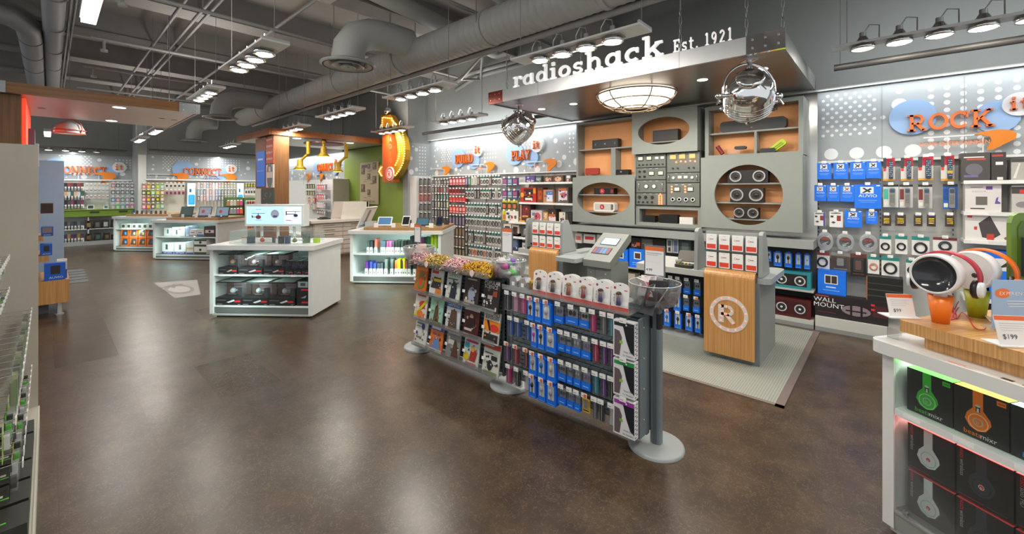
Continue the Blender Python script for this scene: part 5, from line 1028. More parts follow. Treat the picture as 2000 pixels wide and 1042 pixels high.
# ---- accessory half of the floor rack: the items as they hang, row by row (image columns give the place along the rack)
PL = 2.5
rows = [
 (.868, .165, [('bar', 983, 996, '1c2024'), ('bar', 998, 1011, 'f0a8c8'), ('bar', 1012, 1028, 'e0559a'), ('blue', 1030, 1043, '2a2a2a'), ('blue', 1044, 1057, '8a8a88'), ('blue', 1058, 1077, 'b8b8b8'), ('split', 1080, 1098, '707478'), ('wide', 1102, 1127, ''), ('wide', 1129, 1148, ''), ('bar', 1149, 1163, 'd0207c'), ('bar', 1170, 1184, '707478'), ('bar', 1185, 1200, '1a9aa6')]),
 (.668, .165, [('bar', 990, 1001, '1a62b8'), ('bar', 1003, 1015, '1a62b8'), ('bar', 1023, 1035, '1a62b8'), ('blue', 1037, 1049, 'b83a8a'), ('blue', 1050, 1064, '2a2a2a'), ('blue', 1065, 1086, 'a8a8a8'), ('split', 1087, 1101, '707478'), ('split', 1102, 1113, '5a5e64'), ('split', 1114, 1132, 'd8d8dc'), ('split', 1133, 1151, 'b088b8'), ('bar', 1155, 1168, 'c81c50'), ('bar', 1172, 1184, '6a2a86'), ('bar', 1186, 1199, '6a2a86')]),
 (.45, .165, [('bar', 983, 994, '6a2a86'), ('bar', 1000, 1011, 'a82838'), ('bar', 1021, 1030, '7a2030'), ('blue', 1033, 1049, '8a8a8a'), ('blue', 1050, 1066, '2c64b0'), ('blue', 1068, 1086, 'b0b0a8'), ('split', 1087, 1103, '5a6068'), ('split', 1105, 1116, '7a7e84'), ('split', 1118, 1132, 'd8d8dc'), ('split', 1133, 1151, 'b088b8'), ('bar', 1155, 1168, '1a9aa6'), ('bar', 1171, 1183, '6a2a86'), ('bar', 1186, 1199, '1c2024')]),
 (.272, .16, [('bar', 986, 997, 'd0207c'), ('bar', 1002, 1014, '1c2024'), ('bar', 1022, 1032, 'e8e8e8'), ('blue', 1033, 1047, '2a2a2a'), ('blue', 1051, 1066, 'a8a8a8'), ('blue', 1067, 1086, '9aa0a4'), ('split', 1087, 1103, '5a6068'), ('split', 1105, 1118, '9a9ea2'), ('split', 1119, 1131, '9a9ea2'), ('card', 1133, 1149, 'd8b020'), ('bar', 1156, 1164, '707478'), ('bar', 1167, 1179, '1c2024'), ('bar', 1187, 1199, 'e8e8e8')])]
for r, (z, h, its) in enumerate(rows):
    cnt = {}
    for i, (kd, u0, u1, c) in enumerate(its):
        x0 = oy(u0, 600, PL)[0]; x1 = oy(u1, 600, PL)[0]; w = round((x1-x0)*.96, 3); x = (x0+x1)/2; red = kd in ('blue',) or (r == 2 and i < 3)
        if kd == 'bar': sp = pk('bar', w, h*.86, .03, c, 'd8d8d8', .17, red, 'accessory_pack', 'phone accessory'); l = '%s bar pack in clear plastic' % CN.get(c, 'pink spotted')
        elif kd == 'blue': sp = pk('blue', w, h, .045 if u1-u0 > 16 else .035, 'c', c, .185, red, 'earphone_pack', 'earphones'); l = 'blue boxed earphones with clear window'
        elif kd == 'split': sp = pk('split', w, h*.82, .03, '9aa0a6', c, .17, False, 'earphone_pack', 'earphones'); l = 'clear topped pack with blue foot'
        elif kd == 'wide': sp = pk('split', w, h*.72, .035, 'b8bcbe', '2a2a2a', .17, False, 'earphone_pack', 'earphones'); l = 'wide blue footed pack of black plugs'
        else: sp = pk('card', w, h*.75, .015, c, '2a2420', .17, True, 'accessory_pack', 'phone accessory'); l = 'yellow card pack'
        hang(sp, (x, 2.67, z), 0, '%s, %s hook, %s row of the foreground rack' % (l, ORD[i], ROWN[r] if r < 3 else 'bottom'), 'packs on the foreground rack')
for k, (z, c1, c2) in enumerate(((.865, '9ac43c', '2a2c34'), (.615, '8aca40', '2a9a4a'), (.36, '8ab43c', 'b03ab4'))):
    hang(pk('sheet', .15, .235, .05, c1, c2, .2, False, 'screen_sheet_pack', 'reader accessory'), (-1.265, 2.67, z), 0, ['white tablet sheet pack with dark top band at the end of the foreground rack', 'white and green tablet sheet pack, middle one at the rack end', 'white tablet sheet pack with magenta band, lowest at the rack end'][k], 'tablet sheet packs')
# white figure cards standing in the acrylic tray
def figcard(hair, top):
    def make():
        t = thing('figure_card', '', 'usb figure'); w, h = .13, .185
        P = [(-w/2, 0), (w/2, 0), (w/2, h*.86), (w*.36, h*.96), (w*.1, h), (-w*.1, h), (-w*.36, h*.96), (-w/2, h*.86)]
        m = MB().prism(P, -.002, .002, 'ecebe8/.4', 1); art(m, w, h, -.002, [('r', 0, 0, 1, .13, 'd83428'), ('o', .2, .8, .07, 'a83a50'), ('r', .72, .72, .9, .76, 'e06a5a'), ('o', .18, .55, .035, '8a8a8a'), ('o', .18, .44, .035, '8a8a8a'), ('o', .18, .33, .035, '8a8a8a'), ('r', .62, .2, .94, .34, 'fafafa'), ('r', .45, .9, .55, .93, '4a4a4a')]); m.part('backing_card', t)
        m = MB(); m.M = Matrix.Translation((-.005, -.012, h*.42)) @ Matrix.Rotation(PI/2, 4, 'X'); m.lathe([(w*.24, 0), (w*.22, .014), (w*.1, .02), (.001, .021)], 'clear', (0, 0, 0), 16, 1, 1.5); m.part('blister', t)
        f = MB().ball((-.005, -.014, h*.56), .017, 'c89a7c', 8).box((-.016, -.022, h*.2), (.008, -.006, h*.36), top).lathe([(.012, 0), (.014, .03), (.007, .038)], top, (-.004, -.014, h*.3), 10); f.part('figure', t)
        MB().lathe([(.018, 0), (.0195, .009), (.012, .018), (.001, .02)], hair, (-.005, -.013, h*.58), 12).part('hair', t)
        return t
    return make
HC = [('5a3a2c', '5c5244'), ('4a2e24', '5c5244'), ('8a6048', 'b85a4c'), ('9a6a50', 'b05048'), ('3a2a2a', '5a4684'), ('40302e', '5a4684')]
for i, (u0, u1) in enumerate(((1043, 1067), (1070, 1095), (1099, 1128), (1128, 1157), (1160, 1192), (1194, 1229))):
    x = (oy(u0, 550, 2.56)[0]+oy(u1, 550, 2.56)[0])/2
    place(('fig', i), figcard(*HC[i]), (x, 2.55, .8915), 0, 'white card with a %s toy figure, %s in the clear tray' % (['khaki', 'khaki', 'red shirted', 'red shirted', 'purple suited', 'purple suited'][i], ORD[i]), 'figure cards in the clear tray', tilt=-.1)
for i, u in enumerate((1085, 1118, 1150, 1182)):
    x = oy(u, 550, 2.6)[0]; place(('fig', i+6), figcard('5a3a2c', '777777'), (x, 2.62, .8915), 0, 'white figure card in the back row of the clear tray, %s from its left end' % ORD[i], 'figure cards in the clear tray', scale=.97)
for x, l in ((-2.3, 'left'), (-2.2, 'right')):
    t = thing('clear_box', 'small clear lidded box by the middle post, %s one of a pair' % l, 'box', (x, 2.6, .89)); P = [(-.04, 0), (.04, 0), (.04, .06), (.025, .09), (-.025, .09), (-.04, .06)]
    MB().prism([(x+a, .89+b) for a, b in P], 2.57, 2.64, 'bag', 1).part('shell', t); MB().box((x-.015, 2.568, .91), (x+.015, 2.57, .94), 'f0f0ee').part('price_tag', t)
    MB().ball((x, 2.6, .925), .024, '8a6a70', 6).part('contents', t)
# bowls and sign cards
NT = [0]
def bowl(x, y, z, lab, fill, r=.165):
    t = thing('clear_bowl', lab, 'bowl', (x, y, z))
    MB().lathe([(.04, 0), (r*.5, .004), (r*.8, .03), (r*.95, .08), (r, .16), (r*1.01, .165), (r*.97, .16), (r*.92, .085), (r*.76, .036), (r*.45, .01), (.03, .008)], 'clear', (x, y, z), 32).part('shell', t)
    MB().tube([(x+r*math.cos(a), y+r*math.sin(a), z+.163) for a in [2*PI*j/32 for j in range(32)]], .0035, 'c8c8ca/.15', 5, True).part('rim', t)
    rr = random.Random(hash(lab) % 97 if False else len(lab))
    for k, (nm, c, n) in enumerate(fill):
        for i in range(n):
            NT[0] += 1; a = rr.random()*6.28; q = rr.random()*r*.68; zz = z+.045+rr.random()*.11; s = .028+rr.random()*.018
            m = MB(Matrix.Translation((x+q*math.cos(a), y+q*math.sin(a), zz)) @ Matrix.Rotation(rr.random()*3, 4, 'Z') @ Matrix.Rotation(rr.random()*1.4-.7, 4, 'X'))
            if nm == 'card': s *= 1.35; m.box((-s, -.003, -s*1.4), (s, .003, s*1.4), c).box((-s*.7, -.0045, -s*.4), (s*.7, -.003, s*.5), rr.choice(['b8404a', '5a5a88', '6a6a6a']))
            else: m.ball((0, 0, 0), s, c, 6, .8).cyl((0, 0, s*.6), (0, 0, s*1.3), s*.3, 'd8d4d8', 6)
            m.solo({'card': 'boxed_trinket', 'bag': 'wrapped_trinket'}[nm], '%s in the %s post bowl, %s of its kind' % ({'card': 'printed card pack', 'bag': 'wrapped %s toy' % {'d85aa0': 'pink', '7a4ab0': 'purple', '58c050': 'green', 'e86a5a': 'coral', '3a9a6a': 'sea green', 'd8d8d8': 'white', '6a3a44': 'maroon'}.get(c, 'grey')}[nm], 'left' if x < -3 else 'middle' if x < -2 else 'right', ORD[i+(12 if nm == 'card' and c == '4a4a4e' else 0)]), 'trinket')
    return t
bowl(-3.76, 2.68, .925, 'clear acrylic bowl of wrapped trinkets on the left post of the floor rack', [('card', 'e0c8c0', 12), ('bag', '3a9a6a', 2), ('bag', 'd8d8d8', 5), ('bag', '6a3a44', 5)])
bowl(-2.45, 2.68, .925, 'clear acrylic bowl heaped with bright trinkets on the middle post', [('bag', 'd8d8d8', 16), ('bag', 'd85aa0', 5), ('bag', '7a4ab0', 4), ('bag', '58c050', 6), ('bag', 'e86a5a', 5)], .15)
bowl(-1.145, 2.68, .925, 'clear acrylic bowl of card packs on the right post nearest the camera', [('card', 'd8d0d0', 12), ('card', '4a4a4e', 16)])
def signcard(x, y, z, lab, price, w=.1, h=.16, post=.2, fr='6c7072'):
    t = thing('price_sign', lab, 'price sign', (x, y, z)); m = MB().box((x-w/2-.008, y-.004, z+post), (x+w/2+.008, y+.004, z+post+h), fr); m.part('frame', t)
    m = MB(); m.M = Matrix.Translation((x, 0, 0)); art(m, w, h-.016, y-.004, [('r', 0, 0, 1, 1, 'eeeeee'), ('r', 0, .86, 1, 1, 'e8743c'), ('r', .08, .76, .9, .78, '88a0b0'), ('r', .08, .7, .7, .715, 'a8a8a8'), ('r', .1, .45, .8, .455, 'c8c8c8'), ('t', price, .22, .12, .2, '333333')], z0=z+post+.008); m.part('printed_sheet', t)
    MB().cyl((x, y, z), (x, y, z+post), .005, 'b0b4b6/.2', 6).part('stem', t)
signcard(-3.76, 2.66, .93, 'grey framed price sign above the left bowl', '', .1, .2, .2); signcard(-2.45, 2.66, .93, 'grey framed price sign above the middle bowl', '', .11, .22, .22); signcard(-1.145, 2.68, .93, 'grey framed price sign with orange band above the right bowl', '4.99', .125, .2, .2)
# magazines
MAGS = [
 [('orange craft monthly', 'd06a20', [('r', 0, .84, 1, 1, 'e89040'), ('o', .5, .45, .33, '6a8a3a', .42), ('o', .5, .45, .2, 'c8502a', .3)]), ('white car magazine with a yellow truck', 'd8d8d4', [('r', .08, .84, .6, .95, 'c8383a'), ('p', [(.1, .3), (.9, .3), (.85, .7), (.3, .72)], '2c2c34'), ('r', .3, .55, .9, .66, 'e0c820'), ('r', .5, .12, .95, .3, 'd88030')]),
  ('white games magazine with green title', 'd4dcd4', [('t', 'GAMING', .5, .86, .22, '2a8a54', .95), ('r', .1, .76, .8, .8, '4a6a5a'), ('p', [(.3, .1), (.75, .1), (.8, .5), (.62, .72), (.4, .6)], '24303e')]), ('dark cinema magazine with a pale hand', '3a2c2a', [('r', .2, .88, .8, .93, 'b8b0a8'), ('o', .55, .4, .24, '98a4b8', .34), ('r', .1, .1, .8, .2, 'b0a8a0')]),
  ('dark science magazine with white masthead', '2c2a28', [('t', 'POPULAR', .5, .87, .23, 'f0eeea', .95), ('t', 'SCIENCE', .46, .74, .22, 'f0eeea', .95), ('r', .6, .5, .86, .68, 'b05038'), ('r', .3, .4, .6, .52, 'a8a098'), ('r', .05, .04, .9, .08, 'c8c4c0'), ('t', '14', .12, .12, .16, 'e0e0dc')])],
 [('white food magazine with red dish', 'dcd6ce', [('r', .1, .86, .85, .93, 'b84a5a'), ('o', .6, .55, .26, 'c83a30', .2), ('p', [(0, .1), (.2, .1), (1, .7), (1, .85)], 'c8d020'), ('o', .5, .2, .25, 'e88030', .2)]), ('teal adventure magazine with a figure', '98c8b4', [('p', [(.3, .05), (.75, .05), (.66, .6), (.5, .82), (.38, .6)], '5a4a34'), ('o', .52, .78, .09, 'b08868'), ('r', 0, 0, 1, .12, '6a7040')]),
  ('games magazine with blue title', 'd0d4d8', [('r', 0, .78, 1, 1, '3a6ab0'), ('t', 'GAMING', .5, .82, .22, 'e8f0ff', .95), ('p', [(.2, .05), (.85, .05), (.75, .7), (.35, .7)], '5c4436')]), ('dark red band magazine with long haired cover figures', '4a1c18', [('r', 0, .86, 1, 1, 'd0ccc8'), ('o', .5, .66, .12, 'b08a74', .12), ('p', [(.2, .3), (.8, .3), (.7, .62), (.3, .62)], '2a1412'), ('r', .1, .18, .6, .26, 'c8c4b8')]),
  ('audio magazine with black masthead and orange picture', 'd8d4cc', [('t', 'SOUND', .5, .87, .25, '141414', 1.05), ('t', '&VISION', .5, .76, .22, '141414', 1.0), ('r', .05, .38, 1, .72, 'e88a20'), ('o', .68, .5, .28, 'd83a30', .16), ('r', .1, .06, .95, .3, '2a2c2a'), ('p', [(.2, .72), (.35, .72), (.5, .4), (.4, .4)], '1c1c1c')])],
 [('pale magazine with a purple microphone', 'd4d8d4', [('r', .1, .8, .7, .86, '6a8a8a'), ('r', .1, .7, .6, .74, '8a9a94'), ('o', .66, .74, .13, '4a3a8a', .16), ('r', .6, .5, .7, .62, 'a8a8a8'), ('r', .15, .28, .6, .34, '8a6a5a')]), ('blue and orange magazine', 'd8783c', [('r', 0, .78, 1, 1, '2a6ab0'), ('r', .1, .82, .8, .94, 'e8ecf4'), ('t', 'SPECIAL', .5, .6, .17, '1c4a8a'), ('p', [(.1, .05), (.9, .05), (.7, .5), (.3, .4)], '6a8ac0'), ('r', 0, 0, 1, .12, 'd8d0c4')]),
  ('grey magazine with a soldier cover', '8a8a88', [('r', .1, .86, .9, .92, 'c8c8c4'), ('r', .15, .5, .6, .66, 'd0ccc4'), ('p', [(.4, .05), (.95, .05), (.75, .62), (.6, .7)], '5a3e2a')]), ('comic magazine with yellow masthead and red heroine', 'c8d0cc', [('r', 0, .9, 1, 1, 'e0c828'), ('r', .1, .8, .9, .87, 'c03a6a'), ('r', .05, .6, .35, .78, '3a9aa8'), ('p', [(.4, .2), (.8, .2), (.9, .5), (.6, .72), (.5, .6)], 'a8342c'), ('o', .6, .6, .13, 'd89a50'), ('o', .2, .3, .17, 'd8c020'), ('r', .2, .05, .9, .14, 'b86a70')]),
  ('magazine with red masthead and a black camera', 'd0d4cc', [('r', 0, .82, 1, .98, 'c84a40'), ('r', .1, .9, .6, .95, '5a2a2a'), ('r', .1, .66, .6, .7, '5a6a6a'), ('r', .5, .48, .85, .62, '2a2a2a'), ('o', .45, .3, .16, '2c2c2c', .22), ('r', .1, .04, .9, .12, '8a9a4a')])]]
def mag(base, items, k):
    def make():
        t = thing('magazine', '', 'magazine'); w, h = .2, .265
        q = random.Random(k); pal = [i_[{'r': 5, 'p': 2, 'o': 4, 't': 5}[i_[0]]] for i_ in items]+['d8d4cc', '2a2826', '8a6a58']; it = list(items)
        it = it[:1]+[('o', q.uniform(.12, .88), q.uniform(.1, .72), q.uniform(.02, .075), q.choice(pal), q.uniform(.02, .09)) for _ in range(9)]+it[1:]+[('o', q.uniform(.15, .85), q.uniform(.12, .6), q.uniform(.015, .05), q.choice(pal)) for _ in range(4)]
        it += [('r', .06, .02+.03*j, .06+q.uniform(.2, .5), .035+.03*j, q.choice(['e8e6e2', '2a2a2a'])) for j in range(2)]
        m = MB().box((-w/2, 0, 0), (w/2, .012, h), base, mt='dcd8d0'); art(m, w, h, -.0, it); m.part('cover', t)
        MB().box((-w*.5-.004, -.016, h*.42), (-w*.5+.03, -.013, h*.42+.026), 'f0f0ee').part('price_tag', t); return t
    return make
for r in range(3):
    for c in range(5):
        l, b, it = MAGS[r][c]; x = -3.6+.257*c; z = (.64, .365, .09)[r]
        place(('mag', r, c), mag(b, it, r*5+c), (x, 2.565, z), 0, '%s in the %s pocket row' % (l, ['top', 'middle', 'bottom'][r]), 'magazines on the floor rack', tilt=-.16)
# tinsel-like sweets baskets along the top: uncountable filling
def heap(x0, x1, cs, lab, nm, n=420, seed=1, zt=.93):
    rr = random.Random(seed); m = MB(); cx = (x0+x1)/2; L_ = (x1-x0)/2
    for i in range(n):
        a = (rr.random()*2-1)*L_; b = (rr.random()*2-1)*.115; hh = .1*(1-(a/L_)**4*.5)*(1-(b/.13)**2); z = zt+.012+hh*rr.random()**.5
        d = Vector((rr.random()-.5, rr.random()-.5, rr.random()-.3)).normalized()*.024; p = Vector((cx+a, 2.62+b, z))
        m.cyl(p-d, p+d, .0055, rr.choice(cs), 4)
    m.solo(nm, lab, 'sweets', kind='stuff')
heap(-3.5, -3.17, ['d0b468', 'c0a040', 'e0cc88', '9a7c30'], 'pale gold wrapped sweets heaped on the rack top', 'wrapped_sweets', seed=2)
heap(-2.92, -2.53, ['d8a828', 'e8c040', 'b07c18', 'c89830'], 'bright gold wrapped sweets heaped on the rack top beside the middle bowl', 'wrapped_sweets', seed=3)
heap(-3.17, -2.92, ['e0b8b8', 'e8d0cc', 'c08a90', 'd8a0a8'], 'pink striped sweets heaped between two gold heaps', 'wrapped_sweets', n=330, seed=4); heap(-3.68, -3.5, ['e0b8b8', 'e8d0cc', 'c08a90'], 'pink striped sweets heaped at the left end of the rack top', 'wrapped_sweets', n=230, seed=5)
for (x, l) in ((-3.38, 'round white price disc before the pale gold sweets'), (-2.72, 'round white price disc before the bright gold sweets')): MB().cyl((x, 2.492, .965), (x, 2.488, .965), .028, 'f0d8d8', 14).box((x-.003, 2.49, .93), (x+.003, 2.5, .96), 'f0d8d8').solo('price_disc', l, 'price tag')
MB().box((-3.7, 2.495, .935), (-2.52, 2.5, .985), 'clear').solo('sweet_guard', 'clear strip along the front of the sweets', 'guard')
m = MB(); rr = random.Random(9)
for i in range(130): p = Vector((-2.16+rr.random()*.08, 2.63+rr.random()*.05, .895+rr.random()*.07)); d = Vector((rr.random()-.5, rr.random()-.5, rr.random()-.3)).normalized()*.02; m.cyl(p-d, p+d, .005, rr.choice(['e0b830', 'c89020']), 4)
m.solo('wrapped_sweets', 'small bunch of yellow sweets behind the first figure cards', 'sweets', kind='stuff')
# ---- ROCK it wall, items placed where the photograph hangs them
YR = 6.42; HK = 6.6
def rock(kind, u0, v0, u1, v1, lab, c1='1f6fd6', c2='2a2a2a', d=.03, nm='cable_pack', cat='cable', red=False):
    x0, z1 = oy(u0, v0, YR); x1, _ = oy(u1, v1, YR); _, z0 = oy((u0+u1)/2, v1, YR); _, z1 = oy((u0+u1)/2, v0, YR)
    hang(pk(kind, round(x1-x0, 2), round(z1-z0, 2), d, c1, c2, HK-YR+.0, red, nm, cat), ((x0+x1)/2, HK, z1+.015), 0, lab, 'packs on the rack under ROCK it')
for i, (a, b, c, d) in enumerate(((1596, 318, 1623, 350), (1628, 317, 1656, 350), (1661, 315, 1690, 349), (1692, 314, 1720, 348))): rock('carton', a, b, c, d, 'blue cable box, %s in the top row under the dotted wall beside the canopy' % ORD[i])
for i, (a, b, c, d, y) in enumerate(((1725, 308, 1748, 353, 0), (1759, 307, 1784, 353, 0), (1794, 305, 1823, 352, 0), (1838, 303, 1865, 352, 'd8b020'))): rock('remote', a, b, c, d, 'dark remote control on red card, %s in the top row' % ORD[i] if not y else 'dark remote with a yellow band on red card', 'c8283a', y or '2a2a2a', nm='remote_pack', cat='remote control')
for i, (a, b, c, d) in enumerate(((1590, 361, 1614, 393), (1615, 361, 1640, 393), (1641, 361, 1668, 393))): rock('carton', a, b, c, d, 'small blue cable box with copper plugs, %s in the second row' % ORD[i], c2='a07040')
rock('carton', 1669, 360, 1721, 406, 'large blue AUVIO cable box, biggest in the second row')
rock('remote2', 1725, 360, 1755, 405, 'grey rounded remote on white and green card', 'd8dcd8', '4ab8a0', nm='remote_pack', cat='remote control')
for i, (a, c) in enumerate(((1757, 1783), (1794, 1821))): rock('remote2', a, 360, c, 406, 'grey remote on dark red card, %s one in the second row' % ORD[i], 'd0ccc8', '7a3030', nm='remote_pack', cat='remote control')
rock('remote2', 1842, 359, 1872, 409, 'white remote on a bright blue card, right end of second row', '2a64b4', '1c4c94', nm='remote_pack', cat='remote control')
for i, (a, b, c, d) in enumerate(((1590, 414, 1611, 441), (1620, 413, 1646, 443))): rock('white', a, b, c, d, 'white printed adapter box, %s in the third row' % ORD[i], c2='4a4a9a' if i == 0 else 'd8d8d8', nm='adapter_box', cat='adapter')
rock('carton', 1650, 411, 1683, 443, 'blue adapter box with white picture in the third row'); rock('carton', 1691, 412, 1714, 437, 'small blue adapter box at the end of the third row')
for i, (a, c) in enumerate(((1722, 1741), (1748, 1770), (1785, 1802), (1811, 1828), (1846, 1865))): rock('plugs', a, 419, c, 442, 'small card of gold plugs, %s from the left' % ORD[i], nm='plug_pack', cat='plugs')
for i, (a, b, c, d) in enumerate(((1595, 452, 1627, 490), (1633, 455, 1668, 491), (1678, 456, 1713, 492))): rock('clam', a, b, c, d, 'round clear clamshell of speaker wire, %s from the left' % ORD[i], 'b8483a', '5a5654', nm='wire_clamshell', cat='speaker wire')
for i, (a, b, c, d, w) in enumerate(((1718, 460, 1740, 495, 0), (1749, 460, 1772, 497, 0), (1781, 462, 1816, 500, 0), (1823, 464, 1870, 492, 1))): rock('cable', a, b, c, d, ['white card with a thin looped lead under a teal header', 'white card with a tall black coil under a teal header', 'white card with a wide black coil under a teal header', 'wide dark pack of thick cable behind the display heads'][i], '2a8a84' if not w else '7a3a3c', '26282a' if not w else '3a4048')
rock('cable', 1592, 492, 1620, 525, 'grey pack of dark cable, first in the fifth row', '8a3a3a', '2a2e34'); rock('card', 1623, 494, 1659, 529, 'brown card of small plugs in the fifth row', '5a4a40', '8a8884'); rock('card', 1660, 496, 1693, 540, 'black tall card pack in the fifth row', '24221f', '6a3a34')
rock('cable', 1695, 500, 1717, 536, 'white card with peach coils in the fifth row', '2a8a84', 'd89a7c'); rock('cable', 1722, 502, 1756, 539, 'white card with a black coil and gold ends in the fifth row', '2a8a84', '26282a'); rock('cable', 1770, 507, 1791, 543, 'white card half hidden by the nearest display head', '2a8a84', '26282a')
# cartons: thing with printed faces; origin bottom centre, front at y = 0
def carton(w, d, h, base, items, top=None, side=None):
    def make():
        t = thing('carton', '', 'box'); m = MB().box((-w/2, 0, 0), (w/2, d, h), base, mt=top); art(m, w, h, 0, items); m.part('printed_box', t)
        if side: MB().box((w/2, .0, 0), (w/2+.0008, d, h), side).part('side_print', t)
        return t
    return make
NC = [0]; LASTBOX = [None]
def setbox(name, cat, loc, w, d, h, base, items, lab, rz=0, group=None, top=None, side=None):
    NC[0] += 1; o = place(('carton', NC[0]), carton(w, d, h, base, items, top, side), loc, rz, lab, group); o.name = name; o['category'] = cat; WM[o.name] = Matrix.Translation(loc) @ Matrix.Rotation(rz, 4, 'Z'); LASTBOX[0] = o; return o
def clut(items, seed, n=9):
    q = random.Random(seed); pal = [i_[{'r': 5, 'p': 2, 'o': 4, 't': 5}[i_[0]]] for i_ in items]+['d8d0c8', '1c1a1a', '7a5040', 'a03a34', '3a4a6a']; out = []
    for _ in range(n):
        a, b, w_, h_ = q.uniform(.08, .8), q.uniform(.08, .8), q.uniform(.04, .16), q.uniform(.03, .14)
        out.append(('r', a, b, min(.96, a+w_), min(.96, b+h_), q.choice(pal)) if q.random() < .5 else ('o', a, b, w_*.5, q.choice(pal)))
    return list(items)+out
def boxuv(name, cat, u0, v0, u1, v1, y, d, base, items, lab, **k):
    x0, _ = oy(u0, v0, y); x1, _ = oy(u1, v0, y); um = (u0+u1)/2; _, zt = oy(um, v0, y); _, zb = oy(um, v1, y); z = k.pop('z', zb)
    return setbox(name, cat, ((x0+x1)/2, y, z), x1-x0, d, zt-z, base, items, lab, **k)
boxuv('speaker_box', 'boxed electronics', 1597, 529, 1652, 581, 6.33, .18, BL, [('r', .25, .5, .72, .85, 'e0e0dc'), ('r', .28, .53, .47, .81, '3a2e28'), ('r', .5, .53, .69, .81, '3a2e28'), ('r', .3, .36, .66, .4, 'c8dcf8'), ('r', .2, .25, .78, .27, '9cc0f0')], 'large blue box with a picture of two speakers on the low shelf', z=.4)
boxuv('wall_shelf_box', 'boxed electronics', 1692, 542, 1764, 596, 6.33, .2, '1e1e1c', [('r', .02, .74, .98, .76, '4a4c48'), ('r', .02, .5, .98, .53, '4a4c48'), ('r', .02, .27, .98, .3, '4a4c48'), ('r', 0, .0, .03, 1, 'a8602a')], 'black carton with grey bands beside the display table', z=.4)
boxuv('wall_mount_box', 'boxed wall mount', 1592, 582, 1735, 630, 6.27, .15, '241e20', [('t', 'WALL', .14, .68, .11, 'e8e6e4', 1.1), ('t', 'MOUNT', .2, .44, .11, 'e8e6e4', 1.1), ('o', .58, .45, .2, '8a7a80', .09), ('r', .5, .2, .53, .7, '1c1c1e'), ('r', .64, .15, .67, .75, '1c1c1e'), ('r', .44, .4, .72, .46, '1c1c1e'), ('r', .8, .3, .99, .8, '4a2428'), ('r', .78, .78, .83, .86, 'd83a34'), ('r', .78, .58, .83, .66, 'd83a34'), ('r', .0, .92, .2, .96, 'b8484a'), ('r', .04, .2, .3, .22, '8a3a3a')], 'long black WALL MOUNT carton on the base deck', z=.172)
for (a, b, c, d, zz, base, it, lab) in (
  (1877, 298, 1934, 349, 0, '4a4644', [('r', .1, .82, .8, .86, 'e0d8d0'), ('r', .2, .74, .85, .79, 'c84a34'), ('o', .45, .4, .3, '6a6670', .3), ('r', .1, .12, .6, .2, '6a6a90')], 'grey printed wall plate box on the top shelf at right'),
  (1936, 297, 1965, 349, 0, '3c3836', [('r', .05, .85, .8, .92, 'a84a3a'), ('r', .3, .55, .8, .66, 'e4e4e0'), ('r', .4, .02, .8, .12, 'd8d8d0')], 'narrow dark box next to the grey printed one on the top shelf'),
  (1975, 310, 2012, 349, 0, 'b0aca4', [('r', .0, .85, 1, 1, '4a4440'), ('p', [(.1, .1), (.4, .8), (.5, .8), (.25, .1)], 'd8d8d8')], 'pale boxed antenna cut by the right edge, top shelf'),
  (1885, 359, 1956, 412, 1, 'dad4d2', [('t', 'INDOOR', .4, .7, .1, 'a8a0a0'), ('r', .15, .88, .5, .9, '4a4a4a'), ('r', .58, .8, .76, .92, '6a4a9a'), ('r', .3, .25, .62, .55, '6a6660'), ('r', .15, .1, .55, .14, '3a3a3a'), ('p', [(.82, .3), (.86, .5), (.92, .55), (.9, .4), (.97, .35), (.97, .3)], '6a5aa8')], 'white antenna box with a purple squiggle on the middle shelf'),
  (1976, 362, 2015, 413, 1, 'c4c0ba', [('r', 0, .7, 1, .95, '4a4440'), ('r', .4, .72, .9, .85, 'd83a34'), ('o', .6, .3, .4, '8a8888', .25)], 'grey boxed antenna cut by the right edge, middle shelf'),
  (1885, 418, 1975, 472, 2, 'e0dcda', [('p', [(.3, .65), (.55, .95), (.78, .25), (.6, .06), (.38, .12)], '4a4446'), ('r', .05, .85, .16, .98, 'd8403a'), ('r', .2, .4, .27, .52, 'd8403a'), ('r', .48, .04, .64, .26, 'c84434'), ('o', .9, .12, .05, '8a6a50')], 'white box with a large dark angled antenna on the third shelf')):
    boxuv('antenna_box', 'boxed electronics', a, b, c, d, 6.32, .2, base, it, lab, z=zs[zz])
boxuv('speaker_box', 'boxed electronics', 1925, 490, 1974, 540, 6.33, .2, BL, [('r', .4, .6, 1, .85, 'e4e4e0'), ('p', [(.5, .65), (.9, .8), (.95, .7)], '3a3230'), ('r', .3, .3, .8, .34, '9cc0f0')], 'blue box behind the orange headband', z=.6)
for k in range(3): boxuv('disc_box', 'boxed electronics', 1905+k*9, 558, 1932+k*9, 580, 6.33+.03*k, .15, '2a2422', [('r', .05, .8, .9, .86, 'c84a34'), ('r', .05, .3, .8, .34, '8a8a86')], 'dark box low on the rack behind the display cups, %s' % ['left', 'middle', 'right'][k], z=.17)
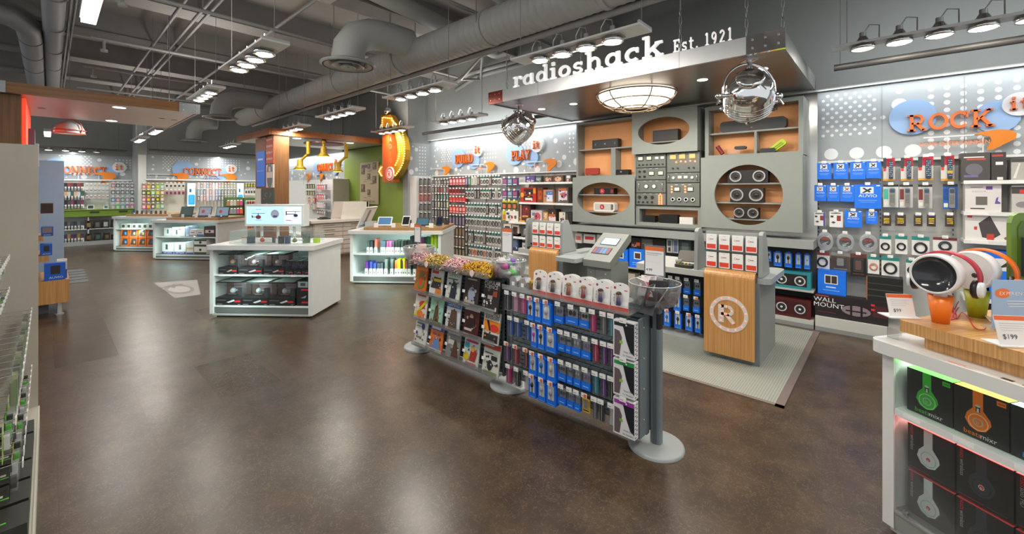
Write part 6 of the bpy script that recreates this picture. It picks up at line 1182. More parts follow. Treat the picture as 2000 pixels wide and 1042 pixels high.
# ---- items on the speaker wall
def sp_box(name, u0, v0, u1, v1, z, base, lab, y=6.3, d=.12, items=(), cat='speaker', r=.0):
    x0, _ = oy(u0, v0, y); x1, _ = oy(u1, v0, y); zt = oy((u0+u1)/2, v0, y)[1]; w = x1-x0; h = zt-z
    t = thing(name, lab, cat, ((x0+x1)/2, y, z)); m = MB(); m.M = Matrix.Translation(((x0+x1)/2, y, z)); 
    if r: m.rbox((-w/2, 0, 0), (w/2, d, h), min(h*.45, r), base, 5, 1)
    else: m.box((-w/2, 0, 0), (w/2, d, h), base)
    m.part('body', t); m = MB(); m.M = Matrix.Translation(((x0+x1)/2, y, z)); art(m, w, h, 0, items); 
    if items: m.part('front_detail', t)
    return t, (x0+x1)/2, w, h
sp_box('speaker', 1157, 272, 1207, 292, 2.4, '0f0e0e', 'black speaker on the upper left shelf of the display wall', items=[('r', .05, .15, .95, .85, '2c2a28'), ('o', .5, .5, .03, '8a8a8a'), ('r', .1, .4, .14, .6, '6a6a68'), ('r', .86, .4, .9, .6, '6a6a68')])
sp_box('pill_speaker', 1143, 328, 1169, 333, 1.965, 'a03020', 'small red pill speaker on a clear foot, left niche', r=.02, d=.05); MB().box((-3.93, 6.31, 1.93), (-3.75, 6.37, 1.966), 'clear').solo('acrylic_stand', 'clear stand under the red pill speaker', 'stand')
sp_box('speaker', 1199, 331, 1227, 342, 1.94, '0f0e0e', 'small black speaker in the lower right of the upper left niche', items=[('o', .5, .6, .05, '9a9a9a')])
sp_box('speaker', 1275, 253, 1324, 270, 2.44, '0f0e0e', 'black boxy speaker in the top oval opening', items=[('r', .04, .1, .96, .9, '302c2a')])
sp_box('beat_box_speaker', 1160, 367, 1199, 384, 1.62, '0f0e0e', 'black speaker with red rings in the left oval', items=[('o', .42, .5, .12, 'b02c30'), ('t', 'b', .42, .38, .14, 'e0c8c8'), ('r', .84, .2, .96, .8, '8a2430')])
sp_box('beat_box_speaker', 1159, 395, 1200, 413, 1.33, 'd8d4cf', 'white speaker with a red ring emblem in the left oval', items=[('r', .08, .15, .92, .85, 'b8b4ae'), ('o', .42, .5, .11, 'b02c30'), ('t', 'b', .42, .38, .14, 'f0f0f0'), ('r', .84, .2, .95, .8, '5a5855')], r=.04)
sp_box('speaker', 1256, 421, 1279, 431, 1.19, '0f0e0e', 'small black speaker, left of three in the low centre niche'); sp_box('speaker', 1287, 419, 1323, 433, 1.19, '0f0e0e', 'wider black speaker in the low centre niche', r=.02); sp_box('set_top_box', 1327, 424, 1353, 434, 1.19, 'd4d0ca', 'small white box in the low centre niche', cat='media player')
t, x, w, h = sp_box('soundbar', 1406, 232, 1536, 256, 2.49, '0f0e0e', 'long black soundbar on the upper right shelf', r=.05); MB().box((x-.01, 6.298, 2.53), (x+.01, 6.3, 2.54), 'c03a4a').part('logo', t)
sp_box('pill_speaker', 1434, 285, 1457, 292, 2.25, '0f0e0e', 'black roll speaker on a clear foot, upper right wall', r=.03, d=.06); MB().box((-1.66, 6.31, 2.18), (-1.5, 6.36, 2.25), 'clear').solo('acrylic_stand', 'clear stand under the black roll speaker', 'stand')
t = thing('roll_speaker', 'tilted red cylinder speaker in the upper right niche', 'speaker', (-1.75, 6.33, 2.18)); m = MB().cyl((-1.72, 6.33, 2.2), (-1.79, 6.33, 2.31), .028, '7a1e1c/.5', 14).part('body', t)
sp_box('speaker', 1484, 289, 1514, 297, 2.18, '0f0e0e', 'flat black speaker beside the lime speaker', r=.02); t = thing('lime_speaker', 'tilted lime green speaker in the upper right niche', 'speaker', (-1.05, 6.33, 2.18))
m = MB(Matrix.Translation((-1.06, 6.33, 2.27)) @ Matrix.Rotation(math.radians(-38), 4, 'Y')); m.rbox((-.1, 0, -.04), (.1, .05, .04), .025, 'b4cc18/.45', 5, 1); m.part('body', t)
m = MB(Matrix.Translation((-1.06, 6.328, 2.27)) @ Matrix.Rotation(math.radians(-38), 4, 'Y')); m.box((-.07, -.002, .0), (.06, 0, .012), '6a7a10').box((-.05, -.002, -.022), (.07, 0, -.012), '6a7a10'); m.part('raised_lettering', t)
for (u0, v0, u1, v1, z, l) in ((1421, 332, 1500, 351, 1.79, 'widest twin cone speaker, top shelf of the round opening'), (1426, 367, 1491, 385, 1.53, 'twin cone speaker on the middle shelf of the round opening'), (1434, 405, 1481, 419, 1.31, 'smallest twin cone speaker, lowest shelf of the round opening')):
    t, x, w, h = sp_box('twin_cone_speaker', u0, v0, u1, v1, z, '14100e', l, y=6.27)
    for s in (-1, 1):
        c = (x+s*w*.29, z+h*.52); R_ = h*.44; m = MB(); m.ring(c, R_*.78, R_, 6.255, 6.27, 'c0beba/.25/.7', 24); m.part('chrome_ring', t)
        m = MB(); m.M = Matrix.Translation((c[0], 6.262, c[1])) @ Matrix.Rotation(PI/2, 4, 'X'); m.lathe([(R_*.78, .0), (R_*.3, -.012), (R_*.28, -.004), (.001, .002)], '35302c/.4', (0, 0, 0), 20); m.part('cone', t)
    MB().box((x-w*.35, 6.3, z-.006), (x-w*.3, 6.34, z), '1a1a1a').box((x+w*.3, 6.3, z-.006), (x+w*.35, 6.34, z), '1a1a1a').part('feet', t)
# gift cards on the counters
def giftcard():
    t = thing('gift_card', '', 'gift card'); w, h = .098, .155; m = MB().box((-w/2, 0, 0), (w/2, .02, h), 'ecebe8'); art(m, w, h, 0, [('r', .06, .06, .94, .36, 'dc4636'), ('o', .3, .68, .1, 'd84a3a'), ('o', .3, .68, .07, 'ecebe8'), ('r', .4, .66, .72, .7, '6a6a6a'), ('r', .42, .9, .6, .915, 'a8a8a8')]); m.part('card', t); return t
for (h0, h1, nm, gp) in ((a0, a1, 'counter with the round emblem', 'gift cards on the right counter'), (b0, b1, 'counter behind the magazines', 'gift cards on the left counter')):
    for r in range(2):
        for c in range(4): place('gift', giftcard, (h0+.065+c*(h1-h0-.13)/3, 4.565, (1.087, .907)[r]), 0, 'red and white gift card, %s in the %s row, %s' % (ORD[c], ['upper', 'lower'][r], nm), gp)
# hanging packs in the counter recess
YC = 4.62
for r, (zt, its) in enumerate(((.735, [(1264, 1277), (1279, 1294), (1304, 1314), (1316, 1330), (1333, 1348), (1353, 1368)]), (.55, [(1284, 1293), (1294, 1306), (1312, 1331), (1332, 1346), (1351, 1367)]), (.36, [(1262, 1277), (1279, 1292), (1294, 1309), (1314, 1332), (1336, 1353), (1355, 1369)]))):
    for i, (u0, u1) in enumerate(its):
        x0 = oy(u0, 600, YC)[0]; x1 = oy(u1, 600, YC)[0]; kd = 'blue' if r == 2 or (r == 1 and i == 2) else 'split'
        c = ['c03a9a', 'd85aa0', '2c6ab8', '2a2a2a', '2a2a2a', '3a3a3a'][i % 6] if r == 2 else '2a2c30'
        hang(pk(kd, min(.075, round((x1-x0)*.85, 2)), .15 if kd == 'split' else .17, .035, '8a94a0', c, .18, r > 0 and i % 2 == 0, 'earphone_pack', 'earphones'), ((x0+x1)/2, 4.8, zt), 0, '%s under the counter top, %s in the %s row' % ({'blue': 'blue boxed earphones', 'split': 'blue footed earphone pack'}[kd], ORD[i], ['top', 'middle', 'bottom'][r]), 'earphone packs in the counter recess')
# case of cosmetics-like kit on the counter
t = thing('open_case', 'open black zip case with batteries inside on the counter', 'case', (-1.63, 4.62, .86)); CO_ = Matrix.Translation((-.1, -.01, 0))
m = MB(CO_).rbox((-1.63, 4.56, .86), (-1.44, 4.72, .89), .03, '26241f/.6'); m.part('case_body', t)
MB(CO_).rbox((-1.615, 4.575, .886), (-1.455, 4.705, .893), .025, '4a4a44').part('lining', t)
MB(CO_ @ Matrix.Translation((-1.55, 4.74, .9)) @ Matrix.Rotation(math.radians(60), 4, 'X')).rbox((-.1, 0, 0), (.09, .13, .02), .03, '5a564e/.6').part('case_lid', t); MB(CO_).cyl((-1.66, 4.7, .89), (-1.6, 4.72, .9), .028, '6a6a66', 8).part('side_pouch', t)
m = MB(CO_)
for i, c in enumerate(('8a8a3a', '5a7a4a', 'd8b040', 'b0a890')): m.cyl((-1.6+i*.035, 4.6, .9), (-1.6+i*.035, 4.65, .9), .01, c, 8)
m.part('contents', t)
t = thing('handset', 'black desk handset on the left counter', 'telephone', (-3.72, 4.62, .86)); MB().rbox((-3.86, 4.55, .86), (-3.68, 4.75, .89), .03, '24262a/.4').part('base', t); MB().tube([(-3.84, 4.56, .92), (-3.82, 4.62, .935), (-3.78, 4.7, .92)], .016, '2c2e32/.4', 8).part('receiver', t)
# products below the ledge behind the counter
for i, (u0, u1, v0, v1, b, it, l) in enumerate(((1124, 1136, 455, 474, 'd8d4ce', [('r', .1, .3, .9, .7, 'c8645a')], 'white box with a red shape, leftmost under the long ledge'), (1140, 1162, 457, 475, 'dcd8d2', [('r', .12, .4, .88, .75, 'c83c34')], 'white box printed with a red pill speaker under the ledge'), (1166, 1190, 458, 478, 'd8d6d0', [('r', .2, .1, .8, .5, '3a3a3a')], 'white box printed with a black pill speaker under the ledge'),
      (1194, 1212, 460, 478, '3a2622', [('r', .2, .3, .8, .7, 'b84a3a')], 'dark box with a red splash under the ledge'), (1213, 1230, 461, 479, '34241c', [('r', .2, .3, .8, .7, 'a87040')], 'dark box with an amber splash under the ledge'), (1232, 1251, 464, 486, '38221e', [('t', 'FLIP', .4, .2, .34, 'e8d8c8'), ('r', .55, .3, .95, .6, 'c85028')], 'dark red FLIP speaker box under the ledge'),
      (1252, 1276, 465, 488, '4a4844', [('r', .1, .5, .9, .9, '6a6a66')], 'grey boxed speaker under the ledge beside the price sign'), (1277, 1300, 467, 487, '26221f', [('r', .1, .3, .9, .36, '8a3a6a')], 'black box with a thin pink line under the ledge'), (1302, 1313, 467, 493, 'c8c4b4', [('r', .2, .5, .8, .9, '4a6a8a'), ('r', .3, .1, .7, .4, '3a3a50')], 'cream boxed remote under the ledge'),
      (1314, 1325, 467, 494, 'b8bcc4', [('r', .2, .1, .8, .9, '6a7a98')], 'pale boxed remote under the ledge'), (1327, 1349, 468, 495, '4a5054', [('r', .2, .3, .8, .8, '6a7a74')], 'grey framed box under the ledge left of the gift cards'))):
    boxuv('speaker_box', 'boxed electronics', u0, v0, u1, v1, 6.27, .12, b, it, l, z=oy((u0+u1)/2, v1, 6.27)[1])
for (u0, u1, l) in ((1194, 1226, 'blue speaker carton behind the kiosk, left of the pair'), (1229, 1260, 'blue speaker carton behind the kiosk, right of the pair')):
    boxuv('speaker_carton', 'boxed electronics', u0, 486, u1, 527, 6.24, .2, BL, [('r', .3, .45, .75, .85, 'e0e0dc'), ('r', .36, .5, .7, .78, '4a3a34'), ('r', .2, .25, .8, .28, '9cc0f0'), ('r', .2, .15, .7, .17, '9cc0f0')], l, z=.462)
boxuv('plain_carton', 'box', 1195, 532, 1240, 560, 6.25, .18, 'b0a898', [('t', 'AUVIO', .4, .4, .2, '3a4a9a', 1.1)], 'beige AUVIO carton on the floor deck behind the kiosk', z=.1)
for i, (u0, u1) in enumerate(((1496, 1508), (1511, 1528), (1532, 1548), (1553, 1566), (1570, 1583))):
    x0 = oy(u0, 500, 6.3)[0]; x1 = oy(u1, 500, 6.3)[0]; hang(pk('blue', round((x1-x0)*.9, 2), .19 if i else .14, .03, 'c', '24282c' if i < 3 else '8aa0b8', .17, False, 'earphone_pack', 'earphones', tag=False), ((x0+x1)/2, 6.44, .92), 0, 'blue hanging pack, %s on the rail right of the emblem counter' % ORD[i], 'packs under the right end of the ledge')
for (v0, z, b, l, ts_) in ((532, .462, '2a7f8a', 'teal boxed twin cone speaker on the low shelf', '9adada'), (578, .102, '4a1818', 'dark red boxed twin cone speaker on the bottom deck', '8a3a34')):
    x0 = oy(1500, 560, 6.25)[0]; x1 = oy(1583, 560, 6.25)[0]; w = x1-x0; h = .24 if z > .3 else .26
    setbox('twin_speaker_box', 'boxed speaker', ((x0+x1)/2, 6.25, z), w, .17, h-.03, b, [('r', .2, .15, .92, .85, '1e1a1a' if z > .3 else '3c1012'), ('o', .33, .48, .13, 'b8bcc0'), ('o', .33, .48, .1, '2a2a2c'), ('o', .33, .48, .03, 'd8d8d8'), ('o', .76, .48, .13, 'b8bcc0'), ('o', .76, .48, .1, '2a2a2c'), ('o', .76, .48, .03, 'd8d8d8')], l, side='9c2020' if z < .3 else '3aa0a8')
# ================================================================ small far packs: one mesh each
def far(kind, w, h, c1, c2, c3='e8e6e2', L=.15, tag=True, nm='hanging_pack', cat='packaged accessory', rzl=0):
    def make():
        m = MB(); y = -L; z = -.012
        if kind == 'cable':
            m.box((-w*.4, y, z-h), (w*.4, y+.004, z), c3, mf=c3); m.box((-w*.42, y-.002, z-h*.24), (w*.42, y, z), c1); a = min(w*.3, h*.3)
            m.tube([(a*math.cos(t), y-.01, z-h*.6+h*.22*math.sin(t)) for t in [2*PI*j/10 for j in range(10)]], w*.1, c2, 4, True)
        elif kind == 'box': m.box((-w/2, y, z-h), (w/2, y+.05, z), c1); art(m, w, h, y, [('r', .15, .35, .85, .8, c2), ('r', .1, .1, .9, .2, c3)], z0=z-h)
        elif kind == 'case': m.rbox((-w*.46, y-.012, z-h*.96), (w*.46, y, z-h*.22), w*.12, c1, ax=1); m.box((-w/2, y, z-h), (w/2, y+.003, z), c3).rbox((-w*.3, y-.014, z-h*.85), (w*.3, y-.012, z-h*.4), w*.1, c2, ax=1)
        elif kind == 'slim': m.box((-w*.4, y-.01, z-h), (w*.4, y+.01, z), c1).box((-w*.25, y-.012, z-h*.9), (w*.25, y-.01, z-h*.2), c2)
        m.cyl((0, 0, -.004), (0, y-.02, -.004), .003, 'c2c4c4', 4)
        if tag: m.box((-.022, y-.024, -.018), (.022, y-.02, .014), 'f2f2f0')
        o = m.solo(nm, 'x', cat, at=(0, 0, 0)); return o
    return make, ('far', kind, round(w, 3), round(h, 3), c1, c2, c3, round(L, 2), tag, nm)
RN = random.Random(21); NUM = ['one', 'two', 'three', 'four', 'five', 'six', 'seven', 'eight']
def pick(l): return l[RN.randrange(len(l))]
def grid(rack, group, us, rws, fn, plane, coord, rz):
    """rws: list of (v of the hook row at the middle column, pack height in px)"""
    for r, (v, hp) in enumerate(rws):
        um = (us[0]+us[-1])/2
        zt = (oy(um, v, coord) if plane == 'y' else ox(um, v, coord))[1]; zb = (oy(um, v+hp, coord) if plane == 'y' else ox(um, v+hp, coord))[1]
        for c, u in enumerate(us):
            a = (oy(u, v, coord) if plane == 'y' else ox(u, v, coord))[0]
            wd = abs((oy(us[1], v, coord) if plane == 'y' else ox(us[1], v, coord))[0]-(oy(us[0], v, coord) if plane == 'y' else ox(us[0], v, coord))[0])*.9
            q = fn(r, c)
            if q is None: continue
            kd, c1, c2, c3, words = q
            loc = (a, coord+.16, zt+.01) if plane == 'y' else (coord-.16, a, zt+.01)
            hang(far(kd, round(min(wd, .3), 2), round(zt-zb, 2), c1, c2, c3), loc, rz, '%s, %s in row %s, %s' % (words, ORD[c], NUM[r], rack), group)
def lin(a, b, n): return [a+(b-a)*i/(n-1) for i in range(n)]
TE = ['2a6a60', '34766a', '2c5f66']
def f_cab(r, c):
    if r == 0 and c < 4: return ('slim', ['4a5a90', '3a7a4a', 'd8d4cc', 'c8c4bc'][c], '9a9a98', 'e8e8e8', '%s slim lead pack' % ['blue', 'green', 'white', 'cream'][c])
    if r == 5 and c in (2, 3, 6): return ('cable', pick(TE), 'a85a3c', 'e4c8b4', 'peach card lead pack')
    if RN.random() < .2: return ('slim', pick(['3a3634', 'b8b0a8', '5a4a40']), '8a8680', 'd8d8d8', 'slim lead pack')
    return ('cable', pick(TE), pick(['1c1e20', '1c1e20', '3a2c26', '6a6a68']), 'd0ccc6', 'teal topped lead card')
grid('cards under BUILD it', 'lead packs under BUILD it', lin(911, 975, 12), [(344, 17), (369, 19), (397.5, 20), (421.5, 22), (452, 24), (481, 22)], f_cab, 'y', 6.42, 0)
def f_red(r, c):
    if r < 4: return ('box', pick([['a83034', 'a02428', 'b0302c', 'b8342c'][r], '8a3034', '5a3436'] if c > 2 else [['a83034', 'a02428', 'b0302c', 'b8342c'][r]]), ['d8b0b0', '4a2a30', 'd84a40', 'e89a90'][r], 'e0d4d0', 'red parts pack')
    return ('slim', ['3a3c40', '4a3c34', '4c4448', '3a3634'][r-4], '8a7a90' if r == 4 else '8a7a5a', 'd8d8d8', 'dark parts pack')
grid('the red bay left of the lead cards', 'parts packs left of the lead cards', lin(880, 905, 5), [(347, 14), (368, 12), (384, 10), (402, 14), (420, 20), (442, 18), (462, 18), (482, 20)], f_red, 'y', 6.42, 0)
def f_drk(r, c):
    cs = [('box', '3a3a3a', '6a6a6a'), ('slim', '5a4a4a', 'b05050'), ('slim', '3c4644', '7aa098'), ('slim', '6a7a5a', 'd0d8a0'), ('slim', '44403e', '8a8078'), ('slim', '3e3c3c', '6a6668')]
    k = cs[r]; return (k[0], pick([k[1], '3a3836', '6a6866']), pick([k[2], 'a8a4a0']), 'd8d6d2', '%s pack' % ['black boxed', 'maroon slim', 'green slim', 'pale green slim', 'charcoal slim', 'dark slim'][r])
grid('the bay at the wall corner', 'slim packs at the wall corner', lin(846, 874, 6), [(350, 12), (364, 11), (378, 12), (391, 14), (408, 14), (424, 12)], f_drk, 'y', 6.42, 0)
def f_tool(r, c):
    if r < 2: return ('box', ['5a4a78', '4a6a78'][c % 2], 'a04a70' if c % 2 == 0 else '90a0b8', 'c8d0d4', 'violet toy pack')
    return ('case', ['2c3a26', 'b8c020'][r % 2], 'c86a48', 'c8c830', 'green and yellow toy pack')
grid('the bay beside the toy boxes', 'toy packs left of the toy boxes', lin(985, 1005, 3), [(347, 15), (371, 15), (391, 18), (411, 20)], f_tool, 'y', 6.42, 0)
for i, u in enumerate(lin(822, 838, 3)):
    for r, (v, c) in enumerate(((347, '3c3c3e'), (362, '6a3a3c'), (378, 'b02c2c'), (396, '4a4642'), (414, '3a3a38'))):
        y, z = ox(u, v, -8.55); hang(far('slim', .09, .17, c, '8a8684'), (-8.7, y, z), PI/2, '%s pack, %s in the %s row on the return beside the green wall' % (['black', 'brown', 'red', 'grey', 'dark'][r], ORD[i], ORD[r]), 'packs on the short return')
# toy and craft boxes on the shelves under PLAY it
TB = [(1026, 343, 1045, 356, '3a3a70', [('r', .1, .5, .9, .9, '5a4a9a'), ('o', .5, .25, .4, 'b8a8b0', .1)], 'blue toy car box'), (1046, 343, 1057, 356, '4a5450', [('r', .1, .3, .9, .7, '8a9a94')], 'grey green toy box'), (1062, 343, 1079, 356, '5c4438', [('o', .5, .45, .33, 'd8a888', .2)], 'brown toy box with a pale oval, left of two'),
      (1080, 342, 1100, 356, '5c4438', [('o', .5, .45, .33, 'd8b090', .2)], 'brown toy box with a pale oval, right of two'), (1104, 341, 1116, 356, '4a4640', [('r', .2, .5, .8, .9, 'd8d8d0'), ('o', .4, .25, .2, 'c88a80')], 'dark toy box with a white panel'),
      (1017, 366, 1047, 392, 'b8241e', [('r', .2, .52, .8, .9, '2a1c1a'), ('r', .2, .1, .8, .45, '2a1c1a'), ('r', .3, .15, .75, .3, 'e0d8d0'), ('o', .1, .5, .12, 'd8a020'), ('r', .82, .6, .98, .95, 'd89a20')], 'big red box with two toy cars'), (1049, 366, 1060, 392, '6a3a1c', [('r', .2, .2, .8, .8, 'b84a20')], 'narrow amber toy box'),
      (1061, 370, 1080, 392, 'b8845c', [('r', .3, .3, 1, .9, '4a74b0'), ('r', .35, .1, .95, .6, 'd0dcec')], 'tan and blue toy box'), (1086, 366, 1110, 393, '5a504c', [('r', .2, .2, .9, .8, 'd0ccd0'), ('o', .6, .5, .2, 'b85a80'), ('r', .2, .84, .85, .94, 'd86a28')], 'dark toy box with an orange title'),
      (1014, 398, 1036, 432, '4a2a24', [('r', .1, .1, .2, .95, 'c89a80'), ('o', .6, .6, .3, '7a2a34', .5), ('r', .4, .3, .8, .37, 'd8a830'), ('r', .0, .0, .5, .1, 'd89020')], 'tall dark red toy box'), (1037, 410, 1058, 434, 'd0c4c4', [('r', .1, .6, .4, .8, '4a8a90'), ('o', .6, .5, .3, 'b85060'), ('r', 0, 0, .4, .3, '2c4a38')], 'pale toy box with a red ring'),
      (1061, 414, 1070, 434, 'c89458', [('r', .2, .5, .8, .9, 'd8c8a8')], 'narrow tan craft box'), (1070, 408, 1086, 434, '3a2c26', [('r', .1, .05, .95, .5, 'e0ccd0'), ('r', .1, .5, .9, .66, 'b8642c')], 'black craft box with an orange band'), (1092, 414, 1104, 436, 'd8d0c0', [('r', .2, .1, .8, .5, '3a3a36')], 'cream box with a dark picture'), (1104, 414, 1117, 436, '26241f', [('r', .1, .1, .4, .9, '4a4640')], 'row of dark boxes at the shelf end'),
      (988, 412, 1012, 430, 'dcd4cc', [('o', .25, .4, .09, '4a4a50', .1), ('o', .5, .4, .09, 'a04840', .1), ('o', .78, .4, .09, '2a7a4a', .1)], 'white box with three coloured dots'),
      (984, 438, 998, 449, 'd4c8bc', [('r', .15, .15, .85, .85, '3a2a26')], 'small box with a brown picture, left of two'), (1000, 439, 1013, 450, 'd4c8bc', [('r', .15, .15, .85, .85, '3a2a26')], 'small box with a brown picture, right of two'), (1018, 438, 1040, 456, '4a4a46', [('r', .2, .2, .8, .6, '8a9a9a'), ('r', .5, .25, .8, .35, 'b05048')], 'dark box of a model kit'), (1020, 462, 1040, 474, 'd0d0cc', [('r', 0, .6, 1, .75, '2a2a2a')], 'white box with a black stripe'), (999, 455, 1013, 470, '2c3c5a', [('r', .2, .2, .8, .8, '6a7a9a')], 'navy boxed kit')]
for (a, b, c, d, base, it, l) in TB:
    z = {356: 1.84, 392: 1.45, 393: 1.45, 432: 1.05, 434: 1.05, 436: 1.05, 430: 1.05}.get(d); boxuv('toy_box', 'toy box', a, b, c, d, 6.36, .16, base, clut(it, a), '%s on the shelves under PLAY it' % l, group='toy boxes under PLAY it', z=z if z else {449: .75, 450: .75, 456: .75, 474: .45, 470: .45}[d])
# far phone wall: pegs
def f_a(r, c): return ('case', ['c84a6a', '3a3c30', 'c83a7a', 'd04a80'][r] if c < 2 else pick(['4a4c30', '3c3830', '7ab0a0', 'b89a70', '6ab878']), 'c8c838' if c % 2 else 'd8d0c8', '8a8c38', '%s phone case' % ('reddish' if c < 2 else 'dark and yellow'))
grid('far wall left of the lit poster', 'phone cases on the far wall', lin(281, 317, 5), [(358, 10), (370, 10), (383, 10), (396, 11)], f_a, 'x', -17.2, PI/2)
def f_b(r, c): return ('case', ['d8d4d0', 'b07880'][r], ['3a3a3c', '4a3a40'][r], 'c8c4c0', ['white', 'rosy'][r]+' phone case')
grid('the far wall next to the lit poster', 'phone cases on the far wall', lin(326, 358, 5), [(357, 9), (370, 10)], f_b, 'x', -17.2, PI/2)
def f_c(r, c): return ('slim', pick(['d8d8d8', '4a8ab0', 'c84a50', '6a7ab8', '3a3c3c', 'e0b8c0', '7a3a44']) if c < 8 else pick(['5c5228', '3c3c30', '8a8440']), 'c0c4c8', 'e0e0e0', '%s slim case' % ('bright' if c < 8 else 'olive'))
grid('the far wall right of the lit poster', 'slim cases on the far wall', lin(388, 458, 13), [(358, 9), (369, 10), (381, 10)], f_c, 'x', -17.2, PI/2)
def f_d(r, c): return ('box', ['4a4428', 'd8d4cc'][r], ['c8c040', '3a3a38'][r], 'd8d8d8', ['yellow and black', 'white'][r]+' boxed case')
grid('the far wall beside the poster column', 'boxed cases beside the column', lin(481, 497, 4), [(358, 8), (370, 11)], f_d, 'x', -17.2, PI/2)
t = thing('green_floor_display', 'green floor display of packs before the far wall', 'floor display', (-15.6, 4.3, 0))
a, b = fl(441, 440, .9), fl(476, 440, .9)
for (u0, u1, k) in ((441, 474, 0), (477, 499, 1)):
    y0, zt = ox(u0, 385+k, -16.2); y1, _ = ox(u1, 385+k, -16.2); MB().box((-16.5, y0, 0), (-16.2, y1, zt), '4a6434').part('frame', t)
    for r in range(4):
        for c in range(5-k):
            yy = y0+.06+(y1-y0-.12)*c/(4-k); zz = zt-.12-r*.27; q = MB().box((-16.19, yy-.05, zz-.16), (-16.15, yy+.05, zz), pick(['c84a80', '7aa0a0', 'a07a50', 'e0602c', '8a9a90', 'c0b8a8']), mt='d8d8d0'); q.box((-16.15, yy-.03, zz), (-16.145, yy+.03, zz+.03), 'f0f0ee')
            q.solo('hanging_pack', '%s pack of the %s row on the %s green floor display' % (ORD[c], ORD[r], ['wide', 'narrow'][k]), 'packaged accessory', 'packs on the green displays')
# far left wall
def f_e(r, c): return ('case', [['b8485a', '2c2a28', '4a4a48', '5a3c44', '6a6258'], ['3c3c3e', '48484c', '44484c', '4c5458', '3c5860'], ['2a7aa8', 'b84a70', '3a8a4a', '7a5a9a', '3c3c44'], ['9a9ea0', '4ac03a', '5aa0b8', '7a5a88', 'c05a78']][r][c], 'c8ccd0', 'd0d4d4', 'round cornered phone case')
grid('the far left wall', 'phone cases on the far left wall', lin(221, 258, 5), [(356, 10), (369, 10), (383, 11), (396, 12)], f_e, 'x', -18.2, PI/2)
def f_f(r, c): return ('box', 'd0cec4', ['b8b4a8', '9a9ea0', 'b88a90'][r], 'e0dcd0', 'pale accessory pack')
grid('the pale bay on the far left wall', 'pale packs on the far left wall', lin(170, 210, 6), [(359, 7), (369, 6), (382, 5)], f_f, 'x', -18.2, PI/2)
SH = [(1.68, 357, 368), (1.4, 374, 387), (1.14, 392, 406), (.5, 431, 448), (.12, 454, 470)]
for r, (z, v0, v1) in enumerate(SH):
    for c, u in enumerate(lin(122, 160, 7)):
        y, _ = ox(u, v0, -18.25); col = [['6a3a34', '2c2c2c', '8a3a3c'], ['3a6a5c', 'd8b080', 'c8ccd0'], ['8a3a60', '2a2c30', '4a4a50'], ['4a5458', '3a4448', '6a7074'], ['5a3a50', '3c3c60', 'a08040']][r][c % 3]
        m = MB().box((-18.32, y-.045, z), (-18.24, y+.045, z+.11), 'e2e2de').rbox((-18.28, y-.04, z+.11), (-18.26, y+.04, z+.24 if r else z+.22), .01, col).box((-18.238, y-.02, z+.01), (-18.236, y+.02, z+.06), '8a8c8a')
        m.solo('boxed_phone', 'white based phone pack, %s on the %s shelf of the far left rack' % (ORD[c], ORD[r]), 'boxed phone', 'phone packs on the far left shelves')
for i, (u0, u1, v0, v1) in enumerate(((167, 180, 431, 446), (184, 197, 431, 446), (200, 213, 430, 445), (167, 180, 449, 463), (185, 198, 449, 463), (203, 215, 448, 461), (218, 228, 430, 445), (218, 227, 455, 464))):
    y0, zt = ox(u0, v0, -18.2); y1, zb = ox(u1, v1, -18.2); z = .5 if v0 < 447 else .12
    m = MB().box((-18.38, y0, z), (-18.2, y1, z+zt-zb), '2e2c28'); m.box((-18.2, y0+.03, z+.05), (-18.197, y1-.03, z+(zt-zb)*.75), ['8a7a50', '6a7068', 'c0c0b8', '7a5a30', '4a6a5a', '7a6a40', '8a4a50', 'c04a8a'][i])
    m.solo('boxed_device', 'dark device box, %s under the lime band on the far left rack' % ORD[i], 'boxed electronics', 'boxes under the lime band')
for i, (u0, u1, v0, v1, c) in enumerate(((170, 184, 404, 412, '3a4448'), (202, 212, 404, 411, '4a7a94'))):
    y0, zt = ox(u0, v0, -18.2); y1, zb = ox(u1, v1, -18.2); MB().box((-18.22, y0, 1.1), (-18.2, y1, 1.1+zt-zb), 'e4e6e4').box((-18.2, y0+.02, 1.12), (-18.197, y1-.02, 1.08+zt-zb), c).solo('tablet', '%s tablet standing on the lime drawer band' % ['white framed', 'blue screened'][i], 'tablet')
# phone bay by the green wall
def f_g(r, c): return ('slim' if r < 2 else 'box', [['2a3026', '3a3c30'], ['4a4c20', '3c3c28'], ['c8c4bc', 'b84a5a'], ['8aa0a0', 'c8b0a8']][r][c % 2], 'c8c8a0', 'd8d8d4', 'dark accessory pack')
grid('the phone bay left of the red packs', 'packs in the phone bay', lin(599, 612, 4), [(359, 9), (372, 9), (385, 10), (398, 10)], f_g, 'y', 5.8, 0)
def f_h(r, c): return ('box', ['c83434', 'c02c30', 'd8d8d4', '5a504c'][r] if c < 3 else '7a8a94', 'e0c8c4', 'e8e0dc', ['red', 'red', 'white', 'brown'][r]+' boxed pack')
grid('the phone bay beside the beige end panel', 'packs in the phone bay', lin(620, 633, 4), [(360, 10), (379, 10), (396, 9), (410, 10)], f_h, 'y', 5.8, 0)
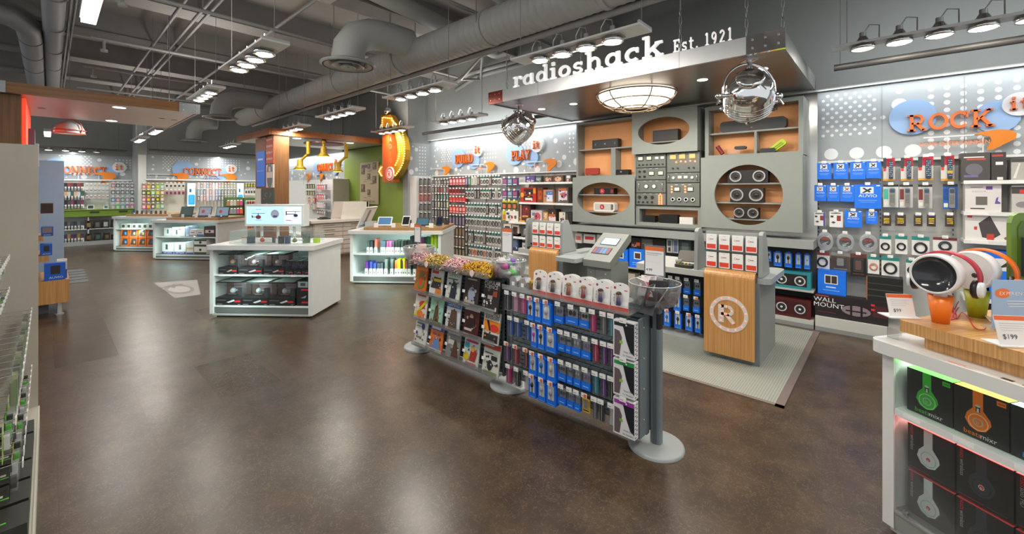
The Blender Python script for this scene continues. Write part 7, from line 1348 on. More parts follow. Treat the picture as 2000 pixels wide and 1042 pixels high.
# ================================================================ tables
def L(F, x, y, z): return F @ Vector((x, y, z))
Y1, Y2, Y3, Y4 = [math.radians(a) for a in (39.4, 38.9, 37, 38)]
def heli(w, h, c, small=False):
    def make():
        t = thing('toy_helicopter_box', '', 'boxed toy'); d = .33; hb = h*.33
        m = MB().box((-w/2, 0, 0), (w/2, d, hb), '1c1a1c'); art(m, w, hb, 0, [('r', .04, .6, .4, .7, '5a5a5c'), ('r', .04, .1, .25, .18, '8a8a8a'), ('p', [(.42, .4), (.7, .75), (.74, .55), (.5, .3)], c), ('r', .72, .4, .95, .62, 'c8282c'), ('r', .85, .1, .95, .16, '9a9a9a')]); m.part('printed_base', t)
        MB().box((-w/2, 0, hb), (w/2, d, h-.012), 'box_clear').part('clear_cover', t); MB().box((-w/2, 0, h-.012), (w/2, d, h), '1c1c1e').box((-w*.4, .03, h), (w*.4, d-.05, h+.001), 'c0ccc4').part('lid', t)
        MB().box((-w*.48, d*.6, hb), (w*.48, d*.61, h-.02), '7a5450').box((-w*.2, d*.595, hb+.02), (w*.3, d*.6, h-.04), 'a89098').part('inner_card', t)
        z = hb+h*.22; m = MB().ball((-w*.05, d*.35, z), h*.13, c, 8).box((0, d*.35-.006, z), (w*.38, d*.35+.006, z+.012), c).box((w*.34, d*.35-.004, z-.01), (w*.38, d*.35+.004, z+.04), c).cyl((-w*.05, d*.35, z), (-w*.05, d*.35, z+h*.22), .004, '2a2a2a', 5).box((-w*.4, d*.35-.008, z+h*.22), (w*.3, d*.35+.008, z+h*.225), '2c2c2e').cyl((-w*.2, d*.3, z-h*.15), (w*.1, d*.3, z-h*.15), .004, '8a8a8a', 5)
        m.part('toy_helicopter', t)
        if not small: MB().rbox((w*.2, d*.2, hb+.005), (w*.42, d*.3, hb+h*.36), .02, '2a2a2c').part('remote_control', t)
        return t
    return make
def on1(x0, x1, z, h, c, lab, key):
    w = x1-x0; p = L(F1, (x0+x1)/2, .03, z); place(key, heli(w, h, c, w < .2), p, Y1, lab, 'boxed toys in the helicopter table')
on1(.1, .36, .567, .27, 'b08a70', 'toy helicopter box at the left of the upper shelf', 'h1'); on1(.37, .71, .567, .27, 'c8a8b0', 'widest toy helicopter box with pink backing, upper shelf', 'h2'); on1(.72, 1.01, .567, .27, 'b8b0b0', 'third toy helicopter box on the upper shelf', 'h3')
for i in range(3): on1(1.02+i*.112, 1.125+i*.112, .567, .18, ['4a6aa0', '3a70a8', 'a04a50'][i], 'small toy box with a %s flyer, %s of three on the upper shelf' % (['blue', 'bright blue', 'red'][i], ['left', 'middle', 'right'][i]), 'h4%d' % i)
for i in range(3): on1(.06+i*.365, .42+i*.365, .152, .31, 'c4c8cc', 'large toy helicopter box on the lower shelf, %s of three' % ['left', 'middle', 'right'][i], 'h5')
p = L(F1, 1.255, .04, .152); setbox('toy_box', 'boxed toy', p, .17, .3, .34, '1c1a1c', [('r', .1, .72, .9, .95, '8a9a9c'), ('r', .3, .78, .7, .9, '3c4446'), ('r', .35, .6, .95, .66, 'c8282c'), ('p', [(.3, .3), (.8, .42), (.7, .3)], '8a8e90'), ('r', .4, .1, .95, .17, 'c8282c')], 'narrow black toy box at the right end of the lower shelf', rz=Y1)
for k in range(4): p = L(F1, .12+k*.33, .012, .545); MB(F1).box((.12+k*.33, .008, .545), (.19+k*.33, .0145, .568), 'f0f0ee').solo('shelf_tag', 'white shelf tag, %s along the upper helicopter shelf' % ORD[k], 'price tag')
# sign box above the glass case
t = thing('lit_sign', 'white sign box with a pale blue helicopter picture on the display table', 'sign', L(F1, .62, .45, .96), Y1)
for x in (.42, .66, .9): MB(F1).cyl((x, .45, .96), (x, .45, 1.2), .02, 'dfe2e0', 10).part('post', t)
MB(F1).rbox((.22, .37, 1.18), (1.08, .53, 1.49), .01, 'e0e2e0/.3').part('housing', t)
m = MB(F1); m.box((.25, .368, 1.21), (1.05, .37, 1.46), 'e:9ec4de:.95'); m.box((.8, .366, 1.22), (1.04, .368, 1.45), 'e:c4cce0:.95')
m.M = F1 @ Matrix.Translation((.25, .366, 1.21)); art(m, .8, .25, 0, [('o', .52, .58, .075, 'c8a0b0'), ('o', .52, .58, .055, 'a8c4dc'), ('r', .49, .4, .56, .5, '3a50a0'), ('o', .22, .4, .05, '8a3a4a', .035), ('r', .1, .6, .34, .625, '30364a'), ('r', .21, .5, .225, .6, '30364a'), ('r', .17, .84, .27, .855, '30364a'), ('r', .1, .4, .2, .43, '30364a'), ('r', .1, .36, .12, .5, '30364a'), ('r', .17, .22, .28, .24, '30364a'), ('r', .72, .72, .98, .745, '30364a'), ('r', .89, .6, .9, .72, '30364a'), ('o', .9, .5, .04, '2a3040', .028), ('r', .72, .56, .88, .6, '30364a'), ('r', .72, .52, .74, .72, '30364a'), ('r', .86, .34, .95, .355, '30364a'), ('r', .72, .2, .82, .24, 'd08a9a')], x0=0); m.part('lit_picture', t)
t = thing('glass_case', 'low clear case on the helicopter table', 'display case', L(F1, .7, .4, .96), Y1)
for lo, hi in (((.18, .12, .96), (1.22, .125, 1.13)), ((.18, .12, .96), (.185, .7, 1.13)), ((1.215, .12, .96), (1.22, .7, 1.13)), ((.18, .12, 1.13), (1.22, .7, 1.135))): MB(F1).box(lo, hi, 'glass').part('pane', t)
for i, (x, y, c, w, h, l) in enumerate(((.42, .22, '44505a', .1, .09, 'dark grey remote unit at the left of the clear case'), (.86, .2, '3a3c38', .07, .1, 'dark olive remote in the clear case'), (.94, .22, '444a6a', .07, .1, 'slate blue remote in the clear case'), (1.16, .3, '4a5450', .1, .12, 'grey remote at the right of the clear case'), (.7, .3, '4c5054', .05, .08, 'small grey remote mid case'))):
    m = MB(F1).rbox((x-w/2, y-.03, .961), (x+w/2, y+.03, .961+h), .02, c).cyl((x, y, .96+h), (x, y, 1.02+h*.6), .004, '2a2a2a', 5); m.solo('toy_remote', l, 'remote control')
for i, (x, y, c, l) in enumerate(((.56, .25, 'c84030', 'red and white toy helicopter in the clear case'), (1.04, .22, '8a7a40', 'brass coloured toy drone in the clear case'))):
    m = MB(F1).ball((x, y, 1.0), .03, c, 8).box((x, y-.005, 1.0), (x+.12, y+.005, 1.012), 'd8d8d8').box((x-.09, y-.008, 1.05), (x+.1, y+.008, 1.054), '4a4a4a').cyl((x, y, 1.0), (x, y, 1.052), .004, '4a4a4a', 5).cyl((x-.05, y-.02, .964), (x+.06, y-.02, .964), .004, 'c8c8c8', 5); m.solo('toy_helicopter', l, 'toy helicopter')
for i, x in enumerate((.3, .78)): MB(F1).box((x, .2, .961), (x+.09, .204, 1.04), 'e8e6e4').box((x, .198, 1.03), (x+.09, .2, 1.042), 'd86a4a').solo('price_card', 'small white price card in the clear case, %s one' % ['left', 'middle'][i], 'price sign')
MB(F1).rbox((1.25, .3, .961), (1.33, .36, 1.02), .01, 'a0c040').solo('lime_gadget', 'small lime gadget at the right end of the helicopter table', 'gadget')
# table of phone cases and tablets
U1 = [('5a6a68', .3, .17), ('3a4448', .36, .17), ('d86a5a', .44, .2), ('3c5468', .56, .17), ('3c4c5c', .6, .17), ('a83a6a', .66, .17), ('a84a7a', .71, .17), ('4a3a4a', .76, .17), ('26342e', .82, .18), ('2a3830', .87, .18), ('4a564e', .93, .18), ('303c38', .99, .18), ('34403c', 1.05, .18), ('3c4a48', 1.1, .24), ('404a48', 1.16, .22), ('2a5068', 1.21, .22), ('a0307a', 1.27, .22), ('6a3a7a', 1.31, .22), ('1c4a3a', 1.37, .23), ('2a7a4a', 1.42, .23), ('b0e020', 1.48, .26), ('b8e428', 1.54, .26)]
U2 = [('6a3a9a', .27, .18), ('3a50a8', .35, .18), ('3a4a9a', .42, .16), ('3a4450', .49, .16), ('3c4448', .55, .16), ('5a6460', .63, .22), ('48524e', .74, .22), ('c86a30', .82, .2), ('c8c020', .87, .22), ('3a3a20', .92, .2), ('d8d020', .96, .23), ('8a4a3a', 1.0, .2), ('4a5450', 1.06, .24), ('2a2c2c', 1.16, .25), ('c86aa8', 1.3, .23), ('d8e4dc', 1.4, .22), ('2a8a5a', 1.48, .22)]
for r, (U, z) in enumerate(((U1, .541), (U2, .151))):
    for i, (c, x, h) in enumerate(U):
        h *= 1.3; wq = .021 if r == 0 and x < 1.1 else .025; m = MB(F2).box((x-wq, .07, z), (x+wq, .12, z+.11), 'd8dad8').rbox((x-wq, .09, z+.08), (x+wq, .25, z+h), .008, c, ax=1).box((x-.01, .068, z+.03), (x+.008, .0695, z+.055), '5a5a58')
        m.solo('phone_case', 'phone case on a white stand, %s on the %s shelf of the tablet table' % (ORD[i], ['upper', 'lower'][r]), 'phone case', 'phone cases in the tablet table')
def tablet(x, y, w, h, fr, scr, lab, z=1.01):
    t = thing('tablet', lab, 'tablet', L(F2, x, y, z), Y2); A = F2 @ Matrix.Translation((x, y, z+.03)) @ Matrix.Rotation(math.radians(-32), 4, 'X')
    m = MB(A); m.rbox((-w/2, 0, 0), (w/2, .01, h), .012, fr, 4, 1); m.part('frame', t); MB(A).box((-w*.43, -.002, h*.1), (w*.43, 0, h*.9), scr).part('screen', t)
    MB(F2).box((x-.04, y+.03, z), (x+.04, y+.09, z+.06), 'c8c4bc').part('stand', t)
tablet(.55, .2, .27, .18, 'e8e8e6', 'e:2a5a80:.5', 'white tablet with a blue screen, leftmost on the wood platform'); tablet(.95, .2, .14, .2, 'e8e8e6', '26282c/.1', 'upright white tablet with a dark screen on the wood platform'); tablet(1.27, .2, .24, .16, '1c1e20', 'e:1c4a5c:.5', 'black tablet with a glowing teal screen'); tablet(1.58, .2, .12, .19, '1c1e24', '1a2030/.1', 'small black tablet at the right end of the platform')
for i, x in enumerate((.4, .72, 1.08, 1.42)): MB(F2).box((x, .1, 1.011), (x+.08, .105, 1.09), 'eeeeec').solo('price_card', 'small white price card by the tablets, %s from the left' % ORD[i], 'price sign')
for i, x in enumerate((.85, 1.1, 1.4, 1.6)):
    m = MB(F2).rbox((x-.05, .75, 1.011), (x+.05, .78, 1.1), .01, '2a2a2a').box((x-.03, .77, 1.011), (x+.03, .82, 1.05), 'c0bcb4'); m.solo('display_phone', 'dark phone on a stand at the back of the tablet platform, %s' % ORD[i], 'phone')
t = thing('slanted_panel', 'large slanted printed info panel at the left of the tablet table', 'info panel', L(F2, .25, .5, .96), Y2); A = F2 @ Matrix.Translation((.12, .12, 1.0)) @ Matrix.Rotation(math.radians(40), 4, 'Y') @ Matrix.Rotation(0, 4, 'X')
A = F2 @ frame((.08, .12, .99), (0, 1, 0), (.42, 0, .9)); m = MB(A); m.box((0, 0, -.02), (.55, .42, 0), 'd4d6d4'); m.box((.2, .1, .0), (.3, .36, .002), '7a7470'); m.box((.05, .03, 0), (.5, .05, .002), '6a8090'); m.box((.05, .38, 0), (.5, .4, .002), 'a8a8a4'); m.part('panel', t)
MB(F2).box((.15, .3, .96), (.3, .5, 1.1), 'c8cac8').part('support', t)
# laptop table
for i, (x, c, s, l) in enumerate(((.45, '2a3a36', '3a4e48/.2', 'dark laptop turned away on the far wood platform'), (.95, '26282c', 'e:6a7484:.6', 'open laptop with a grey screen, middle of the far platform'), (1.42, '26282c', 'e:64788a:.6', 'open laptop with a grey blue screen, right on the far platform'))):
    t = thing('laptop', l, 'laptop', L(F3, x, .3, 1.02), Y3); MB(F3).rbox((x-.17, .22, 1.02), (x+.17, .45, 1.035), .01, c).part('keyboard_base', t)
    A = F3 @ Matrix.Translation((x, .44, 1.035)) @ Matrix.Rotation(math.radians(-14), 4, 'X'); MB(A).rbox((-.17, 0, 0), (.17, .01, .24), .008, c, 3, 1).part('lid', t)
    m = MB(A); m.box((-.155, -.002, .015), (.155, 0, .225), s)
    if i: m.cyl((-.05, -.003, .12), (-.05, -.002, .12), .045, 'b04a44', 14).box((.0, -.003, .11), (.1, -.002, .13), '9aa0a8')
    m.part('screen', t)
for i in range(8):
    x = .35+i*.14; m = MB(F4).rbox((x-.03, .2, 1.021), (x+.03, .215, 1.11), .008, ['2a6a98', '3a2c28', '4a4a4a', '8a5a40'][i % 4]).box((x-.025, .215, 1.021), (x+.025, .25, 1.05), 'd8d4cc'); m.solo('display_phone', 'phone on a stand along the farthest table top, %s' % ORD[i], 'phone', 'phones on the farthest table')
for i in range(4): MB(F3).box((.3+i*.35, .1, 1.021), (.37+i*.35, .105, 1.1), 'dfe4e8').solo('price_card', 'pale price card on the laptop platform, %s from the left' % ORD[i], 'price sign')
Bx = [(.25, .45, .57, .2, 'd8dcd8', [('r', .4, .3, .6, .8, '5a6a6c')], 'white router box'), (.46, .8, .57, .22, 'd4d8d4', [('r', .3, .2, .42, .7, '4a5458'), ('r', .5, .7, .7, .8, '4a4a4a')], 'wide white router box'), (.82, .9, .57, .24, 'c0d0e8', [('r', .2, .2, .8, .8, '98b0e0')], 'narrow pale blue box'), (.92, 1.1, .57, .16, 'dcdcd8', [('r', .2, .5, .7, .6, '3a3a3a'), ('r', 0, 0, 1, .2, 'b08a98')], 'flat white box, left of two'), (1.11, 1.29, .57, .16, 'dcdcd8', [('r', .2, .5, .7, .6, '3a3a3a'), ('r', 0, 0, 1, .3, '4a7ab8')], 'flat white box with a blue foot'), (1.3, 1.58, .57, .24, '4a3c3c', [('r', .1, .35, .9, .65, 'd8d0cc'), ('o', .5, .5, .1, '2a2a2a')], 'dark red box with a white band'),
      (.2, .5, .13, .28, 'd4dcdc', [('r', .3, .4, .5, .85, '4a5456'), ('r', 0, 0, 1, .22, '4a3c8a'), ('t', 'NETGEAR', .5, .07, .17, 'e0e0f0')], 'white and violet NETGEAR box, left of two'), (.52, .82, .13, .28, 'd4dcdc', [('r', .4, .4, .6, .85, '4a5456'), ('r', 0, 0, 1, .22, '4a3c8a'), ('t', 'NETGEAR', .5, .07, .17, 'e0e0f0')], 'white and violet NETGEAR box, right of two'), (.84, 1.02, .13, .3, 'c8ccd0', [('r', 0, .4, 1, .55, 'c0a060'), ('r', 0, 0, 1, .15, '4a3c8a')], 'pale box stack with gold bands'), (1.04, 1.36, .13, .19, 'd8d8d0', [('r', 0, 0, 1, .3, '3a4a30'), ('o', .5, .6, .1, '2a3a3a')], 'green footed camera box, lower'), (1.04, 1.36, .321, .17, 'd8d8d0', [('r', 0, 0, 1, .3, '3a4a30'), ('r', 0, .8, 1, 1, '2c3828'), ('o', .5, .6, .1, '2a3a3a')], 'green footed camera box, upper')]
for (x0, x1, z, h, b, it, l) in Bx: setbox('router_box', 'boxed electronics', L(F3, (x0+x1)/2, .04, z+.002), x1-x0, .25, h, b, it, '%s inside the laptop table' % l, rz=Y3)
for r in range(2):
    for c in range(5):
        x = .22+c*.26; z = (.362, .122)[r]; b = 'd86418' if c < 4 else 'b8302c'
        setbox('orange_phone_box' if c < 4 else 'red_phone_box', 'boxed phone', L(F4, x+.06, .05, z), .24, .2, .23, b, [('p', [(.1, .25), (.85, .25), (.85, .95), (.3, .95)], '3a4048'), ('r', .5, .4, .72, .7, ['6aa0c8', 'c8a068', 'c89a40', '4a6a80', 'd86a60'][c])] if c < 4 else [('r', .2, .6, .8, .8, 'e0a8a0'), ('r', .2, .1, .8, .3, 'e0a8a0')], '%s box, %s in the %s row of the farthest table' % ('orange' if c < 4 else 'red', ORD[c], ['upper', 'lower'][r]), rz=Y4, group='boxes in the farthest table')
for c in range(8): setbox('card_pack', 'packaged accessory', L(F4, .24+c*.16, .05, .622), .12, .06, .14, 'd8dcd4', [('r', .15, .2, .85, .75, '4a4438')] if c < 7 else [('r', 0, 0, 1, 1, 'b8302c')], 'small phone pack, %s on the top shelf of the farthest table' % ORD[c], rz=Y4, group='packs in the farthest table')
# ================================================================ nearest table at the right
YR5 = yawR
def phones(base, bandc, lid, nm, txt, r):
    it = [('p', [(.36, 1), (.55, 1), (.55, .63), (.68, .48), (.7, .38), (.6, .22), (.45, .17), (.3, .22), (.21, .36), (.25, .5), (.36, .63)], bandc if lid or r else bandc)]
    if lid: it += [('o', .46, .36, .19, lid, .2), ('o', .46, .36, .17, bandc, .18), ('o', .46, .36, .1, 'b0b4b0', .1), ('o', .46, .36, .075, bandc, .08), ('r', .42, .58, .5, .68, '1c1c1c'), ('r', .44, .57, .48, .65, 'd8d8d8'), ('o', .46, .7, .05, 'c8c8c8', .03), ('t', 'beats', .36, .06, .16, bandc), ('t', 'mixr', .66, .06, .16, 'd8d8d8'), ('r', .8, .86, .96, .96, bandc), ('r', .82, .9, .94, .915, base), ('t', 'b', .46, .32, .13, 'b0b4b0')]
    else: it += [('o', .46, .37, .17, nm, .19), ('o', .46, .37, .15, bandc, .17), ('o', .46, .37, .055, 'e0dcdc', .06), ('o', .46, .37, .045, 'c8303c', .05), ('t', 'b', .46, .335, .08, 'f0eeee'), ('r', .05, .04, .5, .052, 'a8303a'), ('r', .55, .04, .9, .05, '5a5a5a')]
    return it
for c, (col, w1, w2) in enumerate((('3cb83a', 'a8e0a0', 'green'), ('f07a20', 'f8c8a0', 'orange'), ('2a9ad8', 'a0d8f0', 'blue'))):
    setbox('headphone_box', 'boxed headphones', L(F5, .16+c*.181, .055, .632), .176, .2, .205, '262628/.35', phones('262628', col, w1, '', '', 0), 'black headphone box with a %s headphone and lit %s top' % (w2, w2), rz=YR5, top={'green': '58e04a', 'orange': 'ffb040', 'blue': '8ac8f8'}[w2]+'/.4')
for r in range(2):
    for c in range(3):
        col, n2 = (('cfd6d4', 'a8b0ae'), ('3c4044', '2c2e32'), ('35383c', '2a2c30'))[c]; w2 = ['white', 'charcoal', 'dark'][c]
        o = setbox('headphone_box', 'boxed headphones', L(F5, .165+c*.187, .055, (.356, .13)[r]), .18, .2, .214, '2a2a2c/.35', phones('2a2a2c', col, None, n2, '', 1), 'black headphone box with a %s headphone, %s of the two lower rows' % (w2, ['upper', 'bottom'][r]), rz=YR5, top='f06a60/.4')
        m = MB(F5); x = .165+c*.187-.078; m.text('beats', .024, F5.inverted() @ F5 @ frame((x, .0535, (.356, .13)[r]+.215), (0, 0, -1), (1, 0, 0)) if False else frame((x, .0535, (.356, .13)[r]+.19), (0, 0, -1), (1, 0, 0)), 'c8303c'); m.text('wireless' if c < 2 else 'solo HD', .022, frame((x, .0535, (.356, .13)[r]+.125), (0, 0, -1), (1, 0, 0)), 'a8a8a8'); m.box((-.09+.165+c*.187, .0535, (.356, .13)[r]+.211), (.09+.165+c*.187, .055, (.356, .13)[r]+.214), 'c83040'); m.part('side_lettering', o)
MB(F5).box((.055, .004, .13), (1.6, .008, .885), 'glass').part('glass_front', T5); MB(F5).box((.055, .0, .6), (1.6, .016, .632), 'dfe2e2/.3').part('shelf_edge', T5)
for k in range(8): MB(F5).box((.09+k*.19, -.001, .608), (.16+k*.19, .0, .628), 'f0f0f0').part('shelf_label', T5)
MB(F5).cyl((.1, -.008, .155), (.1, .004, .155), .012, 'c8c8c8/.2/.9', 14).part('lock', T5)
MB(F5).box((.055, .0, .05), (1.64, .012, .125), '8f938f/.4').box((.055, -.004, .125), (1.64, .012, .135), 'c0c4c2/.3/.6').part('kick_panel', T5)
for (x, y, w_, h_, c) in ((.27, .035, .06, .008, 'd88a80'), (.26, .022, .1, .005, 'd8a8a0'), (.44, .03, .035, .018, '4a3a30'), (.5, .03, .05, .007, '6a5a4a'), (.55, .036, .02, .016, '4a3a30'), (.72, .03, .08, .02, 'b08a40')): MB(F5).box((x, y-.05, .9503), (x+w_, y-.05+h_, .951), c).part('top_sticker', T5)
for (x, y, z) in ((-.02, .06, .951), (-.05, .05, .87)): MB(F5).box((x, y, z), (x+.004, y+.1, z+.05), 'clear').box((x, y, z), (x+.05, y+.004, z+.05), 'clear').part('clear_bracket', T5)
ZP = 1.066
def head(px, lab, cup, band, back):
    """oval drum head on a tapered cup, wearing headphones"""
    p = fl(px[0], px[1], ZP); ang = px[2]; t = thing('headphone_stand', lab, 'headphone display', (p.x, p.y, ZP), ang); G = WM[t.name]
    MB(G).lathe([(.001, 0), (.031, 0), (.047, .13), (.044, .13), (.03, .008)], cup, (0, 0, 0), 28).part('cup', t); MB(G).cyl((0, 0, .01), (0, 0, .2), .024, 'e2e2e4/.3', 16).part('neck', t)
    A = G @ Matrix.Translation((-.005, -.01, .235)) @ Matrix.Rotation(PI/2, 4, 'X')
    MB(A).lathe([(.001, -.1), (.05, -.098), (.085, -.07), (.105, -.02), (.108, .03), (.106, .055), (.1, .06), (.093, .056)], 'e6e4e4/.2', (0, 0, 0), 40, .84, .88).part('drum_head', t)
    if back: m = MB(A).lathe([(.101, .056), (.001, .06)], 'dcdad8/.4', (0, 0, 0), 36, .84, .88); m.ball((.02, -.02, .06), .012, '3a3a3a', 6, .3); m.part('white_disc', t)
    else: MB(A).lathe([(.093, .056), (.092, .048), (.001, .048)], '34363a/.12', (0, 0, 0), 36, .84, .88).part('dark_disc', t)
    h = thing('headphones', lab.replace('oval head', 'headphones resting on the oval head'), 'headphones', (p.x, p.y, ZP+.25), ang)
    pts = [(.112*math.cos(a), .06, .222+.112*.95*math.sin(a)) for a in [math.radians(-20+220*k/26) for k in range(27)]]
    v = []
    m = MB(G)
    for (x, y, z) in pts:
        n = Vector((x, 0, z-.222)).normalized(); v += [Vector((x, y-.022, z)), Vector((x, y+.022, z)), Vector((x, y+.022, z))+n*.009, Vector((x, y-.022, z))+n*.009]
    m.add(v, [(i*4+k, i*4+(k+1) % 4, i*4+4+(k+1) % 4, i*4+4+k) for i in range(26) for k in range(4)], band, True); m.part('headband', h)
    for s in (-1, 1):
        q = MB(G); q.M = G @ Matrix.Translation((s*.104, .045, .175)) @ Matrix.Rotation(s*PI/2, 4, 'Y'); q.lathe([(.03, -.012), (.042, -.006), (.043, .008), (.03, .014)], '1c1c1e/.4', (0, 0, 0), 24); q.part('ear_cushion', h)
        q = MB(G); q.M = G @ Matrix.Translation((s*.104, .045, .175)) @ Matrix.Rotation(s*PI/2, 4, 'Y'); q.lathe([(.036, .012), (.034, .026), (.02, .03), (.001, .031)], 'dfe4e8/.25' if not back else band, (0, 0, 0), 24); q.part('ear_cup', h)
    return t, G, p
t_, G_, p_ = head((1837, 629, math.radians(42-62)), 'oval head with a dark disc on the orange cup', 'f27a1c/.35', 'b83040/.35', False)
t_, G2, p2 = head((1908, 618, math.radians(42-66)), 'oval head with a plain white disc on the lime cup', 'a8ac1c/.35', 'f0701c/.35', True)
def cord(pts, r, c, nm, lab):
    P = [fl(u, v, z) for (u, v, z) in pts]; Q = []
    for i in range(len(P)-1):
        a, b, c0, d = P[max(i-1, 0)], P[i], P[i+1], P[min(i+2, len(P)-1)]
        for k in range(5):
            s = k/5; Q.append(.5*((2*b)+(c0-a)*s+(2*a-5*b+4*c0-d)*s*s+(3*b-a-3*c0+d)*s**3))
    Q.append(P[-1]); MB().tube(Q, r, c, 5).solo(nm, lab, 'cable')
cord([(1872, 588, 1.15), (1866, 600, 1.1), (1860, 612, 1.072), (1868, 622, 1.07), (1878, 610, 1.072), (1890, 618, 1.07), (1905, 640, 1.07), (1920, 643, 1.07), (1925, 640, 1.07)], .0022, 'c02830', 'red_cable', 'thin red headphone cable looping over the wood platform')
cord([(1855, 615, 1.08), (1862, 605, 1.1), (1868, 618, 1.08), (1857, 624, 1.07), (1864, 612, 1.09), (1872, 600, 1.11)], .0028, 'b82834', 'red_cable', 'bundled red cable beside the orange cup')
cord([(1922, 612, 1.07), (1928, 620, 1.07), (1936, 628, 1.07), (1930, 622, 1.075), (1924, 616, 1.08)], .003, 'e4e0d8', 'white_cable', 'white cable beside the lime cup')
def tentcard(u, v, w, h, lab, price, tilt=-.25):
    p = fl(u, v, ZP); t = thing('tent_price_card', lab, 'price sign', p, math.radians(42-8)); G = WM[t.name]; A = G @ Matrix.Rotation(tilt, 4, 'X')
    m = MB(A); m.box((-w/2, 0, .004), (w/2, .003, h), 'ecebea'); art(m, w, h-.01, 0, [('r', 0, .84, 1, 1, 'ea6c34'), ('r', .1, .72, .85, .735, 'a8b8c8'), ('r', .1, .64, .75, .65, 'b8b8b8'), ('r', .1, .56, .8, .57, 'b8b8b8'), ('r', .1, .48, .7, .49, 'b8b8b8'), ('t', price, .32, .18, .2, '4a4a4e')], z0=.008); m.part('printed_card', t); MB(G).box((-w*.6, -.02, 0), (w*.6, .07, .005), 'e6e4e2/.3').part('foot', t)
tentcard(1764, 620, .115, .115, 'small orange banded price card left of the orange cup', '$99'); tentcard(1990, 676, .13, .12, 'orange banded price card reading 199 nearest the camera', '$199')
t = thing('experience_sign', 'pale blue sheet sign reading EXPERIENCE at the right edge', 'sign', fl(1975, 645, ZP)); P0 = fl(1938, 643, ZP); A = frame(P0, (E1[0]*.96-E2[0]*.0+.1, .669, 0), (0, 0, 1))
m = MB(A); m.box((0, .005, -.004), (.3, .225, 0), '9cbce0/.25'); m.part('printed_sheet', t); m = MB(A)
m.add([(.045+.033*math.cos(a), .165+.022*math.sin(a), .0012) for a in [2*PI*k/20 for k in range(20)]], [tuple(range(20))], 'ee7a2c'); m.add([(.165+.033*math.cos(a), .165+.022*math.sin(a), .0012) for a in [2*PI*k/20 for k in range(20)]], [tuple(range(20))], 'ee7a2c'); m.text('EX', .022, frame((.03, .157, .002), (1, 0, 0), (0, 1, 0)), 'f4f0ea', align='l')
m.text('PERIENCE', .022, frame((.0595, .157, .002), (1, 0, 0), (0, 1, 0)), 'f0f4f8', align='l'); m.box((.06, .128, .001), (.2, .132, .0012), 'd8e8f4').box((.065, .116, .001), (.24, .12, .0012), 'd8e8f4').box((.07, .104, .001), (.18, .108, .0012), 'd8e8f4'); m.part('lettering', t); MB(A).box((0, 0, -.05), (.3, .006, .03), 'clear').part('clear_foot', t)
t = thing('green_display_panel', 'tall green rounded panel holding packs, cut by the right edge', 'display', fl(2010, 612, ZP)); a = ray(1975, 480); P0 = Vector((a[0]*2.05, a[1]*2.05, ZP)); A = frame(P0, (.743, .669, 0), (0, 0, 1))
m = MB(A); m.prism([(0, 0), (.3, 0), (.3, .52), (.04, .52), (.012, .505), (0, .47)], -.02, 0, '6a8c34/.4'); m.part('panel', t); m = MB(A); m.prism([(.03, .2), (.28, .2), (.28, .48), (.05, .48), (.03, .45)], 0, .004, '54722a/.5'); m.part('recess', t)
m = MB(A); m.box((.045, .21, .004), (.2, .4, .03), '3c4048'); m.cyl((.1, .33, .03), (.1, .33, .05), .05, '9aa0b0/.3', 20); m.part('boxed_headset', t)
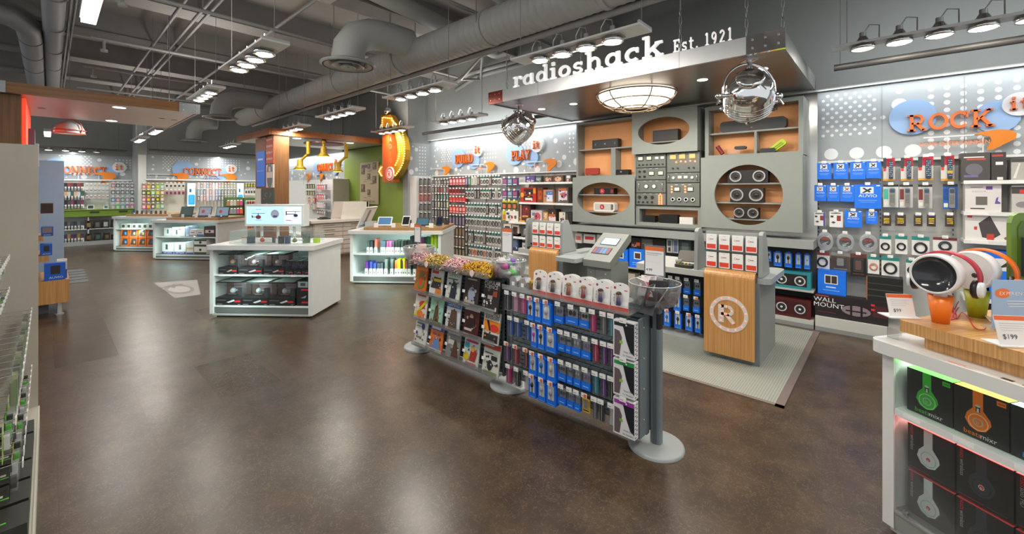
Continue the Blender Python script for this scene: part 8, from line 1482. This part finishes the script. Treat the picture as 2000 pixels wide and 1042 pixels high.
# ================================================================ near rack at the left edge and the tiered stand
NR = [(1.25, .3, ['c8ccd0', '4a3a44', '3c3e40']), (1.03, .3, ['d8d8d8', '5a3a4a', 'c8a0a0']), (.87, .4, ['8a9a6a', '3a4a34', 'c8cc90']), (.67, .38, ['b8d048', '48a030', '2a2a26']), (.47, .4, ['2c2e30', 'c87a60', '3a4038'])]
for r, (z, Lh, cs) in enumerate(NR):
    for c in range(13):
        x = -4.42+c*.125; col = cs[c % 3]
        hang(pk('bar' if r in (2,) else 'card', .075, .13 if r != 3 else .16, .025, col, ['d8d8d8', '2a2a2a', '58c038'][(c+r) % 3], Lh, False, 'accessory_pack', 'packaged accessory'), (x, -.48, z), PI, 'hanging pack on the near left rack, %s hook of the %s row from the divider' % (ORD[c], ROWN[r]), 'packs on the near left rack')
for i in range(6):
    for k in range(2):
        x = -3.9+i*.215+.03*k; y = -.46+k*.2
        p = (x+.1, y+.1, .149); setbox('flat_box', 'boxed electronics', p, .2, .19, .15 if i > 1 else .12, '262824/.4', [('r', .0, .0, 1, .55, '6ac020'), ('r', .1, .62, .6, .7, 'c8c8c8')], 'black and green box on the near rack deck, %s from the divider, %s file' % (ORD[i], ['back', 'front'][k]), rz=PI/2, group='black boxes on the near rack')
        zt_ = .2992 if i > 1 else .2692; m = MB(); m.box((x-.0, y+.06, zt_), (x+.02, y+.12, zt_+.0006), 'c8ccc8'); m.box((x+.035, y+.06, zt_), (x+.045, y+.14, zt_+.0006), '58c038'); m.part('top_print', LASTBOX[0])
def stbox(u0, v0, u1, v1, x, d, base, items, lab, z):
    y0, zt = ox(u0, v0, x); y1, _ = ox(u1, v0, x); _, zb = ox((u0+u1)/2, v1, x); setbox('cable_box', 'boxed electronics', (x, (y0+y1)/2, z), y1-y0, d, zt-zb, base, items, lab, rz=PI/2)
AV = [('r', .3, .35, .75, .85, '2a2624'), ('t', 'AUVIO', .55, .1, .2, 'd8e4f8', 1.1)]
stbox(86, 540, 128, 571, -8.34, .12, '1f5cc0/.4', AV, 'blue AUVIO box at the front of the bottom tier', .482); stbox(78, 512, 102, 533, -8.52, .2, '1f5cc0/.4', AV, 'blue AUVIO box on the second tier', .802); stbox(80, 488, 104, 505, -8.57, .2, '2456a8/.4', [('r', .1, .35, .9, .95, '8a7a78'), ('t', 'AUVIO', .5, .08, .2, 'd8e4f8')], 'blue box with a grey picture on the third tier', 1.062); stbox(79, 452, 104, 471, -8.62, .2, '4a2c1e/.5', [('r', .1, .1, .9, .9, '3a2018')], 'dark brown box on the topmost tier', 1.372)
for i in range(3): stbox(111, 512+9*i, 131, 545+9*i, -8.62+.09*i, .06, 'dcd6cc', [('r', .3, .6, .7, .9, '8a7064'), ('r', 0, 0, 1, .5, '2456a8')], 'white topped box behind the front blue box, %s from the back' % ORD[i], .482)
